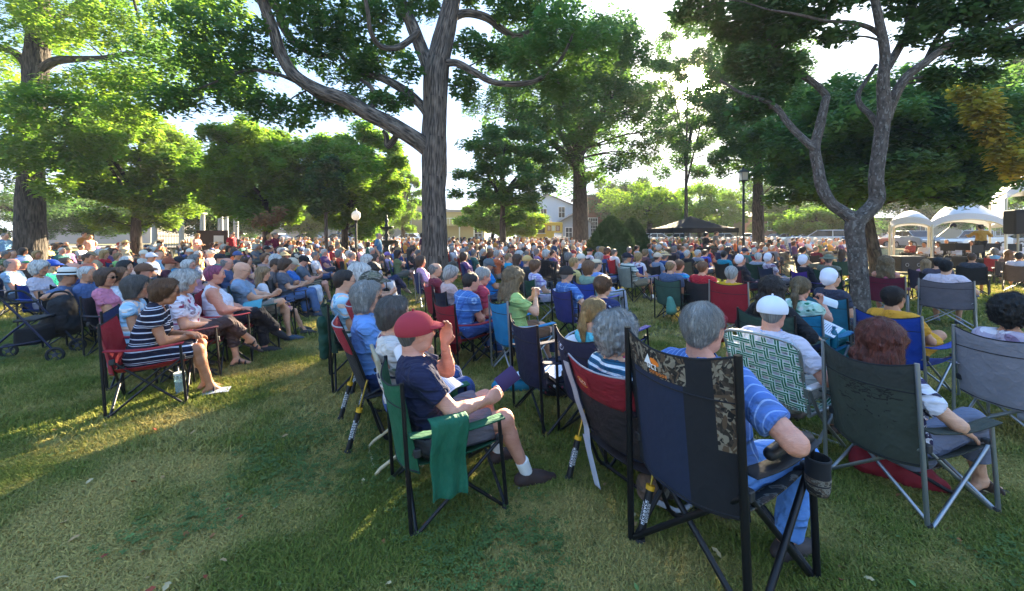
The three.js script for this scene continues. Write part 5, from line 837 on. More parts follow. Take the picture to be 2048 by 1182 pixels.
const flipU = (g) => { const a = g.attributes.uv; for (let i = 0; i < a.count; i++) a.setX(i, 1 - a.getX(i)); return g; };   // prints are read from behind the chair
const shared = (key, make) => geoCache[key] ??= make();
// folding camp chair with crossing tubes on all four sides
function campChair(pos, yaw, o, label, group) {
  const t = thing(o.name ?? 'camp_chair', label, 'chair', pos, yaw, group), hi = o.res === 'near', seg = hi ? 10 : 5, S = o.seat ?? 0.40, W = (o.w ?? 0.29), top = (o.top ?? 0.90) + (S - 0.40), rr = o.tube ?? (hi ? 0.0105 : 0.011), fm = o.frame ?? FRAME.black, fb = o.fabric ?? fabric(o.hex), nn = hi ? 12 : 5, key = [hi, S.toFixed(2), W, top.toFixed(2), rr].join();
  const G = shared('camp' + key, () => {
    const foot = (s, e) => [s * (W + 0.01), 0.012, e > 0 ? 0.27 : -0.27], joint = (s, e) => [s * (W - 0.015), S + (e > 0 ? 0.07 : 0.10), e > 0 ? 0.25 : -0.25];
    const cross = []; const ring = [[1, 1], [1, -1], [-1, -1], [-1, 1]];
    ring.forEach(([s, e], i) => { const [s2, e2] = ring[(i + 1) % 4], off = (p, q) => [p[0] + q * (e === e2 ? 0 : 0.012 * s), p[1], p[2] + q * (s === s2 ? 0 : 0.012 * e)]; cross.push([off(foot(s, e), 1), off(joint(s2, e2), 1)], [off(foot(s2, e2), -1), off(joint(s, e), -1)]); });
    const posts = [-1, 1].map((s) => [[s * (W + 0.01), 0, -0.285], [s * (W - 0.01), top, -0.335]]), front = [-1, 1].map((s) => [[s * (W + 0.02), 0, 0.285], [s * (W + 0.012), S + 0.21, 0.235]]);
    const bx = (v) => -0.235 - 0.10 * v, back = sheet((u, v) => { const x = (u * 2 - 1), sag = 1 - x * x; return [x * (W - 0.012), lerp(S - 0.02, top - 0.01, v) - sag * (v > 0.7 ? 0.055 * (v - 0.7) / 0.3 : 0) - (1 - v) * sag * 0.03, bx(v) - sag * (0.075 - 0.02 * v) + 0.010 * noise(u * 5, v * 3, 3) * sag]; }, nn, nn, 0.006); flipU(back);
    const seat = sheet((u, v) => { const x = u * 2 - 1, sag = 1 - x * x; return [x * (W - 0.012), lerp(S + 0.065, S + 0.03, v) - sag * 0.085 - Math.sin(v * Math.PI) * 0.02, lerp(0.265, -0.235, v)]; }, nn, nn, 0.008);
    const arm = [-1, 1].map((s) => sheet((u, v) => [s * (W + 0.012) + (u - 0.5) * 0.075, S + 0.215 - 0.025 * Math.sin(v * Math.PI), lerp(0.26, -0.30, v)], 3, hi ? 10 : 4, 0.009));
    const hem = [tube(Array.from({ length: 9 }, (_, i) => { const u = i / 8, x = u * 2 - 1, sg = 1 - x * x; return [x * (W - 0.012), top - 0.008 - sg * 0.055, bx(1) - sg * 0.055 + 0.010 * noise(u * 5, 3, 3) * sg, 0.0055]; }), { seg: 6, sub: 2 }), ...[0.28, 0.985].map((f) => tube(Array.from({ length: 7 }, (_, i) => { const u = i / 6, x = u * 2 - 1, sg = 1 - x * x, v = f > 0.5 ? 0.72 : 0.02; return [x * (W - 0.012), lerp(S - 0.02, top - 0.01, v) - (1 - v) * sg * 0.03 - (v > 0.7 ? 0.004 * sg : 0), bx(v) - sg * (0.075 - 0.02 * v) - 0.004 + 0.010 * noise(u * 5, v * 3, 3) * sg, 0.004]; }), { seg: 5, sub: 2 }))], hubs = ring.map(([s, e]) => new RoundedBoxGeometry(0.042, 0.05, 0.042, 2, 0.01).translate(...joint(s, e)));
    return { hem, hubs, cross: cross.map(([a, b]) => rod(a, b, rr, seg)), posts: posts.map(([a, b]) => rod(a, b, rr * 1.15, seg)), front: front.map(([a, b]) => rod(a, b, rr * 1.1, seg)), back, seat, arm, feet: ring.map(([s, e]) => new THREE.CylinderGeometry(0.018, 0.024, 0.03, 8).translate(s * (W + 0.012), 0.015, e * 0.278)), cup: sheet((u, v) => { const a = u * 6.2832; return [W + 0.012 + Math.cos(a) * 0.036, S + 0.20 - v * 0.10, 0.14 + Math.sin(a) * 0.036]; }, 12, 2, 0.004) };
  });
  part('seat', G.seat, fb, t); part('backrest', G.back, o.backMat ?? fb, t); if (o.backLabel) t.children[1].userData.label = o.backLabel;
  G.cross.forEach((g) => part('leg', g, fm, t)); G.posts.forEach((g) => part('back_post', g, fm, t)); G.front.forEach((g) => part('arm_post', g, fm, t));
  if (!o.noArms) { G.arm.forEach((g) => part('armrest', g, o.armMat ?? fb, t)); if (hi) part('cup_holder', G.cup, fb, t); }
  if (hi) { G.feet.forEach((g) => part('foot', g, FRAME.dark, t)); G.hem.forEach((g) => part('hem', g, o.hemMat ?? mat(0x1d1d20, 0.85), t.children[1])); G.hubs.forEach((g) => part('joint', g, FRAME.dark, t)); }
  return t;
}
const lettering = (text, w, h, fg, bg, size, rot) => canvasTex(w, h, (c) => { c.fillStyle = bg; c.fillRect(0, 0, w, h); c.fillStyle = fg; c.translate(w / 2, h / 2); if (rot) c.rotate(rot); c.font = 'bold ' + size + 'px sans-serif'; c.textAlign = 'center'; c.textBaseline = 'middle'; text.split('\n').forEach((s, i, a) => c.fillText(s, 0, (i - (a.length - 1) / 2) * size * 1.05)); }, true, false);
const pistonTex = lettering('KICKBACK\nROCKER', 128, 512, '#e9e9e9', '#141416', 52, -Math.PI / 2);
// spring-back rocker: sling on a bent frame, two pistons behind
function rockerChair(pos, yaw, o, label, group) {
  const t = thing('rocking_chair', label, 'chair', pos, yaw, group), W = 0.28, S = o.seat ?? 0.44, fm = FRAME.black, T = (p, r = 0.0115, sub = 4) => tube(p.map((q) => [...q, r]), { seg: 9, sub });
  for (const s of [-1, 1]) {
    part('back_post', T([[s * W, S + 0.02, -0.18], [s * W, S + 0.28, -0.27], [s * (W - 0.005), S + 0.52, -0.37]]), fm, t);
    part('leg', T([[s * (W + 0.02), 0.012, 0.30], [s * (W + 0.02), 0.20, 0.27], [s * (W + 0.02), S + 0.17, 0.20]]), fm, t);
    part('base_tube', T([[s * (W + 0.02), 0.014, 0.30], [s * (W + 0.02), 0.014, 0.05], [s * (W + 0.02), 0.05, -0.06], [s * (W + 0.01), S - 0.06, -0.18]]), fm, t);
    part('brace', rod([s * (W + 0.02), S + 0.16, 0.20], [s * (W + 0.01), S - 0.02, -0.22], 0.011, 8), fm, t);
    part('armrest', box(0.055, 0.022, 0.34, s * (W + 0.025), S + 0.185, 0.02, 0.009), mat(0x222226, 0.6), t);
    const hi = V(s * (W + 0.03), S + 0.12, -0.20), lo = V(s * (W + 0.03), 0.02, -0.34), d = lo.clone().sub(hi), f = (q) => hi.clone().addScaledVector(d, q).toArray();
    const pi = part('piston', merge([rod(f(0), f(0.45), 0.0075, 8)]), mat(0xb9a04a, 0.3, { metalness: 0.9 }), t);
    const cyl = tube([[...f(0.42), 0.021], [...f(0.97), 0.021]], { seg: 16, straight: true }), uv = cyl.attributes.uv; for (let i = 0; i < uv.count; i++) uv.setXY(i, uv.getX(i) * 1 % 1.001, clamp(uv.getY(i) / d.length() / 0.55, 0, 1));
    const ct = [...Array(17).keys()]; for (let i = 0; i < 34; i++) uv.setXY(i, ((i % 17) / 16 * 3 + 0.2) % 1.0001, i < 17 ? 1 : 0);
    part('cylinder', cyl, mat(0xffffff, 0.5, { map: pistonTex }), pi); part('collar_ring', tube([[...f(0.40), 0.024], [...f(0.45), 0.024]], { seg: 14, straight: true }), mat(0xe0a818, 0.5), pi); part('rubber_foot', new THREE.CylinderGeometry(0.026, 0.03, 0.03, 12).translate(lo.x, 0.015, lo.z), FRAME.dark, pi);
  }
  part('crossbar', rod([-W - 0.02, 0.05, -0.05], [W + 0.02, 0.05, -0.05], 0.011, 8), fm, t); part('crossbar', rod([-W - 0.01, S - 0.04, 0.24], [W + 0.01, S - 0.04, 0.24], 0.011, 8), fm, t);
  const bk = (u, v) => { const x = u * 2 - 1, sag = 1 - x * x; return [x * (W - 0.005), lerp(S, S + 0.53, v) - sag * 0.02 * v, -0.175 - 0.195 * v - sag * 0.05 + 0.006 * noise(u * 4, v * 5, 1)]; };
  part('seat', sheet((u, v) => { const x = u * 2 - 1, sag = 1 - x * x; return [x * (W - 0.005), S - 0.01 - sag * 0.04 - v * 0.03, lerp(0.25, -0.20, v)]; }, 10, 8, 0.008), fabric(o.lower ?? 0x26262b), t);
  const b = part('backrest', sheet((u, v) => bk(u, v * 0.62), 12, 8, 0.007), fabric(o.lower ?? 0x26262b), t);
  part('head_panel', sheet((u, v) => { const q = bk(u, 0.6 + v * 0.4); q[2] -= 0.004; return q; }, 12, 6, 0.008), fabric(o.hex), b);
  part('piping', tube([0, 0.2, 0.4, 0.6, 0.8, 1].map((u) => { const q = bk(u, 1); return [q[0], q[1] + 0.004, q[2] - 0.004, 0.006]; }), { seg: 6 }), mat(0x9a9aa0, 0.7), b);
  if (o.emblem) part('emblem', flipU(sheet((u, v) => { const q = bk(0.58 + u * 0.26, 0.68 + v * 0.2); q[2] -= 0.0125; return q; }, 6, 4, 0.002)), o.emblem, b);
  if (o.strap) part('carry_strap', sheet((u, v) => { const a = smooth(0, 0.62, v), q = bk(0.9, 0.94 - 0.94 * Math.min(1, v * 1.6)); const drop = Math.max(0, v - 0.6); return [W - 0.02 + (u - 0.5) * 0.055 - 0.16 * Math.sin(drop * 7.8) * (drop > 0 ? 1 : 0), drop > 0 ? S - 0.03 - 0.26 * Math.sin(drop * 7.85) : q[1], (drop > 0 ? -0.24 - 0.03 * Math.sin(drop * 7.8) : q[2] - 0.03) ]; }, 3, 30, 0.003), mat(0xa9adb4, 0.85), b);
  return t;
}
const emblemTex = (draw, bg) => canvasTex(128, 128, (c) => { c.fillStyle = bg; c.fillRect(0, 0, 128, 128); draw(c); }, true, false);
// woven lawn chair on bright tube
function webbedChair(pos, yaw, o, label) {
  const t = thing('lawn_chair', label, 'chair', pos, yaw), W = 0.27, S = o.seat ?? 0.41, fm = o.frame ?? FRAME.silver, T = (p, r = 0.0125) => tube(p.map((q) => [...q, r]), { seg: 10, sub: 5 });
  const bk = (x, v) => [x, S + 0.02 + v * 0.52, -0.21 - v * 0.17];
  part('back_frame', T([bk(-W, -0.02), bk(-W, 0.5), bk(-W, 0.93), bk(-W + 0.05, 1), bk(W - 0.05, 1), bk(W, 0.93), bk(W, 0.5), bk(W, -0.02)]), fm, t);
  part('seat_frame', T([[-W, S, -0.22], [-W, S + 0.02, 0.18], [-W + 0.05, S + 0.025, 0.23], [W - 0.05, S + 0.025, 0.23], [W, S + 0.02, 0.18], [W, S, -0.22]]), fm, t);
  for (const s of [-1, 1]) { part('leg', T([[s * W * 1.04, S + 0.20, 0.22], [s * W * 1.04, S, 0.14], [s * W * 1.04, 0.013, -0.26]]), fm, t); part('leg', T([[s * W * 1.09, S + 0.20, -0.26], [s * W * 1.09, S, -0.12], [s * W * 1.09, 0.013, 0.26]]), fm, t); part('armrest', box(0.05, 0.022, 0.52, s * W * 1.07, S + 0.215, -0.02, 0.01), mat(o.arm ?? 0xe6e6ea, 0.5), t); }
  for (const z of [-0.26, 0.26]) part('crossbar', rod([-W * 1.06, 0.014, z], [W * 1.06, 0.014, z], 0.0125, 9), fm, t);
  const nv = 6, nh = 8, wv = 0.045, m = o.web, strap = (f, n, label) => sheet(f, 3, n, 0.003);
  for (let i = 0; i < nv; i++) { const x = -W + 0.045 + i * (2 * W - 0.09) / (nv - 1); part('strap', strap((u, v) => { const q = bk(x + (u - 0.5) * wv, v); q[2] -= 0.006 + 0.004 * Math.cos(v * nh * Math.PI + i * Math.PI); return q; }, 40), m, t); part('strap', strap((u, v) => [x + (u - 0.5) * wv, S + 0.015 * v + 0.010 + 0.004 * Math.cos(v * 6 * Math.PI + i * Math.PI) - 0.03 * Math.sin(v * Math.PI), lerp(-0.21, 0.235, v)], 24), m, t); }
  for (let j = 0; j < nh; j++) { const v0 = 0.06 + j / (nh - 0.2) * 0.92; part('strap', strap((u, v) => { const q = bk(lerp(-W - 0.012, W + 0.012, v), v0 + (u - 0.5) * wv / 0.545); q[2] -= 0.006 - 0.005 * Math.cos(v * nv * Math.PI + j * Math.PI); return q; }, 36), o.web2 ?? m, t); }
  for (let j = 0; j < 5; j++) { const z = -0.16 + j * 0.09; part('strap', strap((u, v) => [lerp(-W - 0.01, W + 0.01, v), S + 0.012 - 0.03 * Math.sin(v * Math.PI) - 0.005 * Math.cos(v * nv * Math.PI + j * Math.PI), z + (u - 0.5) * wv], 24), o.web2 ?? m, t); }
  return t;
}
// flat hard-backed folding chair on one bent tube each side
function foldingChair(pos, yaw, o, label) {
  const t = thing('folding_chair', label, 'chair', pos, yaw), W = 0.235, S = o.seat ?? 0.43, fm = o.frame, T = (p, r = 0.012) => tube(p.map((q) => [...q, r]), { seg: 10, sub: 5 });
  for (const s of [-1, 1]) { part('leg', T([[s * W, S + 0.40, -0.25], [s * W, S + 0.05, -0.16], [s * W, S - 0.1, -0.02], [s * W, 0.013, 0.22]]), fm, t); part('leg', T([[s * (W - 0.03), S - 0.01, 0.16], [s * (W - 0.03), S - 0.14, 0.0], [s * (W - 0.03), 0.05, -0.28]]), fm, t); }
  part('foot_tube', T([[-W + 0.03, 0.05, -0.28], [-W + 0.035, 0.014, -0.31], [0, 0.014, -0.31], [W - 0.035, 0.014, -0.31], [W - 0.03, 0.05, -0.28]]), fm, t); part('foot_tube', rod([-W, 0.014, 0.22], [W, 0.014, 0.22], 0.012), fm, t);
  const bk = new RoundedBoxGeometry(0.45, 0.46, 0.028, 4, 0.013); bk.rotateX(-0.27).translate(0, S + 0.23, -0.235); part('backrest', bk, o.panel, t);
  part('seat', new RoundedBoxGeometry(0.44, 0.035, 0.40, 4, 0.016).translate(0, S, 0.0), o.panel, t);
  return t;
}

// ---------- the people and chairs nearest the camera ----------
const stripes = (rows, unit = 0.25, horiz = true) => { const t = canvasTex(horiz ? 8 : 256, horiz ? 256 : 8, (c, w, h) => { const L = horiz ? h : w; rows.forEach(([a, b, col]) => { c.fillStyle = col; horiz ? c.fillRect(0, a * L, w, (b - a) * L) : c.fillRect(a * L, 0, (b - a) * L, h); }); }); t.repeat.set(1 / unit, 1 / unit); return t; };
const blots = (bg, cols, n, size, seed, unit = 0.4) => { const r = rng(seed), t = canvasTex(256, 256, (c) => { c.fillStyle = bg; c.fillRect(0, 0, 256, 256); for (let i = 0; i < n; i++) { c.fillStyle = cols[i % cols.length]; const x = r() * 256, y = r() * 256, q = size * (0.5 + r()), a = r() * 3; for (const [dx, dy] of [[0, 0], [256, 0], [-256, 0], [0, 256], [0, -256]]) { c.beginPath(); c.ellipse(x + dx, y + dy, q, q * (0.35 + 0.5 * r()), a, 0, 7); c.fill(); } } }); t.repeat.set(1 / unit, 1 / unit); return t; };
const plaid = (bg, lines, unit = 0.2) => { const t = canvasTex(256, 256, (c) => { c.fillStyle = bg; c.fillRect(0, 0, 256, 256); for (const [p, w, col, a] of lines) { c.globalAlpha = a; c.fillStyle = col; c.fillRect(p * 256, 0, w * 256, 256); c.fillRect(0, p * 256, 256, w * 256); } }); t.repeat.set(1 / unit, 1 / unit); return t; };
const print = (tex) => cloth(0xffffff, { map: tex });
const P = {
  navyStripe: print(stripes([[0, 1, '#14142b'], [0.10, 0.16, '#d8d8e2'], [0.36, 0.40, '#d8d8e2'], [0.46, 0.50, '#d8d8e2'], [0.74, 0.81, '#d8d8e2']], 0.17)),
  tealStripe: print(stripes([[0, 1, '#1d5a78'], [0, 0.38, '#dfe9ee'], [0.62, 0.7, '#123a52']], 0.042)),
  blueLine: print(stripes([[0, 1, '#5577b6'], [0.0, 0.09, '#93aede'], [0.5, 0.57, '#8aa6d8']], 0.062, false)),
  polo: print(stripes([[0, 1, '#cfd2c8'], [0, 0.3, '#46605c'], [0.5, 0.66, '#7f9a8e']], 0.13)),
  surf: print(stripes([[0, 1, '#2f8fd0'], [0, 0.28, '#5b4fb4'], [0.5, 0.62, '#43b9d8'], [0.8, 0.9, '#6d5bc0']], 0.16)),
  floral: print(blots('#d8cfc6', ['#2c2f4a', '#c98a7a', '#8d4a54', '#5a6b52'], 46, 13, 3)),
  pinkFloral: print(blots('#e6dfe6', ['#b2436c', '#8b3052', '#a4949e', '#c97a96'], 40, 13, 4)),
  leafPrint: print(blots('#d9d8e2', ['#2a2446', '#41375f', '#1f1b36'], 120, 11, 5, 0.3)),
  navyFloral: print(blots('#1c2b5c', ['#dfe6f4', '#b9c7e6'], 60, 7, 6)),
  aqua: print(blots('#a9cfe6', ['#e9f0f4', '#6fa7cc', '#f0c8b0'], 50, 15, 7)),
  lavPlaid: print(plaid('#d9d6e8', [[0.05, 0.16, '#6f62b0', 0.55], [0.5, 0.10, '#8f84c4', 0.6], [0.75, 0.03, '#4a3f86', 0.7]], 0.2)),
  bluePlaid: print(plaid('#4a79b8', [[0.05, 0.12, '#2a4f92', 0.6], [0.55, 0.05, '#b9d2ee', 0.7], [0.8, 0.1, '#33589a', 0.5]], 0.16)),
  greenDress: print(blots('#bfe3cf', ['#2f8f6a', '#1f6a54', '#e9f4ee'], 70, 11, 9)),
  tie: print(blots('#b9a9b8', ['#7c5f78', '#e2d9e0', '#8d7690'], 60, 20, 12, 0.6)),
};
const camoTex = (cols, seed) => { const r = rng(seed); return dataTex(256, (u, v) => { const a = tfbm(u, v, 6, 4, seed) + 0.3 * tfbm(u, v, 18, 3, seed + 4), i = a > 0.16 ? 0 : a > 0.02 ? 1 : a > -0.14 ? 2 : 3; return cols[i].map((x) => x * (0.85 + 0.3 * tnoise(u, v, 60, 2))); }, true); };
const camo = camoTex([[0.17, 0.11, 0.075], [0.09, 0.065, 0.045], [0.20, 0.18, 0.14], [0.02, 0.018, 0.016]], 8), camoCap = camoTex([[0.20, 0.19, 0.13], [0.11, 0.12, 0.075], [0.24, 0.22, 0.18], [0.05, 0.05, 0.035]], 15);
// seats a person where the photograph shows the head: px, py of the crown, depth; returns place, yaw and seat height
function place(px, py, depth, turn = 0, base = 1.17, lean = 13, hipz = -0.10) { const hp = onGround(px, depth), yaw = toStage(hp, turn), b = headBack(lean, hipz), p = V(hp.x - Math.sin(yaw) * b, 0, hp.z - Math.cos(yaw) * b); p.y = groundY(p.x, p.z); const h = EYE - (py - HORIZON) / FOCAL * depth - p.y, seat = clamp(0.42 + h - base, 0.33, 0.54); return { p, yaw, seat }; }
const lift = (pose, dy) => { const q = { ...pose }; q.arms = (pose.arms || []).map((a) => { const b = [...a]; b[1] += dy; return b; }); return q; };
function near(px, py, depth, turn, pose, o) {
  const base = o.base ?? (pose.lean < 0 ? 1.16 : 1.17), L = place(px, py, depth, turn, base, pose.lean ?? 14, o.hipz ?? -0.10), dy = L.seat - 0.42, q = lift(pose, dy);
  const t = person(L.p, L.yaw, { ...o, pose: { sex: o.sex ?? 'm', fat: o.fat ?? 0.3, ...q, ...(o.fig || {}), seat: L.seat, hipz: o.hipz ?? -0.10 } }, o.res ?? 'near', o.label, o.group);
  const cs = Math.max(0.34, L.seat - 0.115 + (o.chair?.up ?? 0) + 0.05), c = o.chair;
  if (c) { const q2 = { ...c, seat: cs, res: o.res ?? 'near' }; c.make(L.p, L.yaw + (c.turn ?? 0) * D2R, q2, c.label, c.group); }
  return t;
}
const camp = campChair;
// man in the red cap, shading his eyes
const flyer = (pos, rot, w, h, m, label, name = 'programme_sheet') => { const g = sheet((u, v) => [(u - 0.5) * w, 0.012 * Math.sin(u * 3.1), (v - 0.5) * h], 6, 2, 0.0016), o = new THREE.Mesh(g, m); o.name = numbered(name); o.position.copy(pos); o.rotation.set(...rot); o.castShadow = o.receiveShadow = true; scene.add(o); return tag(o, label, 'paper'); };
const paper = mat(0xe9e7ea, 0.8), paperText = mat(0xffffff, 0.8, { map: canvasTex(128, 160, (c) => { c.fillStyle = '#e6e5ea'; c.fillRect(0, 0, 128, 160); c.fillStyle = '#7a7a8c'; for (let i = 0; i < 12; i++) c.fillRect(14, 14 + i * 11, 60 + (i * 37) % 40, 3); }, true, false) });
near(838, 628, 2.5, -10, { lean: 13, head: [4, -4, 0], arms: [[0.04, 0.955, 0.005, [0.3, -0.9, 0.5], [-0.7, -0.1, -0.7], [-0.12, 1, 0.10], 'relax'], [0.20, 0.64, 0.20, [-0.5, -0.7, -0.5], [0.6, 0, 0.2], [0.1, 0.25, 1], 'hold']], legs: [[0.16, 0.085, 0.44], [0.16, 0.085, 0.50]] },
  { fat: 0.35, hair: 'short', hairHex: 'salt', hat: 'cap', hatHex: 0xa8323c, glasses: 'clear', skin: 'pink', topHex: 0x1d2140, bottomHex: 0x6f6a72, shoeHex: 0x3c2a24, fig: { bottom: 'shorts', shortLen: 0.80, sock: 0.10 }, label: 'man in red cap and navy tee shading his eyes with one hand',
    chair: { make: camp, hex: 0x11603f, label: 'green camp chair with a cloth over its arm, under the man in the red cap' } });
{ const L = place(838, 628, 2.5, -10), M = (x, y, z) => V(x, y, z).applyAxisAngle(V(0, 1, 0), L.yaw).add(L.p);
  const o = thing('draped_cloth', 'green chair bag hanging over the armrest beside the man in the red cap', 'bag', L.p, L.yaw);
  part('cloth', sheet((u, v) => { const s = v * 0.46; return [-0.302 - 0.05 * Math.min(1, s / 0.04) - 0.016 * Math.sin(u * 11 + v * 2.5) * v - 0.01 * Math.sin(v * 7), 0.635 - Math.max(0, s - 0.03), -0.20 + u * (0.22 - 0.02 * v) + 0.012 * v + 0.006 * Math.sin(v * 9)]; }, 24, 24, 0.007), fabric(0x136446), o);
  flyer(M(-0.19, 0.74, 0.345), [1.1, L.yaw + 0.2, 0.2], 0.10, 0.14, mat(0x3a2350, 0.7), 'small purple flyer in the hand of the man in the red cap', 'flyer');
}
near(790, 600, 2.98, -10, { ...POSE.lap, lean: 10, head: [4, 4, 0] }, { sex: 'f', fat: 0.5, hair: 'crop', hairHex: 'salt', topMat: P.floral, bottomHex: 0x2d4a7e, fig: { bottom: 'pants' }, label: 'woman with short wavy grey hair and floral blouse beside the red cap',
  chair: { make: foldingChair, frame: FRAME.tan, panel: mat(0xb9a98a, 0.85, { bumpMap: fabricBump, bumpScale: 0.006 }), label: 'beige folding chair with a solid back, left of the green camp chair' } });
near(737, 570, 3.38, -6, { ...POSE.lap, lean: 10, head: [-14, 2, 0] }, { sex: 'f', fat: 0.4, hair: 'bob', hairHex: 'silver', glasses: 'sun', topHex: 0x6f9bd6, bottomHex: 0x1f3564, fig: { bottom: 'pants', top: 'polo' }, skin: 'fair', label: 'woman with silver bob and sunglasses in light blue shirt',
  chair: { make: rockerChair, hex: 0xa31d31, emblem: mat(0xe8e2da, 0.7), label: 'red and black rocking chair under the silver haired woman in sunglasses' } });
near(747, 545, 4.0, -6, { ...POSE.lap, lean: 12 }, { sex: 'm', fat: 0.5, hair: 'short', hairHex: 'grey', hat: 'cap', hatMat: mat(0xffffff, 0.95, { map: camoTex([[0.20, 0.19, 0.13], [0.11, 0.12, 0.075], [0.24, 0.22, 0.18], [0.05, 0.05, 0.035]], 15) }), topHex: 0xb9bcc4, bottomHex: 0x5d5a55, label: 'man in camouflage cap and pale grey shirt in the rocker row',
  chair: { make: rockerChair, hex: 0xa31d31, emblem: mat(0xe8e2da, 0.7), label: 'red and black rocking chair under the man in the camouflage cap' } });
near(690, 543, 4.5, -4, { ...POSE.lap, lean: 10, head: [2, 6, 0] }, { sex: 'm', fat: 0.3, res: 'mid', hair: 'short', hairHex: 'dark', glasses: 'clear', topMat: P.aqua, bottomHex: 0x33415c, label: 'dark haired man with glasses and patterned white and blue shirt',
  chair: { make: camp, hex: 0x123c2c, label: 'dark green camp chair hung with a jacket at the end of the row' } });
near(722, 533, 5.0, -4, { ...POSE.lap }, { sex: 'f', fat: 0.4, res: 'mid', hair: 'curly', hairHex: 'white', topHex: 0xd8d6de, bottomHex: 0xc9c6bf, label: 'white haired woman just behind the dark haired man with glasses', chair: { make: camp, hex: 0x6e2230, label: 'maroon camp chair behind the dark haired man with glasses' } });

// ----- the left row -----
near(332, 560, 4.05, 2, { ...POSE.forward, head: [6, 6, 0], legs: [[0.06, 0.085, 0.40], [0.10, 0.085, 0.46, [0, 0.9, 0.7], [0.1, -0.1, 1]]] }, { sex: 'f', fat: 0.35, hair: 'crop', hairHex: 'chest', glasses: 'sun', skin: 'tan', topMat: P.navyStripe, fig: { top: 'dress', shoe: 'sandal' }, shoeHex: 0x2a2430, label: 'tanned woman in navy and white striped dress leaning forward with folded arms',
  chair: { make: camp, hex: 0xa51428, top: 0.86, label: 'red camp chair under the woman in the striped dress' } });
near(275, 557, 4.6, 2, { ...POSE.lap, lean: 6, head: [4, 2, 0] }, { sex: 'f', fat: 0.4, hair: 'bob', hairHex: 'salt', glasses: 'clear', skin: 'warm', topMat: P.aqua, bottomHex: 0x3a3f52, fig: { top: 'cap', bottom: 'capri' }, label: 'woman with grey bob and glasses in aqua print top behind the striped dress', chair: { make: camp, hex: 0x24305c, label: 'navy camp chair under the woman with the grey bob and aqua top' } });
near(372, 548, 4.75, 0, { ...POSE.cross, lean: 4, head: [6, 2, 0] }, { sex: 'f', fat: 0.45, hair: 'curly', hairHex: 'white', skin: 'fair', topMat: P.pinkFloral, bottomHex: 0x4a3c3c, shoeHex: 0x3a3230, fig: { top: 'tee', bottom: 'capri', shoe: 'sandal' }, label: 'white haired woman in pink floral top sitting with legs crossed', chair: { make: camp, hex: 0x5e1524, label: 'dark red camp chair under the woman in the pink floral top' } });
near(432, 533, 5.3, 0, { ...POSE.cross, lean: 10, head: [4, 2, 0], arms: [[0.05, 0.58, 0.20], [0.06, 0.60, 0.17]] }, { sex: 'f', fat: 0.8, res: 'mid', hair: 'short', hairHex: 'pinkish', skin: 'pink', topHex: 0xdcdce6, bottomHex: 0x1c1c24, shoeHex: 0x25252a, fig: { top: 'tank', bottom: 'pants' }, label: 'woman with short pink hair in white tank top and black trousers', chair: { make: camp, hex: 0x9c1a2c, label: 'red armed camp chair under the woman with pink hair' } });
near(482, 524, 5.9, 0, { ...POSE.ankle, head: [4, 18, 0], arms: [[0.02, 0.66, 0.20, null, [-0.5, 0, -0.6], [-0.2, 0.5, 0.8], 'hold'].map((x, i) => i === 3 ? [0.5, -0.8, -0.2] : x), [0.05, 0.66, 0.18, [-0.5, -0.8, -0.2], [0.5, 0, -0.6], [0.2, 0.5, 0.8], 'hold']] }, { sex: 'm', fat: 0.4, res: 'mid', glasses: 'clear', skin: 'fair', topHex: 0x7f97b0, bottomHex: 0x8b8478, shoeHex: 0x33475a, label: 'bald man in grey blue tee reading a tablet with ankle on knee', chair: { make: camp, hex: 0x2a5544, label: 'green camp chair under the bald man in the grey blue tee' } });
near(527, 540, 6.4, 14, { ...POSE.lap, head: [-26, 0, 0], lean: 8 }, { sex: 'c', fat: 0.2, res: 'mid', base: 1.06, hair: 'long', hairHex: 'sandy', skin: 'fair', topHex: 0xd6d6dc, bottomHex: 0xc06a94, fig: { size: 0.88, sex: 'c' }, label: 'girl with long sandy hair in white tee and pink shorts', chair: { make: camp, hex: 0x394a6b, label: 'small blue camp chair under the girl with long sandy hair' } });
near(137, 541, 6.2, 4, { lean: 8, head: [6, 2, 0], arms: [[0.05, 0.86, 0.06, [0.3, -0.8, 0.4], [0, 0, -1], [-0.2, 0.8, -0.1], 'fist'], [0.42, 0.86, 0.02, [-0.6, -0.2, -0.6], [0, -1, 0], [-0.2, -0.8, 0.4]]] }, { sex: 'm', fat: 0.4, res: 'mid', base: 1.16, hair: 'short', hairHex: 'grey', hat: 'fedora', hatHex: 0xdcd8cc, glasses: 'sun', skin: 'warm', topHex: 0x5a6f92, bottomHex: 0x5a83b4, shoeHex: 0x1a1a20, fig: { sock: 0.10 }, label: 'man in white fedora with black band, jean shorts and black shoes', chair: { make: camp, hex: 0x20242c, label: 'black camp chair under the man in the white fedora' } });

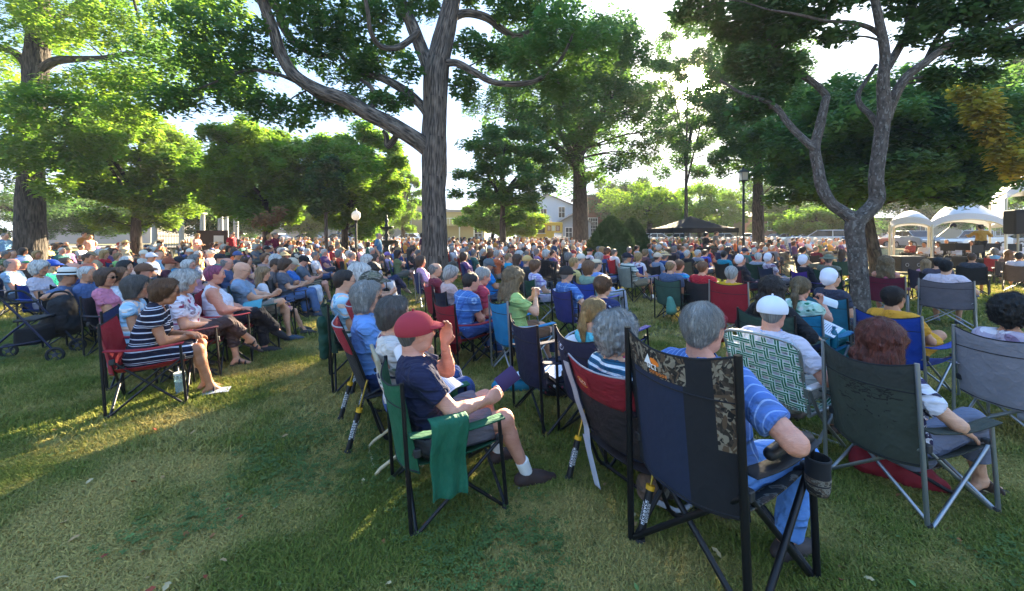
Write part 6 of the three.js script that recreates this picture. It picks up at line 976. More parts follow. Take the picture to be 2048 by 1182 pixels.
// ----- the right foreground -----
near(1236, 634, 2.5, -8, { ...POSE.lap, lean: 15, arms: [[0.24, 0.60, 0.10], [0.27, 0.60, 0.08]] }, { sex: 'f', fat: 0.4, hair: 'curly', hairHex: 'silver', skin: 'fair', topMat: P.tealStripe, bottomHex: 0x1f2a4a, fig: { top: 'tee', bottom: 'pants' }, label: 'woman with curly silver hair in teal and white striped tee',
  chair: { make: rockerChair, hex: 0x8f1626, lower: 0x2c2426, strap: true, emblem: mat(0xffffff, 0.7, { map: emblemTex((c) => { c.strokeStyle = '#d99a28'; c.lineWidth = 9; c.beginPath(); c.ellipse(64, 64, 46, 22, 0.4, 0, 5.4); c.stroke(); c.fillStyle = '#e9dcc0'; c.font = 'bold 40px sans-serif'; c.fillText('GCI', 30, 76); }, '#8f1626') }), label: 'dark red and black rocking chair with a grey carry strap' } });
{ // the big camouflage chair
  const bt = canvasTex(512, 512, (c) => {
    c.fillStyle = '#17181c'; c.fillRect(0, 0, 512, 512);
    const r = rng(5), cols = ['#5a4632', '#2c2419', '#7d7260', '#12100d', '#41352a', '#8a7f6a'];
    const blot = (x0, y0, w, h) => { c.save(); c.beginPath(); c.rect(x0, y0, w, h); c.clip(); for (let i = 0; i < 420; i++) { c.fillStyle = cols[(r() * 6) | 0]; c.beginPath(); c.ellipse(x0 + r() * w, y0 + r() * h, 4 + r() * 26, 2 + r() * 8, r() * 3, 0, 7); c.fill(); } c.restore(); };
    blot(0, 0, 330, 118); blot(430, 0, 82, 300);
    for (let i = 0; i < 120; i++) { c.fillStyle = i % 2 ? '#1a2a4c' : '#20335a'; c.fillRect(40 + i * 2.3, 120, 1.3, 392); }
    c.fillStyle = '#f2f2f0'; c.beginPath(); c.moveTo(150, 30); c.lineTo(120, 78); c.lineTo(168, 74); c.closePath(); c.fill(); c.fillStyle = '#f08020'; c.beginPath(); c.ellipse(186, 56, 26, 15, 0.3, 0, 7); c.fill();
    c.fillStyle = '#f4f2ee'; c.font = 'bold 34px sans-serif'; c.fillText('GCI', 136, 92); c.fillStyle = '#f08020'; c.font = 'bold 20px sans-serif'; c.fillText('OUTDOOR', 150, 110);
  }, true, false);
  const backM = mat(0xffffff, 0.85, { map: bt, bumpMap: fabricBump, bumpScale: 0.006 }), camoM = mat(0xffffff, 0.9, { map: camo });
  near(1410, 620, 2.0, -8, { ...POSE.rest, lean: 12, head: [10, 2, 0], arms: [[0.30, 0.66, 0.12, [0.7, -0.6, -0.4]], [0.30, 0.62, 0.06, [-0.9, -0.4, -0.3]]], legs: [[0.16, 0.085, 0.36], [0.18, 0.085, 0.30]] }, { sex: 'm', fat: 0.55, hair: 'short', hairHex: 'silver', glasses: 'clear', skin: 'pink', topMat: P.blueLine, bottomHex: 0x5f8fd0, shoeHex: 0x3b3230, fig: { top: 'polo', bottom: 'pants', size: 1.04 }, hipz: -0.04, label: 'man with thick grey hair and striped blue shirt seen from behind',
    chair: { make: camp, name: 'camp_chair', w: 0.305, top: 1.1, tube: 0.015, turn: 0, up: 0.0, hex: 0x1a1a1e, backMat: backM, fabric: camoM, armMat: mat(0x1b1b1e, 0.6), label: 'large black camp chair with camouflage headband and thick black tubes' } });
}
near(1547, 597, 3.15, -10, { ...POSE.rest, lean: 12, head: [14, 4, 0] }, { sex: 'm', fat: 0.45, hair: 'short', hairHex: 'grey', hat: 'cap', hatHex: 0xe2e4ec, glasses: 'clear', skin: 'pink', topHex: 0xd9cfd8, bottomHex: 0x8d8a80, shoeHex: 0x4a382c, collarMat: cloth(0x7fa4dc), fig: { top: 'polo', bottom: 'pants' }, label: 'man in white cap and pale polo with blue collar, seen from behind',
  chair: { make: webbedChair, web: mat(0xffffff, 0.7, { map: stripes([[0, 1, '#0f6b4a'], [0, 0.14, '#e2ece8'], [0.43, 0.57, '#dfe9e4'], [0.86, 1, '#e2ece8']], 1, false) }), label: 'green and white woven lawn chair under the man in the white cap' } });
near(1766, 654, 2.55, -26, { ...POSE.rest, lean: 14, head: [6, 6, 0], arms: [[0.06, 0.54, 0.14], [0.20, 0.56, 0.14, [-0.95, -0.3, -0.3]]] }, { sex: 'f', fat: 0.4, hair: 'mane', hairHex: 'auburn', skin: 'fair', topMat: P.leafPrint, bottomHex: 0x6b6f80, shoeHex: 0x4a3a30, fig: { top: 'tee', bottom: 'capri', shoe: 'sandal' }, label: 'woman with long auburn hair in dark leaf print top, seen from behind',
  chair: { make: camp, hex: 0x3a3f34, frame: FRAME.silver, top: 0.99, w: 0.275, label: 'worn olive camp chair with grey tubes under the auburn haired woman', backMat: mat(0xffffff, 0.85, { bumpMap: fabricBump, bumpScale: 0.012, map: canvasTex(512, 512, (c) => { c.fillStyle = '#3b4034'; c.fillRect(0, 0, 512, 512); c.fillStyle = '#34362f'; c.fillRect(0, 0, 512, 130); const r = rng(9); for (let i = 0; i < 60; i++) { c.strokeStyle = '#16170f'; c.lineWidth = 1 + r() * 4; let x = 100 + r() * 300, y = 150 + r() * r() * 170; c.beginPath(); c.moveTo(x, y); for (let k = 0; k < 4; k++) { x += (r() - 0.3) * 34; y += (r() - 0.5) * 12; c.lineTo(x, y); } c.stroke(); } for (let i = 0; i < 30; i++) { c.fillStyle = '#1a1b14'; c.fillRect(110 + r() * 290, 150 + r() * 260, 2 + r() * 7, 2 + r() * 9); } }, true, false) }) } });
near(2025, 598, 3.2, -22, { ...POSE.rest, lean: 14, arms: [[0.10, 0.58, 0.14], [0.30, 0.58, 0.06]] }, { sex: 'f', fat: 0.5, hair: 'curly', hairHex: 'black', skin: 'warm', topMat: P.tie, bottomHex: 0x8a8890, fig: { top: 'tee', bottom: 'pants' }, label: 'woman with curly black hair in the grey chair at the right edge', shoeHex: 0xa8aab2,
  chair: { make: camp, hex: 0x8d8a92, frame: FRAME.silver, w: 0.29, top: 0.95, label: 'wide pale grey camp chair with silver tubes at the right edge' } });
near(1787, 578, 4.2, -18, { ...POSE.ankle, lean: 16 }, { sex: 'm', fat: 0.3, base: 1.10, hair: 'short', hairHex: 'dark', skin: 'warm', topHex: 0xd8982a, bottomHex: 0xe0a22e, shoeHex: 0x8fd8b8, fig: { size: 0.92, shoe: 'shoe', sock: 0.08 }, sockHex: 0xd6dce8, label: 'dark haired boy in mustard yellow shorts and mint green shoes', chair: { make: camp, hex: 0x0f3f9e, frame: FRAME.silver, top: 0.92, label: 'bright blue camp chair under the boy in yellow shorts' } });
near(1190, 606, 3.15, -10, { ...POSE.lap, lean: 10 }, { sex: 'c', fat: 0.25, base: 1.08, hair: 'tail', hairHex: 'blond', skin: 'fair', topHex: 0x5fc4d4, bottomHex: 0x3c5a8c, fig: { size: 0.9, sex: 'c' }, label: 'girl with blond ponytail in turquoise shirt',
  chair: { make: camp, hex: 0x18203e, top: 0.92, label: 'navy camp chair with a white oval emblem under the girl in turquoise' } });
{ const p = onGround(1112, 3.65), M = emblemTex((c) => { c.fillStyle = '#e8ebf2'; c.beginPath(); c.ellipse(64, 64, 50, 40, 0, 0, 7); c.fill(); c.fillStyle = '#18203e'; c.beginPath(); c.ellipse(64, 64, 45, 35, 0, 0, 7); c.fill(); c.fillStyle = '#cfd8ea'; c.beginPath(); c.moveTo(38, 78); c.quadraticCurveTo(40, 40, 74, 42); c.quadraticCurveTo(96, 50, 84, 66); c.lineTo(70, 64); c.quadraticCurveTo(58, 68, 62, 86); c.closePath(); c.fill(); }, '#18203e');
  const em = mat(0xffffff, 0.8, { map: M }), y = toStage(p, -12), t = camp(p, y, { hex: 0x18203e, res: 'near', top: 0.92 }, 'empty navy camp chair with white oval emblem and papers on its seat');
  part('emblem', flipU(sheet((u, v) => [0.09 + u * 0.13, 0.76 + v * 0.12, -0.375 + 0.03 * u], 3, 3, 0.003)), em, t);
  flyer(V(p.x, 0.43, p.z), [0.1, y + 0.4, 0.05], 0.2, 0.28, paperText, 'white programme lying on the seat of the empty navy chair');
  const q = place(1190, 606, 3.15, -10, 1.08), t2 = scene.children.filter((c) => c.name.startsWith('camp_chair') && c.userData.label.includes('girl in turquoise'))[0]; part('emblem', flipU(sheet((u, v) => [0.09 + u * 0.13, 0.72 + v * 0.12, -0.375 + 0.03 * u], 3, 3, 0.003)), em, t2);
}
near(1027, 541, 4.8, -8, { lean: 8, head: [8, 8, 0], arms: [[0.03, 0.84, 0.16, [0.5, -0.8, 0.1], [-0.6, 0.1, -0.4], [-0.3, 0.8, 0.3], 'hold'], [0.06, 0.84, 0.14, [-0.6, -0.7, 0.1], [0.6, 0.1, -0.4], [0.3, 0.8, 0.3], 'hold']] }, { sex: 'f', fat: 0.35, hair: 'mane', hairHex: 'ash', glasses: 'sun', skin: 'fair', topHex: 0xa5c173, bottomHex: 0x7a5a44, label: 'woman with long ash blond hair in lime green tee eating a snack', chair: { make: camp, hex: 0x1488bd, frame: FRAME.silver, label: 'turquoise camp chair under the woman in lime green' } });
near(965, 537, 5.6, -8, { ...POSE.lap, lean: 2, head: [4, 14, 0] }, { sex: 'm', fat: 0.5, hair: 'short', hairHex: 'white', skin: 'pink', topHex: 0xb13a50, bottomHex: 0x4d5668, fig: { top: 'polo' }, label: 'white haired man in raspberry red polo', chair: { make: camp, hex: 0x9a1626, label: 'red camp chair under the man in the raspberry polo' } });
near(1602, 556, 4.6, -10, { ...POSE.phone, lean: 14, head: [6, 10, 0] }, { sex: 'f', fat: 0.45, hair: 'tail', hairHex: 'ash', glasses: 'clear', skin: 'pink', topMat: P.greenDress, bottomHex: 0x2f8f9e, fig: { top: 'cap', bottom: 'capri' }, label: 'woman with ash ponytail and glasses holding up a small tablet', chair: { make: camp, hex: 0x1585b0, frame: FRAME.silver, top: 0.86, label: 'teal camp chair under the woman holding a small tablet' } });
near(1546, 560, 4.25, -6, { ...POSE.rest, lean: 12, head: [2, 6, 0] }, { sex: 'f', fat: 0.45, hair: 'mane', hairHex: 'dark', skin: 'fair', topHex: 0x17181c, bottomHex: 0x223050, fig: { top: 'long', bottom: 'pants' }, label: 'woman with long dark brown hair in black sweater behind the white cap', chair: { make: camp, hex: 0x2d4a40, label: 'dark green camp chair under the woman in the black sweater' } });

// ---------- the seated crowd: px, py of the crown of the head, pose, sex, hair, hair colour, top, top colour, bottom, bottom colour, chair colour, who, extras ----------
const CROWD = [];
const C = (px, py, pose, sex, hair, hh, top, th, bottom, bh, ch, who, x = {}) => CROWD.push({ px, py, pose, sex, hair, hh, top, th, bottom, bh, ch, who, ...x });
const cap = (h, v) => ({ hat: 'cap', hatHex: h, ...(v !== undefined ? { visorHex: v } : {}) }), sg = { glasses: 'sun' }, gl = { glasses: 'clear' };
// left block, from the edge inwards
C(28, 518, 'lap', 'm', 'bald', 'grey', 'tee', 0x88a8c4, 'shorts', 0x4a5566, 0x2a3a5c, 'bald man in light blue shirt at the left edge');
C(43, 516, 'rest', 'm', 'short', 'dark', 'tee', 0x14161c, 'pants', 0x2c3f5c, 0x2a2c30, 'man in white and green cap and black tee', cap(0xa9b4d0, 0x1f8a50));
C(80, 526, 'lap', 'f', 'curly', 'white', 'tee', 0xc9c2cc, 'capri', 0x8c8a94, 0x1c47a0, 'white haired woman in pale top in a blue chair left of the teal tee');
C(106, 520, 'lap', 'm', 'short', 'dark', 'tee', 0x14a184, 'pants', 0x39465a, 0x223a78, 'bearded man in blue cap and teal tee', { ...cap(0x2a52b0), beard: 'dark' });
C(132, 518, 'lap', 'f', 'crop', 'brown', 'tee', 0x9a6f86, 'pants', 0x333a48, 0x2d2d33, 'brown haired woman with glasses behind the white fedora', gl);
C(147, 526, 'lap', 'm', 'bald', 'salt', 'tee', 0x36406a, 'pants', 0x2d333f, 0x2a2d36, 'balding man in navy top directly behind the white fedora', gl);
C(177, 534, 'lap', 'm', 'short', 'white', 'polo', 0x4a628e, 'shorts', 0x6c7a94, 0x3a4250, 'white haired man in slate blue shirt beside the fedora', { sc: 'mid' });
C(213, 540, 'lap', 'f', 'bob', 'brown', 'tee', 0xcf7d96, 'capri', 0xbfa9b0, 0x30343e, 'brown haired woman in pink shirt and sunglasses', { ...sg, sc: 'mid' });
C(241, 537, 'lap', 'f', 'crop', 'chest', 'tee', 0xd6dce4, 'capri', 0x5a6274, 0x30343e, 'woman with short chestnut hair in white tee beside the pink shirt', { sc: 'mid' });
C(56, 493, 'rest', 'm', 'short', 'grey', 'long', 0x2c3038, 'pants', 0x262a32, 0x2a2c30, 'man in black cap and dark jacket beside the massive trunk', { ...cap(0x16171b), beard: 'white' });
C(96, 491, 'folded', 'f', 'crop', 'brown', 'tee', 0xd9cf74, 'capri', 0x6a675f, 0x2a2c30, 'woman in yellow top and sunglasses', { ...sg, fat: 0.8 });
C(131, 493, 'chin', 'f', 'bob', 'dark', 'tee', 0xd9dbe2, 'pants', 0x2c3344, 0x2a2c30, 'dark haired woman in white shirt with raised hand');
C(164, 490, 'lap', 'm', 'short', 'black', 'tee', 0xc9d0dc, 'pants', 0x27406e, 0x2a3a5c, 'big dark haired man in white tee', { fat: 0.9 });
C(177, 508, 'lap', 'm', 'short', 'brown', 'tee', 0xc97a64, 'shorts', 0x5a5348, 0x2a3a5c, 'man in coral tee turned to his neighbour');
C(211, 502, 'folded', 'f', 'long', 'blond', 'tee', 0xb2182e, 'pants', 0x29324a, 0x23305a, 'woman with long blond hair in bright red top', { fat: 0.7 });
C(252, 523, 'lap', 'f', 'bob', 'black', 'tee', 0x17181d, 'pants', 0x23252c, 0x26262b, 'woman with black bob in black top');
C(290, 529, 'folded', 'm', 'short', 'brown', 'tee', 0x15171c, 'shorts', 0x3a3d44, 0x2a2c30, 'man in brown cap and sunglasses with black tee', { ...cap(0x6a4a36), ...sg, sc: 'mid' });
C(236, 509, 'lap', 'f', 'crop', 'sandy', 'tee', 0x9bd27a, 'shorts', 0x5f6b80, 0x2d4a8a, 'child in light green shirt among the adults', { base: 1.05, size: 0.85 });
C(256, 514, 'lap', 'f', 'scarf', 'white', 'tee', 0xb9a8a4, 'capri', 0x77706c, 0x2d2f36, 'woman with pink headband behind the black bob', { hair: 'crop', hh: 'white' });
C(289, 501, 'lap', 'm', 'short', 'white', 'tee', 0xd0cfc6, 'shorts', 0x8b8272, 0x2a3a5c, 'man in cream cap at the middle of the left block', cap(0xd6d0bd));
C(303, 506, 'lap', 'm', 'short', 'grey', 'tee', 0xb7c2d4, 'shorts', 0x57606c, 0x2d2f36, 'man in white cap and sunglasses next to the cream cap', { ...cap(0xdcdce2), ...sg });
C(321, 503, 'rest', 'm', 'bald', 'white', 'polo', 0x9cc2dc, 'shorts', 0x7b7f86, 0x33435f, 'bald man in pale blue shirt');
C(338, 515, 'legsout', 'm', 'short', 'dark', 'tee', 0x4a2230, 'pants', 0x30262a, 0x26262b, 'man in rust cap and dark maroon top', cap(0x8c4a30));
C(357, 514, 'read', 'm', 'short', 'dark', 'tee', 0x2f9cc8, 'shorts', 0x3a4a6c, 0x26262b, 'man in dark cap and bright blue tee looking at his phone', { ...cap(0x23242b), sc: 'mid' });
C(379, 521, 'lap', 'f', 'crop', 'white', 'long', 0xc48f9a, 'pants', 0x8f8a92, 0x3a3a44, 'white haired woman with glasses in dusty pink sweater', { ...gl, sc: 'mid' });
C(390, 511, 'lap', 'f', 'bob', 'grey', 'tee', 0x8f94a6, 'capri', 0x6b6f7a, 0x2d2f36, 'grey haired woman behind the dusty pink sweater');
C(401, 501, 'lap', 'm', 'short', 'black', 'tee', 0x1b1c21, 'pants', 0x262830, 0x26262b, 'dark haired man in black polo');
C(414, 500, 'lap', 'm', 'bald', 'dark', 'tee', 0x25262c, 'pants', 0x2c2e36, 0x26262b, 'bald bearded man in black shirt', { beard: 'dark' });
C(422, 501, 'lap', 'm', 'short', 'white', 'tee', 0xcfcfd6, 'shorts', 0x77736a, 0x2a3a5c, 'man in cream cap and white shirt right of the black shirts', cap(0xcdbfa4));
C(439, 508, 'lap', 'm', 'short', 'dark', 'tee', 0x1f6f74, 'shorts', 0x3f444c, 0x26262b, 'man in dark cap and deep teal shirt', cap(0x2a2b31));
C(456, 517, 'folded', 'm', 'bald', 'grey', 'tee', 0x44577e, 'pants', 0x2f3850, 0x2a3a5c, 'bald ruddy man with glasses in blue grey shirt', { ...gl, skin: 'pink', sc: 'mid' });
C(476, 503, 'lap', 'm', 'short', 'brown', 'tee', 0x4a505c, 'shorts', 0x4d4a44, 0x26262b, 'man in blue and white cap and grey shirt', cap(0x4a5f92));
C(495, 513, 'chin', 'f', 'scarf', 'brown', 'tee', 0xa8869a, 'capri', 0x4f4c58, 0x26262b, 'woman with mauve headscarf holding her chin', { hair: 'crop', hh: 'brown', hat: 'scarf', hatHex: 0x8f6a8c });
C(531, 508, 'lap', 'f', 'crop', 'chest', 'tee', 0xb08f86, 'capri', 0x4a4038, 0x4a1c34, 'chestnut haired woman facing the camera behind the girl', { turn: -20 });
C(549, 512, 'read', 'f', 'curly', 'white', 'tee', 0x9a8f9c, 'capri', 0x6d6874, 0x2d2f36, 'white curly haired woman reading behind the girl');
C(550, 519, 'read', 'm', 'short', 'brown', 'tee', 0x6a5f5c, 'pants', 0x3f6499, 0x26262b, 'brown haired man with glasses reading beside the girl', { ...gl, sc: 'mid' });
C(568, 519, 'read', 'f', 'bob', 'brown', 'tee', 0x5a5f6c, 'pants', 0x54709c, 0x26262b, 'woman with straight brown hair reading in grey top', { sc: 'mid' });
C(583, 517, 'read', 'f', 'short', 'ash', 'tee', 0x2f6fc0, 'capri', 0xcfd4dc, 0x26262b, 'woman in beige cap and blue vest reading', { ...cap(0xbfb29a), sc: 'mid' });
C(606, 512, 'read', 'm', 'short', 'dark', 'tee', 0x5d6773, 'shorts', 0x8d7f66, 0x26262b, 'man in black cap and grey tee with khaki shorts', { ...cap(0x16171a), fat: 0.6, sc: 'mid' });
C(570, 505, 'lap', 'f', 'crop', 'sandy', 'tee', 0xb09a74, 'capri', 0x6d6455, 0x2d2f36, 'person in straw sun hat behind the readers', { hat: 'sunhat', hatHex: 0xc4a878 });
C(594, 507, 'lap', 'f', 'bob', 'dark', 'tee', 0xc9b03a, 'capri', 0x4d4a3c, 0x2d2f36, 'woman in yellow top and cap behind the black cap', { ...cap(0xbcae9a), ...sg });
C(616, 497, 'rest', 'm', 'short', 'white', 'tee', 0x9fbfd8, 'shorts', 0x6f7a8c, 0x3c5a9c, 'white haired man in pale blue tee, left of the teal shirt');
C(632, 504, 'lap', 'm', 'short', 'grey', 'polo', 0xdcdfe6, 'shorts', 0x44608c, 0x26262b, 'grey haired man in white polo and blue shorts', { sc: 'mid' });
C(645, 494, 'cross', 'm', 'short', 'grey', 'tee', 0x4f8078, 'shorts', 0x5c6a72, 0x26262b, 'big man in brown flat cap and teal tee', { hat: 'flat', hatHex: 0x4a3328, fat: 0.8, ...gl });
C(625, 488, 'lap', 'f', 'crop', 'white', 'tee', 0x9cc9a8, 'capri', 0x7d8a80, 0x2d2f36, 'white haired woman in mint top');
C(679, 500, 'legsout', 'f', 'bob', 'grey', 'tee', 0xd2553c, 'shorts', 0x4a4a50, 0x26262b, 'grey haired woman in orange red top with legs out');
C(676, 487, 'lap', 'f', 'short', 'grey', 'tee', 0xd2dae4, 'capri', 0x7a8290, 0x2d2f36, 'woman in white tee behind the orange red top');
C(708, 496, 'lap', 'm', 'short', 'black', 'tee', 0x5a3a30, 'pants', 0x3a2c28, 0x24408c, 'dark skinned man in brown shirt', { skin: 'brown' });
C(721, 492, 'lap', 'f', 'crop', 'ash', 'tee', 0xcf9aa8, 'shorts', 0x9a8f7c, 0x2d2f36, 'woman in grey cap and pink tee', cap(0xa9a8a4));
C(745, 496, 'lap', 'm', 'short', 'white', 'tee', 0x2c3560, 'shorts', 0xa09684, 0x2d2f36, 'white haired man in navy tee and khaki shorts');
C(712, 523, 'lap', 'm', 'short', 'silver', 'tee', 0x8fa3cc, 'shorts', 0x9b9486, 0x2c4aa0, 'grey haired man with glasses in light blue shirt and blue chair', { ...gl, sc: 'mid' });
C(735, 512, 'rest', 'f', 'curly', 'white', 'tee', 0xc9cfdc, 'pants', 0xd4d6da, 0x2c3a70, 'white curly haired woman in white trousers', { sc: 'mid', shoeHex: 0xc9d2e2 });
C(750, 510, 'cross', 'f', 'bob', 'brown', 'tee', 0xd2cdd8, 'pants', 0x243052, 0x2c3a70, 'brown haired woman in white print top and navy trousers', { topMat: P.pinkFloral, sc: 'mid' });
C(742, 527, 'read', 'f', 'long', 'dark', 'tee', 0xa8b8d8, 'capri', 0xc9c6c0, 0x2c3a70, 'woman with dark long hair bowed low behind the camouflage cap', { head: [0, 30, 0] });
C(774, 505, 'legsout', 'f', 'short', 'brown', 'tee', 0xc7b4d8, 'shorts', 0x4a3a7a, 0x4d4f5a, 'child in purple cap and lilac tee', { ...cap(0x8a6fb0), base: 1.05, size: 0.85 });
C(789, 494, 'legsout', 'm', 'short', 'brown', 'tee', 0x5f8cc8, 'shorts', 0x4a4058, 0xa3202c, 'man in sky blue tee with legs stretched out', {});
C(829, 494, 'lap', 'f', 'bun', 'brown', 'tank', 0xb9a9cc, 'shorts', 0x4a4a58, 0x7a1f2e, 'woman with brown bun in lavender tank top beside the central trunk');
C(838, 500, 'lap', 'm', 'short', 'grey', 'tee', 0x3c4048, 'shorts', 0x7d7666, 0x22304e, 'grey haired man with glasses just left of the central trunk', gl);
C(843, 513, 'rest', 'f', 'bob', 'brown', 'long', 0xd49fb8, 'pants', 0x1c2132, 0x22305e, 'brown haired woman in pale pink blouse left of the central trunk', { sc: 'mid', silver: 1 });
// middle block
C(873, 527, 'lap', 'm', 'bald', 'grey', 'tee', 0x7a2a38, 'pants', 0x2a2c34, 0x9a1a2c, 'bald man in a red chair before the trunk', { sc: 'mid' });
C(900, 534, 'read', 'f', 'crop', 'silver', 'tee', 0xcfb2ac, 'capri', 0xb9bcc6, 0x141c34, 'grey haired woman with glasses reading in the navy chair', { ...gl, sc: 'mid' });
C(944, 545, 'forward', 'm', 'short', 'dark', 'tee', 0x3f72ac, 'pants', 0x3a5c9a, 0xa01a2c, 'man in blue patterned shirt bent forward, hidden behind the raspberry polo', { sc: 'mid', topMat: P.bluePlaid });
C(976, 519, 'read', 'm', 'short', 'grey', 'tee', 0x1f84d2, 'shorts', 0x4b5a74, 0x1c2c50, 'bearded man in grey cap and bright blue tee', { ...cap(0x5c6468), beard: 'grey', sc: 'mid', fat: 0.5 });
C(903, 489, 'ankle', 'm', 'short', 'grey', 'tee', 0x737a92, 'shorts', 0xa08f74, 0xa8312c, 'man in grey blue tee and khaki shorts with ankle on knee beside the trunk', { ...gl, sc: 'mid', h: 1.2 });
C(916, 485, 'chin', 'f', 'short', 'brown', 'tank', 0xb3a3cc, 'shorts', 0xa59a86, 0x3a3f4c, 'woman in tan cap and lavender tank with hand at her chin', cap(0xb9a182));
C(930, 483, 'legsout', 'm', 'short', 'dark', 'tee', 0x27304e, 'shorts', 0x8f8674, 0x3a3f4c, 'man in white cap and navy tee with knees raised', cap(0xdcdcea));
C(945, 486, 'folded', 'm', 'short', 'brown', 'tee', 0x3d3f70, 'shorts', 0x6c6c80, 0x2d2f36, 'brown haired man in purple blue top');
C(968, 498, 'lap', 'm', 'short', 'white', 'tee', 0x1d1e24, 'pants', 0x2d2f36, 0x26262b, 'white haired man in black top');
C(990, 495, 'read', 'm', 'bald', 'white', 'polo', 0x2564d8, 'shorts', 0x39404e, 0x26262b, 'bald man in vivid blue polo', { sc: 'mid', fat: 0.5 });
C(1012, 494, 'lap', 'f', 'crop', 'white', 'tee', 0xc9bcc4, 'capri', 0x8c8490, 0x26262b, 'white haired woman right of the vivid blue polo');
C(1025, 491, 'lap', 'm', 'short', 'grey', 'tee', 0x8c5a50, 'shorts', 0x706a60, 0x26262b, 'man in brown cap behind the white haired woman', { ...cap(0x5c3c34), ...sg });
C(1044, 489, 'rest', 'f', 'curly', 'white', 'tee', 0xd08a92, 'capri', 0x8c7f84, 0x26262b, 'white haired woman in salmon top on the bench');
C(1070, 491, 'lap', 'm', 'short', 'white', 'tee', 0xc4cddb, 'shorts', 0x767c88, 0x26262b, 'white haired man in pale shirt right of the salmon top');
C(1075, 498, 'lap', 'f', 'crop', 'grey', 'tee', 0x9c86b4, 'capri', 0x6c6476, 0x26262b, 'grey haired woman in lavender top behind the black tee');
C(1092, 497, 'ankle', 'm', 'short', 'dark', 'tee', 0x16171b, 'shorts', 0x24262c, 0x26262b, 'man in olive cap and black tee with ankle on knee', { ...cap(0x6a5c42), sc: 'mid' });
C(1019, 507, 'lap', 'm', 'short', 'sandy', 'tee', 0x22a0c6, 'shorts', 0x4b5a6c, 0x171d36, 'sandy haired man in turquoise tee and dark chair');
C(1036, 510, 'lap', 'f', 'long', 'brown', 'tee', 0x2f4444, 'capri', 0x35393c, 0x26262b, 'woman with long brown hair in dark green top', sg);
C(1056, 512, 'lap', 'm', 'short', 'grey', 'tee', 0x2f363c, 'pants', 0x33373c, 0x26262b, 'man in tan cap and charcoal tee', { ...cap(0xd0a868), fat: 0.5, sc: 'mid' });
C(1073, 521, 'lap', 'f', 'crop', 'chest', 'tee', 0xc8c4dc, 'capri', 0xb2b0c4, 0x0f4a34, 'woman with chestnut curls in lavender plaid shirt', { topMat: P.lavPlaid, sc: 'mid', silver: 1, fat: 0.6 });
C(1136, 533, 'rest', 'm', 'short', 'grey', 'polo', 0x4a79b8, 'pants', 0xb8bccb, 0x22307c, 'man in black and gold cap and blue plaid shirt', { ...cap(0x1d1c1c), topMat: P.bluePlaid, sc: 'mid', fat: 0.5, gold: 1 });
C(1206, 552, 'cross', 'f', 'bun', 'chest', 'tee', 0x1c2b5c, 'pants', 0x3a3f48, 0x27338c, 'woman with a bun in navy floral dress and pink clogs', { topMat: P.navyFloral, sc: 'near', shoeHex: 0xc8327c, fat: 0.7, fig: { bottom: 'capri' } });
C(1139, 506, 'lap', 'f', 'crop', 'grey', 'tee', 0xd2a6b6, 'capri', 0x8a8490, 0x26262b, 'grey haired woman in pale pink right of the bench');
C(1164, 508, 'lap', 'm', 'short', 'grey', 'tee', 0xb9c4dc, 'shorts', 0x8d93a4, 0x2d2f36, 'man in cream cap and pale blue shirt before the yews', { ...cap(0xd6cdbd), sc: 'mid' });
C(1150, 516, 'lap', 'f', 'short', 'blond', 'tee', 0xcfc07a, 'capri', 0x6c6a60, 0x2d2f36, 'blond person in pale yellow top left of the flat cap');
C(1180, 497, 'lap', 'm', 'short', 'white', 'tee', 0xc9c9d8, 'shorts', 0x6c6c78, 0x26262b, 'white bearded man in black and red cap', { ...cap(0x191a1e, 0xa82a2a), beard: 'white' });
C(1199, 506, 'lap', 'f', 'long', 'silver', 'tee', 0x5c7fae, 'capri', 0x5f6a80, 0x1f52a8, 'woman with long silver hair clapping', {});
C(1194, 519, 'lap', 'm', 'short', 'salt', 'tee', 0x6f9ad8, 'pants', 0xb9c0d4, 0x3d4a30, 'man in beige flat cap and sky blue shirt', { hat: 'flat', hatHex: 0xcbbd9f, sc: 'mid' });
C(1178, 524, 'lap', 'f', 'bob', 'chest', 'tee', 0x7fa08c, 'capri', 0x5f6f66, 0x1d3fa0, 'woman with auburn bob in sage top beside the flat cap');
C(1215, 497, 'lap', 'f', 'curly', 'brown', 'tee', 0xa83240, 'capri', 0x4f3a3e, 0x1f52a8, 'woman with dark brown curls in red top');
C(1229, 499, 'lap', 'm', 'short', 'salt', 'tee', 0xd4d2d8, 'shorts', 0x77757c, 0xa8202c, 'grey haired man in white tee in a red chair');
C(1198, 493, 'lap', 'm', 'short', 'grey', 'tee', 0x3a4c72, 'shorts', 0x55585f, 0x26262b, 'grey haired man right of the red brimmed cap');
C(1256, 504, 'rest', 'm', 'short', 'grey', 'polo', 0xcfd2c8, 'shorts', 0x8d8874, 0x8f9488, 'man in navy cap and striped green polo with khaki shorts', { ...cap(0x171b28), topMat: P.polo, sc: 'mid', fat: 0.5, sock: 0.08, h: 1.24 });
C(1277, 506, 'lap', 'f', 'crop', 'blond', 'tee', 0xc46a80, 'capri', 0x9a8f94, 0x27389a, 'blond woman in pink floral tee behind the striped polo', { topMat: P.pinkFloral });
C(1262, 489, 'lap', 'f', 'bob', 'blond', 'tee', 0x4a4550, 'capri', 0x3c3c44, 0x26262b, 'blond woman left of the dark haired man');
C(1274, 491, 'lap', 'm', 'short', 'dark', 'tee', 0xb9bcc8, 'shorts', 0x5c5f68, 0x26262b, 'dark haired man in pale shirt behind the yew');
C(1292, 499, 'lap', 'f', 'crop', 'ash', 'tee', 0x5a4450, 'capri', 0x44444c, 0x26262b, 'short haired woman turned to her neighbour');
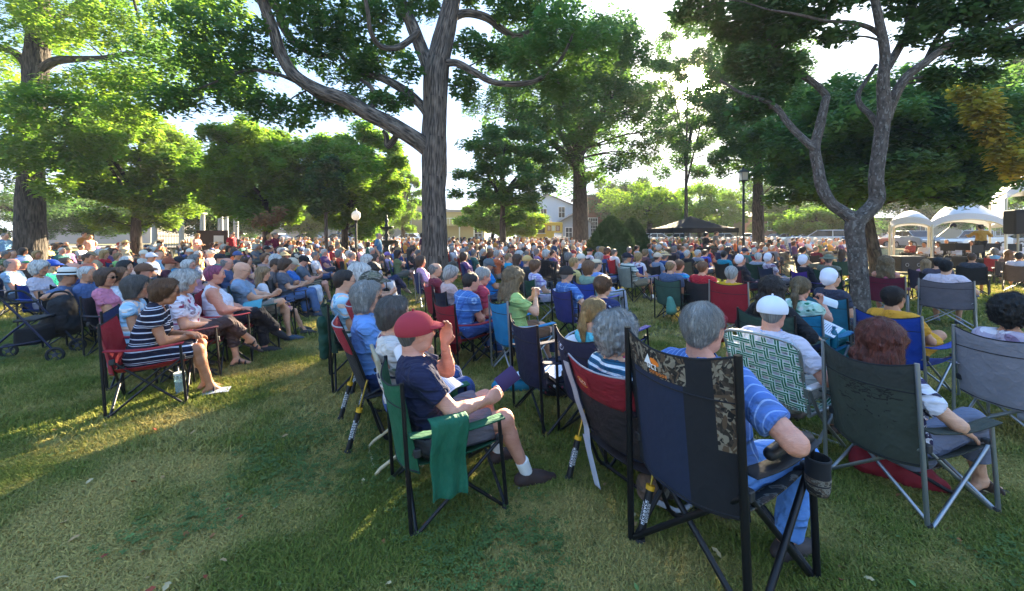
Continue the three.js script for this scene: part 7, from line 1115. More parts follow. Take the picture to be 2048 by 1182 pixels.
C(1309, 480, 'rest', 'm', 'short', 'dark', 'tee', 0x8592a6, 'shorts', 0x8f959c, 0x26262b, 'large man in navy cap and grey tee behind the crowd', { ...cap(0x232c44), fat: 0.9 });
C(1331, 504, 'lap', 'f', 'crop', 'grey', 'tee', 0x2f5a9c, 'capri', 0x4f5a70, 0x26262b, 'woman in wide straw hat', { hat: 'sunhat', hatHex: 0xc9ab7c, sc: 'mid' });
C(1317, 506, 'lap', 'f', 'short', 'brown', 'tee', 0x7f8fa8, 'capri', 0x5f6470, 0x26262b, 'person in pale cap left of the straw hat', cap(0xcdb8a0));
C(1342, 521, 'lap', 'm', 'bald', 'sandy', 'tee', 0x4a5c7a, 'pants', 0x3f4450, 0x3c5a4c, 'balding man left of the blue striped tee');
C(1359, 520, 'lap', 'f', 'short', 'chest', 'tee', 0x2f8fd0, 'shorts', 0x27306c, 0x2f5a4c, 'person with short brown hair in blue and violet striped tee', { topMat: P.surf, sc: 'mid', silver: 1 });
C(1349, 493, 'lap', 'f', 'bob', 'grey', 'tee', 0x4f4a54, 'capri', 0x44444c, 0x26262b, 'woman with grey bob right of the large man');
C(1368, 493, 'lap', 'm', 'bald', 'sandy', 'tee', 0x3a4f84, 'shorts', 0x5a5f6c, 0x1f5a9c, 'balding man in dark blue with sandy hair');
C(1374, 501, 'rest', 'm', 'short', 'white', 'tee', 0x1c1d24, 'pants', 0x2c2e36, 0x5c5744, 'man with cropped white hair in black shirt');
C(1397, 500, 'lap', 'm', 'short', 'white', 'tee', 0x8a8f9c, 'shorts', 0x6c6f78, 0x5c5a40, 'white haired man in an olive chair');
C(1411, 501, 'lap', 'm', 'short', 'brown', 'tee', 0x3a50b8, 'shorts', 0xb9bcc8, 0x6c2230, 'brown haired boy in blue and white shirt', { base: 1.1, size: 0.92 });
C(1404, 523, 'lap', 'm', 'short', 'chest', 'tee', 0xb2202e, 'pants', 0x2d2f3a, 0x26262b, 'brown haired man in scarlet shirt', { sc: 'mid' });
C(1461, 533, 'lap', 'm', 'short', 'silver', 'tee', 0xcda012, 'pants', 0x3f4250, 0xa0182a, 'silver haired man in mustard shirt in the tall red chair', { sc: 'mid', silver: 1, top2: 1.0 });
C(1450, 503, 'lap', 'm', 'short', 'black', 'tee', 0x1f86a0, 'shorts', 0x444a54, 0x16171b, 'broad man in teal shirt seen from behind', { fat: 0.9, sc: 'mid' });
C(1491, 492, 'lap', 'm', 'bald', 'sandy', 'tee', 0xd2661c, 'shorts', 0x5c554c, 0x6a5a44, 'bald man in orange shirt', { fat: 0.5 });
C(1516, 493, 'lap', 'm', 'short', 'salt', 'tee', 0x4a4f5a, 'shorts', 0x5a5c62, 0x26262b, 'grey haired man right of the orange shirt');
C(1531, 494, 'lap', 'm', 'short', 'white', 'tee', 0x232842, 'shorts', 0x4a4c58, 0x26262b, 'white haired man in navy behind the white bonnets');
C(1516, 506, 'lap', 'm', 'short', 'white', 'tee', 0x8f98a8, 'pants', 0x4c505a, 0x0f3a2c, 'white haired man in a bottle green chair between two bonnets', { sc: 'mid', top2: 0.95 });
C(1484, 511, 'lap', 'f', 'short', 'dark', 'long', 0x23242e, 'pants', 0x2a2c36, 0x6c2232, 'woman in white bonnet and charcoal dress, first of four', { hat: 'kapp', hatHex: 0xe6e6f2, turn: -26, sc: 'mid' });
C(1540, 508, 'lap', 'f', 'short', 'brown', 'tee', 0xb9a9b8, 'capri', 0x8c8890, 0x22304c, 'woman in white bonnet and mottled pink blouse, second of four', { hat: 'kapp', hatHex: 0xe6e6f2, turn: -26, topMat: P.tie, sc: 'mid' });
C(1611, 512, 'lap', 'f', 'short', 'dark', 'long', 0x1b1c26, 'pants', 0x2a2c36, 0x47258c, 'woman in white bonnet in the purple chair, third of four', { hat: 'kapp', hatHex: 0xe6e6f2, turn: -26, sc: 'mid', top2: 0.88 });
C(1661, 540, 'lap', 'f', 'short', 'dark', 'tee', 0x33384a, 'pants', 0x2f3340, 0x196f8c, 'woman in white bonnet and grey red sleeved dress, fourth of four', { hat: 'kapp', hatHex: 0xe6e6f2, turn: -26, sc: 'mid' });
C(1607, 495, 'lap', 'f', 'crop', 'dark', 'tee', 0x9fb0a4, 'capri', 0x5f6a64, 0x26262b, 'person in sage shirt behind the purple chair');
C(1634, 493, 'lap', 'm', 'bald', 'grey', 'tee', 0x6a1c34, 'shorts', 0x4a4044, 0x26262b, 'balding man in maroon shirt behind the bonnets', { fat: 0.5 });
C(1656, 510, 'lap', 'm', 'short', 'grey', 'tee', 0x6f7466, 'shorts', 0x55584e, 0x11452e, 'person in olive bucket hat in a dark green chair', { hat: 'sunhat', hatHex: 0x6c705c });
C(1686, 500, 'lap', 'f', 'long', 'brown', 'tank', 0x3a4256, 'shorts', 0x3f4450, 0x2c4a3c, 'woman with long hair in dark tank left of the forked trunk');
// right block
C(1769, 513, 'lap', 'f', 'mane', 'ash', 'tank', 0xc06a80, 'shorts', 0xb02a58, 0x6a1834, 'woman with long streaky blond hair in a maroon chair', { sc: 'near', silver: 1, fat: 0.6, h: 1.24 });
C(1852, 522, 'lap', 'f', 'long', 'sandy', 'tee', 0xc08a9c, 'shorts', 0x7a6470, 0x3a3040, 'girl with long sandy hair in pink top near the band', { base: 1.03, size: 0.82 });
C(1891, 516, 'rest', 'm', 'short', 'black', 'tee', 0xd0c4ce, 'shorts', 0x8a2a4a, 0x67626a, 'broad man with black hair in white tee in a grey chair', { sc: 'near', fat: 0.9, silver: 1, h: 1.26, w: 0.34 });
C(1874, 515, 'lap', 'm', 'short', 'black', 'tee', 0x4a4550, 'pants', 0x2f3138, 0x16171b, 'dark haired person just left of the broad man');
C(1989, 497, 'lap', 'f', 'bob', 'grey', 'tank', 0x7fb4d4, 'capri', 0x6f7f8c, 0xa82430, 'grey haired woman in light blue tank top in a red chair', { fat: 0.8, sc: 'mid' });
C(2040, 505, 'lap', 'm', 'short', 'dark', 'tee', 0xb9bcc8, 'shorts', 0x66625c, 0x5c4a3e, 'dark haired man in a brown chair at the right edge', { sc: 'mid' });
C(2018, 501, 'lap', 'f', 'long', 'chest', 'tee', 0x6a5a54, 'capri', 0x4f4a46, 0x3a3a42, 'woman with long brown hair right of the light blue tank');
C(1945, 507, 'lap', 'm', 'short', 'brown', 'tee', 0x3a3d46, 'shorts', 0x44464e, 0x17181c, 'man in dark tee before the black chair near the band');
const occupied = [];
const mk = rng(303);
for (const c of CROWD) {
  const hp = seatAt(c.px, c.py, c.h ?? c.base ?? 1.17), y0 = toStage(hp, c.turn ?? 0), hb = headBack(POSE[c.pose].lean), p = V(hp.x - Math.sin(y0) * hb, 0, hp.z - Math.cos(y0) * hb); p.y = groundY(p.x, p.z); const d = -p.z, res = c.sc === 'near' ? (d < 8 ? 'near' : 'mid') : c.sc === 'mid' ? (d < 8.5 ? 'mid' : 'back') : d < 8 ? 'mid' : 'back';
  const pose = { ...POSE[c.pose], ...(c.fig || {}) }, yaw = toStage(p, (c.turn ?? 0) + (mk() - 0.5) * 14), hd = c.head ?? [Math.round((mk() - 0.5) * 3) * 8, pose.head ? pose.head[1] : 0, 0], seat = (c.h ?? 0) > 1.19 ? 0.47 : 0.42;
  const q = lift(pose, seat - 0.42); q.head = hd;
  const skins = ['fair', 'pink', 'warm', 'fair'], t = person(p, yaw, { pose: { sex: c.sex, fat: c.fat ?? 0.35, ...q, top: c.top, bottom: c.fig?.bottom ?? c.bottom, size: c.size ?? 1, seat, hipz: -0.10, ...(c.sock ? { sock: c.sock } : {}) }, skin: c.skin ?? skins[(mk() * 4) | 0], hair: c.hair === 'scarf' ? 'crop' : c.hair, hairHex: c.hh, hat: c.hat ?? (c.hair === 'scarf' ? 'scarf' : null), hatHex: c.hatHex, visorHex: c.visorHex, glasses: c.glasses, beard: c.beard, topHex: c.th, topMat: c.topMat, bottomHex: c.bh, shoeHex: c.shoeHex ?? [0x2c2a2a, 0x6b6258, 0xb9b6b0, 0x3c4656][(mk() * 4) | 0] }, res, c.who, 'people seated in the audience');
  const kinds = { 0x0f4a34: 'dark green', 0x22305e: 'navy', 0x9a1a2c: 'red' }, col = new THREE.Color(c.ch), hsl = {}; col.getHSL(hsl);
  const cn = hsl.l < 0.14 && hsl.s < 0.25 ? 'black' : hsl.s < 0.16 ? 'grey' : hsl.h < 0.04 || hsl.h > 0.93 ? 'red' : hsl.h < 0.13 ? 'brown' : hsl.h < 0.25 ? 'olive' : hsl.h < 0.48 ? 'green' : hsl.h < 0.55 ? 'teal' : hsl.h < 0.72 ? 'blue' : 'purple';
  campChair(p, yaw, { hex: c.ch, res: d < 8 ? 'near' : 'mid', seat: seat - 0.065 , frame: c.silver ? FRAME.silver : FRAME.black, top: c.top2 ?? 0.88, w: c.w ?? 0.29 }, (cn + ' camp chair of the ' + c.who).split(' ').slice(0, 16).join(' '), 'chairs of the audience');
  occupied.push(p);
}
for (const o of scene.children) if (o.name.startsWith('person')) occupied.push(o.position);
// people on their feet
const stand = (px, py, sex, hair, hh, top, th, bottom, bh, label, x = {}) => { const H = x.H ?? (sex === 'f' ? 1.64 : 1.74), d = x.d ?? 21, p = onGround(px, d); person(p, x.yaw ?? toStage(p), { pose: { ...STAND, ...(x.pose || {}), sex, fat: x.fat ?? 0.4, top, bottom, size: (x.size ?? H / 1.66), seat: 0.90 * (x.size ?? H / 1.66), head: [0, 0, 0], arms: (x.pose?.arms ?? STAND.arms).map((a) => { const b = [...a]; b[1] *= (x.size ?? H / 1.66); return b; }) }, hair, hairHex: hh, topHex: th, bottomHex: bh, hat: x.hat, hatHex: x.hatHex, skin: x.skin }, 'back', label, 'people standing'); };
const bentArms = [[0.10, 1.12, 0.24, [0.6, -0.7, -0.3]], [0.10, 1.10, 0.24, [-0.6, -0.7, -0.3]]];
stand(9, 481, 'm', 'short', 'grey', 'tee', 0x6f9cc4, 'pants', 0x2b3140, 'man in light blue shirt standing at the left edge', { d: 16 });
stand(168, 479, 'm', 'short', 'brown', 'tee', 0xc98a54, 'shorts', 0x6b5d4c, 'man standing in the sun behind the white tee', { d: 20 });
stand(179, 477, 'f', 'crop', 'blond', 'tee', 0xd8a08c, 'capri', 0xb79a80, 'blond woman standing in the sun in a pink top', { d: 19 });
stand(249, 484, 'f', 'crop', 'sandy', 'dress', 0xd8c4a0, 'shorts', 0xb79a80, 'child in straw hat and cream dress standing in the sun', { d: 17, H: 1.42, size: 0.84, hat: 'sunhat', hatHex: 0xd0a868 });
stand(394, 477, 'f', 'long', 'blond', 'tee', 0xd8a8a8, 'capri', 0xc9b8a8, 'woman with sunlit blond hair standing in pale pink', { d: 20, pose: { arms: bentArms } });
stand(464, 474, 'm', 'short', 'grey', 'tee', 0xa3182e, 'pants', 0xb9a98c, 'man in red vest standing by the memorial panel', { d: 20, fat: 0.6 });
stand(538, 477, 'f', 'crop', 'blond', 'tee', 0x6a1c34, 'pants', 0x2b2630, 'woman of the pair in maroon shirts', { d: 18.5 });
stand(551, 475, 'm', 'short', 'grey', 'tee', 0x721f38, 'pants', 0x2b2630, 'man of the pair in maroon shirts', { d: 18.7 });
stand(757, 472, 'm', 'bald', 'grey', 'polo', 0x4a7a9c, 'shorts', 0x5c5a56, 'man in blue plaid shirt standing before the fountain', { d: 16.5, fat: 0.5 });
stand(1412, 467, 'm', 'short', 'black', 'tee', 0x101114, 'pants', 0x141519, 'man in black standing at the mixing desk', { d: 19, pose: { arms: bentArms } });
stand(1432, 470, 'm', 'short', 'brown', 'tee', 0x6a6a68, 'pants', 0x2c2c30, 'second technician standing in the shade of the canopy', { d: 22 });
stand(845, 474, 'm', 'short', 'dark', 'tee', 0x4a1c30, 'pants', 0x2a2830, 'dark haired man in maroon standing left of the central trunk', { d: 17 });
stand(1110, 486, 'm', 'short', 'brown', 'tee', 0x27405a, 'shorts', 0x6a5c4c, 'man in dark blue tee standing behind the bench', { d: 15, size: 0.9 });
// the band
const player = (px, d, sex, hair, hh, th, label, x = {}) => { const p = onGround(px, d), yaw = x.yaw ?? -1.2; person(p, yaw, { pose: { ...POSE[x.pose ?? 'read'], sex, fat: 0.4, top: 'long', bottom: 'pants', seat: 0.45, hipz: -0.1, head: [0, 6, 0] }, hair, hairHex: hh, topHex: th, bottomHex: 0x17181c, skin: 'warm', hat: x.hat, hatHex: x.hatHex }, 'back', label, 'players of the band'); campChair(p, yaw, { hex: 0x1b1c20, res: 'mid', seat: 0.385, noArms: true, name: 'band_chair' }, 'black chair of the ' + label, 'chairs of the band'); };
player(1845, 20.5, 'm', 'short', 'dark', 0xd4d0d2, 'player in white shirt left of the first marquee pole');
player(1872, 21, 'f', 'bob', 'dark', 0xd0ccd0, 'player in white shirt just behind the marquee pole');
player(1908, 20, 'm', 'short', 'brown', 0xd8d6dc, 'player in white shirt with arms raised before the conductor', { pose: 'phone' });
player(1940, 22, 'f', 'bob', 'brown', 0xc9c9cf, 'player half hidden left of the conductor');
player(1992, 21, 'm', 'short', 'black', 0xcfcdd4, 'player in white shirt right of the conductor');
player(2032, 20.5, 'm', 'bald', 'dark', 0xcfcdd4, 'balding player in white shirt under the loudspeaker');
player(1818, 22.5, 'f', 'tail', 'dark', 0x8f2a30, 'player in red top behind the percussion case');
player(1890, 24, 'm', 'short', 'grey', 0x78c48c, 'player in light green shirt at the back of the band');
{ const p = onGround(1962, 18.6), t = thing('podium', 'dark wooden conductor podium', 'podium', p); part('platform', box(1.2, 0.42, 1.0, 0, 0.21, 0, 0.02), mat(0x3a2c22, 0.8), t); part('step', box(1.2, 0.2, 0.3, 0, 0.1, 0.66, 0.02), mat(0x42332a, 0.8), t);
  const q = p.clone(); q.y += 0.42; person(q, 2.6, { pose: { ...STAND, sex: 'm', fat: 0.5, top: 'long', bottom: 'pants', size: 1.0, seat: 0.9, head: [0, 4, 0], arms: [[0.34, 1.20, 0.34, [0.6, -0.7, -0.2]], [0.36, 1.24, 0.36, [-0.6, -0.7, -0.2]]] }, hair: 'short', hairHex: 'dark', hat: 'fedora', hatHex: 0x121316, topHex: 0xb58a3c, bottomHex: 0x17181c }, 'back', 'conductor in tan jacket and black hat on the podium'); }

// ---------- the rows further back: single people while they can be told apart, then one mass ----------
const POOL = { th: [[0xcfd2da, 'white'], [0x8fb0cf, 'pale blue'], [0x2f4a86, 'blue'], [0x9c2a38, 'red'], [0x26282e, 'black'], [0x3a6f6a, 'teal'], [0xc48a94, 'pink'], [0x6f7a52, 'olive'], [0xb7a98c, 'tan'], [0x6a4a78, 'purple'], [0xd0a04a, 'yellow'], [0x7f8692, 'grey'], [0xc86a40, 'orange']], hair: [['short', 'white', 'white haired'], ['short', 'grey', 'grey haired'], ['bald', 'grey', 'balding'], ['crop', 'silver', 'silver haired'], ['bob', 'brown', 'brown bobbed'], ['curly', 'white', 'white curled'], ['short', 'brown', 'brown haired'], ['bob', 'blond', 'blond bobbed'], ['long', 'dark', 'long dark haired'], ['crop', 'chest', 'chestnut haired']], hat: [[0xd8d4c8, 'cream'], [0x23304e, 'navy'], [0x8c2a30, 'red'], [0x1a1b1e, 'black'], [0x8a7a5c, 'khaki']] };
const marks = [[120, 'by the massive left trunk'], [260, 'before the leafy bright maple'], [400, 'before the white columns'], [500, 'near the man in the red vest'], [600, 'right of the maroon pair'], [690, 'before the round topped tree'], [780, 'before the fountain'], [850, 'left of the central trunk'], [960, 'before the yellow house'], [1060, 'before the slender young tree'], [1150, 'before the food truck'], [1290, 'beside the clipped yews'], [1400, 'left of the black canopy'], [1490, 'before the black canopy'], [1600, 'under the lamp post'], [1720, 'before the silver cars'], [2100, 'near the marquee']];
{
  const r = rng(909), spots = [], f = V(Math.sin(2.28), 0, Math.cos(2.28)), s = V(-f.z, 0, f.x);
  const keepOut = [[868, 12.3, 1.3], [1222, 18.5, 1.9], [1264, 22, 1.6], [1160, 27, 1.0], [60, 17, 1.7], [1005, 22, 0.7], [1487, 18, 0.5], [1516, 25, 0.8], [773, 19.2, 1.6], [425, 23, 1.2], [272, 22, 0.8], [533, 20.5, 0.8], [690, 22.5, 0.7], [652, 20, 0.5], [1395, 22, 2.6], [1752, 16, 1], [712, 18.5, 0.5]].map(([px, d, q]) => [onGround(px, d), q]);
  for (let i = -70; i < 70; i++) for (let j = -34; j < 34; j++) {
    const q = V(0, 0, -20).addScaledVector(s, i * 0.78 + (r() - 0.5) * 0.3).addScaledVector(f, j * 1.22 + (r() - 0.5) * 0.45), d = -q.z, drop = r();
    if (d < 11.5 || d > 33 || drop < 0.2) continue;
    const px = MIDX + q.x / d * FOCAL; if (px < -20 || px > 1730) continue;
    if (px > 1560 && (d < 22 || d > 30)) continue; if (px > 1440 && d < 15) continue; if (px < 250 && d > 22) continue; if (px < 420 && d > 26) continue;
    if (d < 14 && drop < 0.45) continue;
    if (px > 1300 && px < 1480 && d < 16.5) continue;
    q.y = groundY(q.x, q.z);
    if (occupied.some((o) => Math.hypot(o.x - q.x, o.z - q.z) < 0.75) || keepOut.some(([o, w]) => Math.hypot(o.x - q.x, o.z - q.z) < w)) continue;
    spots.push(q);
  }
  spots.sort((a, b) => b.z - a.z);
  const used = {}, far = spots.slice(170), types = ['lap', 'rest', 'folded', 'cross', 'chin', 'read', 'legsout', 'lap'];
  for (const p of spots.slice(0, 170)) {
    const px = MIDX + p.x / -p.z * FOCAL, mark = marks.find((m) => px < m[0])[1], yaw = toStage(p, (r() - 0.5) * 24); let th, tn, hr, hh, hn, hat, fem, lab;
    for (let k = 0; k < 14; k++) { [th, tn] = POOL.th[(r() * POOL.th.length) | 0]; [hr, hh, hn] = POOL.hair[(r() * POOL.hair.length) | 0]; fem = ['bob', 'curly', 'long', 'crop'].includes(hr); hat = r() < 0.22 && !fem ? POOL.hat[(r() * POOL.hat.length) | 0] : null; lab = (hat ? 'person in ' + hat[1] + ' cap and ' : hn + ' person in ') + tn + ' shirt ' + mark; if (!used[lab]) break; }   // no two alike beside the same landmark
    used[lab] = 1;
    person(p, yaw, { pose: { ...POSE[types[(r() * 8) | 0]], sex: fem ? 'f' : 'm', fat: 0.45, top: 'tee', bottom: r() < 0.5 ? 'pants' : 'shorts', hipz: -0.10, head: [[-26, 0, 24][(r() * 3) | 0], 0, 0] }, skin: ['fair', 'pink', 'warm', 'tan'][(r() * 4) | 0], hair: hr, hairHex: hh, hat: hat ? 'cap' : null, hatHex: hat ? hat[0] : 0, topHex: th, bottomHex: [0x39404e, 0x6a675f, 0x2b2e36, 0x8a8478][(r() * 4) | 0] }, 'far', lab, 'people of the rows further back');
  }
  // seats of the rows further back and the mass behind them
  const chair = merge([sheet((u, v) => [(u - 0.5) * 0.5, 0.36 + v * 0.48, -0.24 - v * 0.1 - 0.05 * Math.sin(u * 3.14)], 4, 2, 0.01), box(0.5, 0.03, 0.46, 0, 0.34, 0.0), ...[[-1, -1], [-1, 1], [1, -1], [1, 1]].map(([a, b]) => rod([a * 0.26, 0, b * 0.24], [-a * 0.22, 0.36, b * 0.22], 0.012, 4))]);
  const back = new THREE.InstancedMesh(chair, mat(0xffffff, 0.85), spots.length), M = new THREE.Matrix4(), Q = new THREE.Quaternion(), col = new THREE.Color();
  spots.forEach((p, i) => { Q.setFromAxisAngle(V(0, 1, 0), toStage(p, (r() - 0.5) * 10)); M.compose(p, Q, V(1, 1, 1)); back.setMatrixAt(i, M); col.set([0x26262b, 0x22305e, 0x8a1a2a, 0x174a36, 0x5c5f66, 0x1d4a8c][(r() * 6) | 0]); back.setColorAt(i, col); });
  back.name = 'far_chairs'; back.userData = { label: 'folding chairs of the rows further back', category: 'chairs', kind: 'stuff' }; scene.add(back);
  const g = new THREE.Group(); g.name = 'far_crowd'; g.userData = { label: 'rows of far spectators before the street', category: 'crowd', kind: 'stuff' }; scene.add(g);
  const F = [figure({ ...POSE.lap, sex: 'm', fat: 0.5, top: 'tee', bottom: 'pants', hipz: -0.10, head: [0, 0, 0] }, 'far'), figure({ ...POSE.folded, sex: 'f', fat: 0.5, top: 'tee', bottom: 'pants', hipz: -0.10, head: [0, 0, 0] }, 'far')];
  F.forEach((f2, k) => {
    const list = far.filter((_, i) => i % 2 === k), yaws = list.map((p) => toStage(p, (r() - 0.5) * 24)), add = (name, geo, mtl, cols, hm) => { const m = new THREE.InstancedMesh(geo, mtl, list.length); list.forEach((p, i) => { Q.setFromAxisAngle(V(0, 1, 0), yaws[i]); M.compose(p, Q, V(1, 1, 1)); if (hm) M.multiply(hm); m.setMatrixAt(i, M); col.set(cols[(r() * cols.length) | 0]); m.setColorAt(i, col); }); m.name = name; m.castShadow = m.receiveShadow = true; g.add(m); };
    add('bodies', f2.body, mat(0xffffff, 0.65, { vertexColors: true }), Object.values(SKIN).slice(0, 4)); add('shirts', f2.shirt, mat(0xffffff, 0.92), POOL.th.map((q) => q[0])); add('trousers', f2.bottom, mat(0xffffff, 0.92), [0x39404e, 0x6a675f, 0x2b2e36, 0x8a8478]); add('hair', hairGeo(k ? 'bob' : 'short', 'far'), mat(0xffffff, 0.7), ['white', 'silver', 'grey', 'brown', 'dark', 'blond', 'white'].map((q) => HAIR[q]), f2.headM);
  });
}

// ---------- belongings between the chairs ----------
function blob(name, px, depth, label, category, hex, caps, { dy = 0, yaw = 0, wrinkle = 0.012, freq = 14, material, cell = 0.014 } = {}) {   // a slack bag or cloth, shaped by a few soft volumes
  const p = onGround(px, depth); p.y += dy; const t = thing(name, label, category, p, yaw), s = new Sdf(); s.wrinkle = wrinkle; s.freq = freq; for (const [a, b, r1, r2] of caps) s.cap(V(...a), V(...b), r1, r2, { k: 0.08 }); part('fabric', s.mesh(cell), material ?? fabric(hex), t); return t;
}
{ const t = blob('shoulder_bag', 1040, 4.3, 'turquoise fabric bag lying on the grass before the empty navy chair', 'bag', 0x1790b4, [[[-0.24, 0.06, 0], [0.24, 0.05, 0.02], 0.075, 0.06], [[-0.05, 0.1, 0.02], [0.1, 0.08, 0.05], 0.08, 0.06]], { yaw: 0.3 }); part('white_cloth', sheet((u, v) => [-0.06 + u * 0.16, 0.175 - 0.03 * v + 0.02 * Math.sin(u * 6), 0.0 + v * 0.12], 8, 6, 0.004), mat(0xe4e6ea, 0.85), t); part('handle', tube([[-0.22, 0.1, 0.02, 0.008], [-0.14, 0.17, 0.06, 0.008], [0, 0.13, 0.1, 0.008], [0.1, 0.06, 0.13, 0.008]], { seg: 6 }), fabric(0x127a9c), t); }
{ const t = blob('patterned_bag', 1118, 4.1, 'dark patterned bag under the empty navy chair', 'bag', 0xffffff, [[[-0.1, 0.12, 0], [0.1, 0.1, 0], 0.11, 0.1]], { material: cloth(0xffffff, { map: blots('#20232c', ['#8c2a3a', '#d0d4da', '#3a6a7a'], 50, 10, 21) }) }); part('handle', tube([[-0.1, 0.2, 0, 0.009], [-0.05, 0.32, 0, 0.009], [0.05, 0.32, 0, 0.009], [0.1, 0.2, 0, 0.009]], { seg: 6 }), mat(0x1c1d22, 0.8), t); }
{ const t = blob('carry_bag', 1795, 2.7, 'red drawstring chair bag on the grass under the olive chair', 'bag', 0x8c1624, [[[-0.17, 0.09, -0.02], [0.06, 0.075, 0.03], 0.09, 0.075], [[0.05, 0.07, 0.03], [0.2, 0.05, 0.06], 0.06, 0.045]], { yaw: -0.4, cell: 0.011 }); part('strap', tube([[0.0, 0.14, 0.08, 0.012], [0.1, 0.1, 0.11, 0.012], [0.2, 0.05, 0.12, 0.012], [0.26, 0.02, 0.06, 0.012]], { seg: 6 }), mat(0x17181b, 0.8), t); }
{ const t = blob('camouflage_bag', 1335, 2.55, 'brown camouflage bag on the grass behind the large black chair', 'bag', 0xffffff, [[[-0.14, 0.1, 0], [0.12, 0.07, 0.02], 0.1, 0.07], [[0.08, 0.05, 0], [0.2, 0.04, 0.06], 0.06, 0.04]], { material: cloth(0xffffff, { map: camo }), yaw: 0.5, cell: 0.011 }); part('strap', tube([[-0.2, 0.08, 0.1, 0.016], [-0.1, 0.03, 0.16, 0.016], [0.02, 0.02, 0.15, 0.016]], { seg: 6 }), mat(0xa9adb4, 0.85), t); }
blob('hanging_jacket', 672, 4.45, 'dark green jacket hung over the chair back at the end of the row', 'jacket', 0x0f4230, [[[-0.14, 0.72, 0.02], [0.12, 0.70, 0.0], 0.075, 0.07], [[-0.12, 0.68, 0], [-0.15, 0.36, 0.02], 0.08, 0.05], [[0.08, 0.66, 0], [0.10, 0.42, 0.02], 0.08, 0.05]], { yaw: 1.0, wrinkle: 0.016 });
blob('hanging_jacket', 1432, 5.05, 'red jacket hung over the back of the tall red chair', 'jacket', 0xa3182a, [[[-0.14, 0.6, 0], [0.14, 0.58, 0], 0.07, 0.07], [[-0.12, 0.55, 0], [-0.22, 0.30, 0.03], 0.08, 0.05], [[0.08, 0.52, 0], [0.05, 0.36, 0.02], 0.07, 0.05]], { yaw: 0.6, wrinkle: 0.016 });
blob('hanging_jacket', 1528, 7.2, 'green jacket draped behind the bottle green chair between the bonnets', 'jacket', 0x2d5a44, [[[-0.16, 0.5, 0], [0.16, 0.46, 0], 0.08, 0.07], [[-0.14, 0.42, 0], [-0.2, 0.24, 0.02], 0.08, 0.05]], { yaw: 0.6, wrinkle: 0.016, cell: 0.02 });
blob('hanging_jacket', 1633, 6.3, 'purple shawl draped over the purple chair arm', 'shawl', 0x4a2492, [[[-0.16, 0.5, 0], [0.16, 0.46, 0], 0.07, 0.06], [[0.12, 0.42, 0], [0.2, 0.2, 0.02], 0.09, 0.05]], { yaw: 0.6, wrinkle: 0.016, cell: 0.02 });
blob('hanging_bag', 898, 5.5, 'red cloth bag hanging low beside the red chairs', 'bag', 0x9c1628, [[[0, 0.34, 0], [0.05, 0.12, 0.02], 0.04, 0.1]], { cell: 0.018 });
blob('hanging_bag', 1340, 7.5, 'pale green bag hanging from the chair of the striped tee', 'bag', 0x5f9a86, [[[0, 0.46, 0], [0.02, 0.26, 0.02], 0.05, 0.1]], { cell: 0.018 });
// the armrest pouch of the large black chair
{ const L = place(1410, 620, 2.0, -8, 1.17, 12, -0.04), t = thing('cup_pouch', 'black and camouflage drink pouch on the arm of the large black chair', 'pouch', L.p, L.yaw), lat = (pts, y) => new THREE.LatheGeometry(pts.map((q) => new THREE.Vector2(...q)), 20).translate(-0.36, y, 0.20); part('pouch', lat([[0.047, -0.02], [0.05, 0.0], [0.05, 0.10], [0.053, 0.105], [0.053, 0.115], [0.045, 0.115], [0.045, 0.0], [0.001, 0.0]], 0.52), mat(0x191a1d, 0.85), t); part('base_panel', lat([[0.001, -0.055], [0.04, -0.052], [0.048, -0.03], [0.0515, 0.03], [0.047, 0.032]], 0.52), mat(0xffffff, 0.9, { map: camo }), t);
  const a = thing('arm_pad', 'padded black armrest of the large camouflage chair', 'armrest pad', L.p, L.yaw), q = new Sdf(); q.cap(V(-0.302, L.seat + 0.17, -0.10), V(-0.302, L.seat + 0.185, 0.12), 0.028, 0.033); q.cap(V(-0.302, L.seat + 0.185, 0.12), V(-0.302, L.seat + 0.15, 0.24), 0.033, 0.03); part('pad', q.mesh(0.009), mat(0x1a1a1c, 0.55), a); }
// tumbler with a straw, bottles
{ const p = onGround(360, 4.15), t = thing('plastic_tumbler', 'clear plastic tumbler of iced drink with a straw on the grass', 'cup', p); part('cup', new THREE.LatheGeometry([[0.001, 0.004], [0.036, 0.004], [0.052, 0.215], [0.050, 0.215], [0.035, 0.01], [0.001, 0.01]].map((q) => new THREE.Vector2(...q)), 24), mat(0xdfeaf0, 0.12, { transmission: 0.85, thickness: 0 }), t); part('drink', new THREE.CylinderGeometry(0.045, 0.033, 0.13, 20).translate(0, 0.08, 0), mat(0xb8cfd6, 0.35, { transmission: 0.4, thickness: 0 }), t); part('lid', new THREE.CylinderGeometry(0.054, 0.055, 0.018, 22).translate(0, 0.222, 0), mat(0xd6e6ec, 0.3), t); part('straw', rod([0.005, 0.03, 0], [-0.012, 0.30, 0.01], 0.0045, 8), mat(0xe9edf0, 0.5), t); }
const bottle = (px, d, dy, hex, capHex, label) => { const p = onGround(px, d); p.y += dy; const t = thing('water_bottle', label, 'bottle', p); part('bottle', new THREE.LatheGeometry([[0.001, 0], [0.033, 0.002], [0.034, 0.14], [0.026, 0.17], [0.013, 0.19], [0.013, 0.205], [0.001, 0.205]].map((q) => new THREE.Vector2(...q)), 18), mat(hex, 0.25, { transmission: 0.4, thickness: 0 }), t); part('cap', new THREE.CylinderGeometry(0.016, 0.016, 0.022, 12).translate(0, 0.214, 0), mat(capHex, 0.5), t); };
bottle(219, 5.0, 0, 0xcfe2ec, 0x3a8fd0, 'water bottle on the grass behind the red chair at the left'); bottle(1668, 4.3, 0.46, 0x1a7f9c, 0x14607a, 'teal drink bottle beside the woman with the tablet');
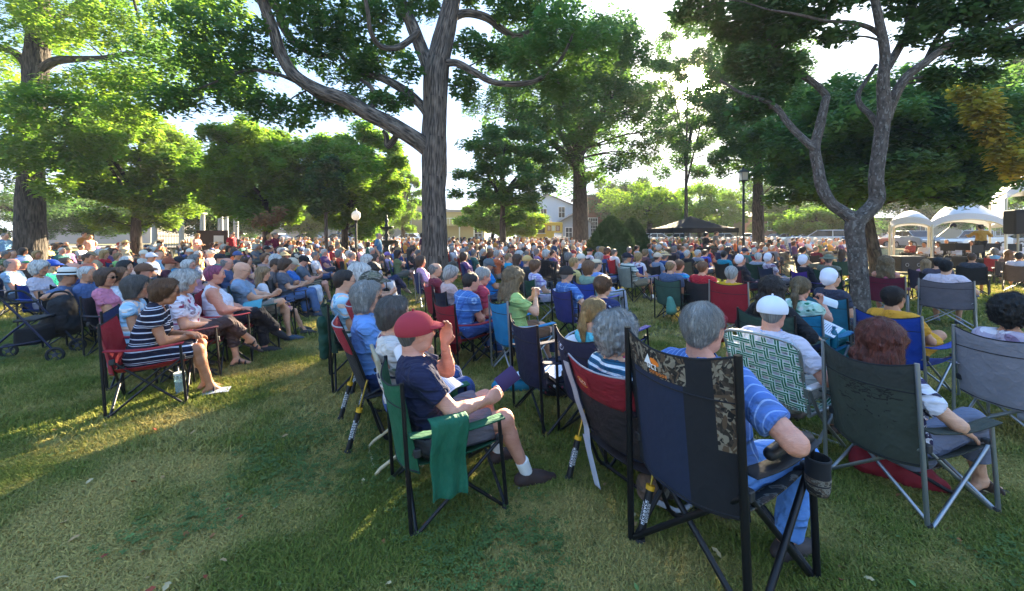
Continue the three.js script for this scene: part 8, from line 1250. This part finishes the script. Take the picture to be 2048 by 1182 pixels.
{ const p = onGround(1150, 5.0), t = thing('cooler_box', 'white picnic cooler between the lavender plaid and blue plaid shirts', 'cooler', p, 0.9); part('tub', box(0.42, 0.30, 0.30, 0, 0.16, 0, 0.03), mat(0xd9dce2, 0.5), t); part('lid', box(0.44, 0.05, 0.32, 0, 0.335, 0, 0.02), mat(0xe9ebef, 0.45), t); part('handle', tube([[-0.22, 0.3, 0, 0.01], [-0.24, 0.42, 0, 0.01], [0.24, 0.42, 0, 0.01], [0.22, 0.3, 0, 0.01]], { seg: 7 }), mat(0xbfc3ca, 0.5), t); }
// papers
flyer(V(...onGround(1648, 4.4).setY(0.66).toArray()), [0.5, 0.6, 0.1], 0.22, 0.28, paperText, 'white song sheet on the lap of the woman in the black sweater');
flyer(V(...onGround(893, 2.9).setY(0.58).toArray()), [0.25, 0.8, 0.1], 0.15, 0.21, paperText, 'white song sheet on the lap beside the man in the red cap');
flyer(V(...onGround(800, 2.55).setY(0.90).toArray()), [0.9, 0.5, 0.6], 0.08, 0.10, paper, 'crumpled white tissue in the green chair pocket', 'tissue');
flyer(V(...onGround(505, 5.5).setY(0.70).toArray()), [0.7, 1.9, 0.0], 0.17, 0.24, mat(0x3a8f9c, 0.5), 'teal tablet held by the bald man in the grey blue tee', 'tablet_computer');
flyer(V(...onGround(1660, 4.35).setY(0.93).toArray()), [1.2, 1.2, 0.0], 0.09, 0.15, mat(0xcfd8de, 0.3), 'small tablet in the hand of the woman with the ash ponytail', 'tablet_computer');
flyer(V(...onGround(430, 4.15).setY(0.035).toArray()), [0.05, 0.4, 0.05], 0.26, 0.14, mat(0xd0d6dc, 0.2, { transmission: 0.4, thickness: 0 }), 'clear food tray lid on the grass by the sandals', 'tray_lid');
// rollator and the backpack on it
{
  const p = onGround(66, 5.35), t = thing('rollator', 'dark blue rolling walker with loop handles at the left edge', 'walker', p, 2.0), m = mat(0x1d2440, 0.4, { metalness: 0.5 }), k = mat(0x17181b, 0.7), T = (q, r = 0.013) => tube(q.map((x) => [...x, r]), { seg: 9, sub: 4 });
  for (const s of [-1, 1]) { part('front_leg', T([[s * 0.25, 0.14, 0.32], [s * 0.25, 0.45, 0.12], [s * 0.25, 0.85, -0.16]]), m, t); part('rear_leg', T([[s * 0.26, 0.12, -0.34], [s * 0.26, 0.42, -0.08], [s * 0.25, 0.56, 0.06]]), m, t); part('handle', T([[s * 0.25, 0.83, -0.14], [s * 0.25, 0.90, -0.22], [s * 0.25, 0.90, -0.36], [s * 0.25, 0.82, -0.38], [s * 0.25, 0.76, -0.26]], 0.014), k, t); part('side_bar', T([[s * 0.26, 0.24, -0.24], [s * 0.26, 0.30, 0.20]], 0.01), m, t);
    for (const [z, n] of [[0.33, 'front'], [-0.36, 'rear']]) { const w = part('wheel', new THREE.TorusGeometry(0.082, 0.018, 8, 20).rotateY(1.5708).translate(s * 0.26, 0.10, z), k, t); part('hub', merge([new THREE.CylinderGeometry(0.025, 0.025, 0.035, 10).rotateZ(1.5708).translate(s * 0.26, 0.10, z), ...[0, 1, 2, 3, 4].map((i) => rod([s * 0.26, 0.10, z], [s * 0.26, 0.10 + Math.cos(i * 1.257) * 0.075, z + Math.sin(i * 1.257) * 0.075], 0.007, 5))]), mat(0x3a3d48, 0.5), w); } }
  part('seat', box(0.42, 0.03, 0.22, 0, 0.56, 0.02, 0.012), k, t); part('basket', box(0.40, 0.22, 0.24, 0, 0.34, 0.02, 0.04), mat(0x17181c, 0.95), t); part('backstrap', T([[-0.25, 0.80, -0.12], [0, 0.78, 0.02], [0.25, 0.80, -0.12]], 0.015), k, t);
  const b = blob('backpack', 122, 5.75, 'black backpack hanging beside the man in the white fedora', 'backpack', 0x15171c, [[[0, 0.42, 0], [0.02, 0.66, 0], 0.19, 0.15], [[-0.1, 0.36, 0.02], [0.12, 0.36, 0.02], 0.13, 0.12]], { wrinkle: 0.018, yaw: 0.4 }); part('strap', tube([[-0.12, 0.78, 0.04, 0.014], [-0.05, 0.86, 0.02, 0.014], [0.08, 0.84, 0.0, 0.014], [0.13, 0.72, 0.05, 0.014]], { seg: 7 }), mat(0x101114, 0.8), b); part('pocket', sheet((u, v) => { const a = (u - 0.5) * 1.6; return [Math.sin(a) * 0.195, 0.34 + v * 0.2, Math.cos(a) * 0.2]; }, 10, 6, 0.02), fabric(0x1b1e24), b);
}
// ---------- grass blades and fallen leaves ----------
{
  const r = rng(55), tuft = (seed, n, h) => { const q = rng(seed), pos = [], idx = []; for (let i = 0; i < n; i++) { const a = q() * 6.283, x = (q() - 0.5) * 0.07, z = (q() - 0.5) * 0.07, H = h * (0.5 + q()), bend = H * (0.3 + 0.9 * q()), w = 0.0022 + 0.0016 * q(), cx = Math.cos(a), sx = Math.sin(a), o = pos.length / 3; pos.push(x - sx * w, 0, z + cx * w, x + sx * w, 0, z - cx * w, x + cx * bend * 0.4 - sx * w * 0.8, H * 0.62, z + sx * bend * 0.4 + cx * w * 0.8, x + cx * bend * 0.4 + sx * w * 0.8, H * 0.62, z + sx * bend * 0.4 - cx * w * 0.8, x + cx * bend, H * 0.9, z + sx * bend); idx.push(o, o + 1, o + 2, o + 2, o + 1, o + 3, o + 2, o + 3, o + 4); } const g = new THREE.BufferGeometry(); g.setAttribute('position', new THREE.Float32BufferAttribute(pos, 3)); g.setIndex(idx); g.computeVertexNormals(); return g; };
  const gm = new THREE.MeshPhysicalMaterial({ color: 0xffffff, roughness: 0.9, transmission: 0.35, thickness: 0, specularIntensity: 0.2, side: THREE.DoubleSide }), M = new THREE.Matrix4(), Q = new THREE.Quaternion(), E = new THREE.Euler(), col = new THREE.Color();
  const bands = [[1.2, 3.0, 80000, 0.024, 11, 1], [3.0, 6.5, 90000, 0.026, 9, 1.3], [6.5, 16, 80000, 0.028, 8, 2.0]];
  bands.forEach(([d0, d1, n, h, blades, sc], bi) => {
    const m = new THREE.InstancedMesh(tuft(7 + bi, blades, h), gm, n);
    for (let i = 0; i < n; i++) {
      const d = Math.sqrt(lerp(d0 * d0, d1 * d1, r())), x = (r() * 2 - 1) * d * 1.36, z = -d, s = sc * (0.7 + 0.6 * r());
      E.set((r() - 0.5) * 0.5, r() * 6.283, (r() - 0.5) * 0.5); Q.setFromEuler(E); M.compose(V(x, groundY(x, z) - 0.003, z), Q, V(s, s * (0.6 + 0.5 * (1 - dryness(x, z))), s)); m.setMatrixAt(i, M);
      const c = grassTint(x, z, (r() - 0.62) * 0.5), k = 0.8 + 0.5 * r(); col.setRGB(c[0] * k, c[1] * k, c[2] * k); m.setColorAt(i, col);
    }
    m.name = numbered('grass'); m.userData = { kind: 'stuff', label: ['short mown grass nearest the camera', 'mown grass between the chairs', 'mown grass among the rows'][bi], category: 'grass' }; m.castShadow = m.receiveShadow = true; scene.add(m);
  });
  // clover in the lawn
  { const pos = [], idx = [], q = rng(12); for (let i = 0; i < 7; i++) { const cx = (q() - 0.5) * 0.10, cz = (q() - 0.5) * 0.10, cy = 0.014 + 0.014 * q(), a0 = q() * 6; for (let k = 0; k < 3; k++) { const a = a0 + k * 2.094, o = pos.length / 3, R = 0.011; pos.push(cx, cy, cz, cx + Math.cos(a - 0.5) * R, cy + 0.003, cz + Math.sin(a - 0.5) * R, cx + Math.cos(a) * R * 1.15, cy + 0.001, cz + Math.sin(a) * R * 1.15, cx + Math.cos(a + 0.5) * R, cy + 0.003, cz + Math.sin(a + 0.5) * R); idx.push(o, o + 1, o + 2, o, o + 2, o + 3); } }
    const g = new THREE.BufferGeometry(); g.setAttribute('position', new THREE.Float32BufferAttribute(pos, 3)); g.setIndex(idx); g.computeVertexNormals(); const n = 5000, m = new THREE.InstancedMesh(g, gm, n); let i = 0, guard = 0;
    while (i < n && guard++ < 400000) { const d = Math.sqrt(lerp(1.3, 64, r())), x = (r() * 2 - 1) * d * 1.36; if (fbm(x * 0.7 + 31, 2, -d * 0.7, 3) < 0.10 + 0.12 * r()) continue; E.set(0, r() * 6.283, 0); Q.setFromEuler(E); const s = 0.8 + 0.8 * r(); M.compose(V(x, groundY(x, -d), -d), Q, V(s, s, s)); m.setMatrixAt(i, M); const k = 0.8 + 0.4 * r(); col.setRGB(0.13 * k, 0.20 * k, 0.055 * k); m.setColorAt(i++, col); } m.count = i; m.name = 'clover'; m.userData = { kind: 'stuff', label: 'patches of clover growing in the lawn', category: 'clover' }; scene.add(m); }
  const N = 160, lm = new THREE.InstancedMesh(sprig(77, 1, 0.02, 0.07, 0.05, 0.5), mat(0xffffff, 0.9, { side: THREE.DoubleSide }), N);
  for (let i = 0; i < N; i++) { const d = 1.4 + 6 * r() * r() + r(), x = (r() * 2 - 1) * d * 1.2; E.set((r() - 0.5) * 0.8, r() * 6.283, (r() - 0.5) * 0.8); Q.setFromEuler(E); M.compose(V(x, groundY(x, -d) + 0.035, -d), Q, V(0.6, 0.6, 0.6).multiplyScalar(0.6 + 0.6 * r())); lm.setMatrixAt(i, M); col.set([0x8a5a30, 0xa9885a, 0x6a8a4a, 0x8c3f28, 0xb9a478][(r() * 5) | 0]); lm.setColorAt(i, col); }
  lm.name = 'fallen_leaves'; lm.userData = { kind: 'stuff', label: 'few fallen leaves scattered on the grass', category: 'leaves' }; scene.add(lm);
}

renderer.render(scene, camera);
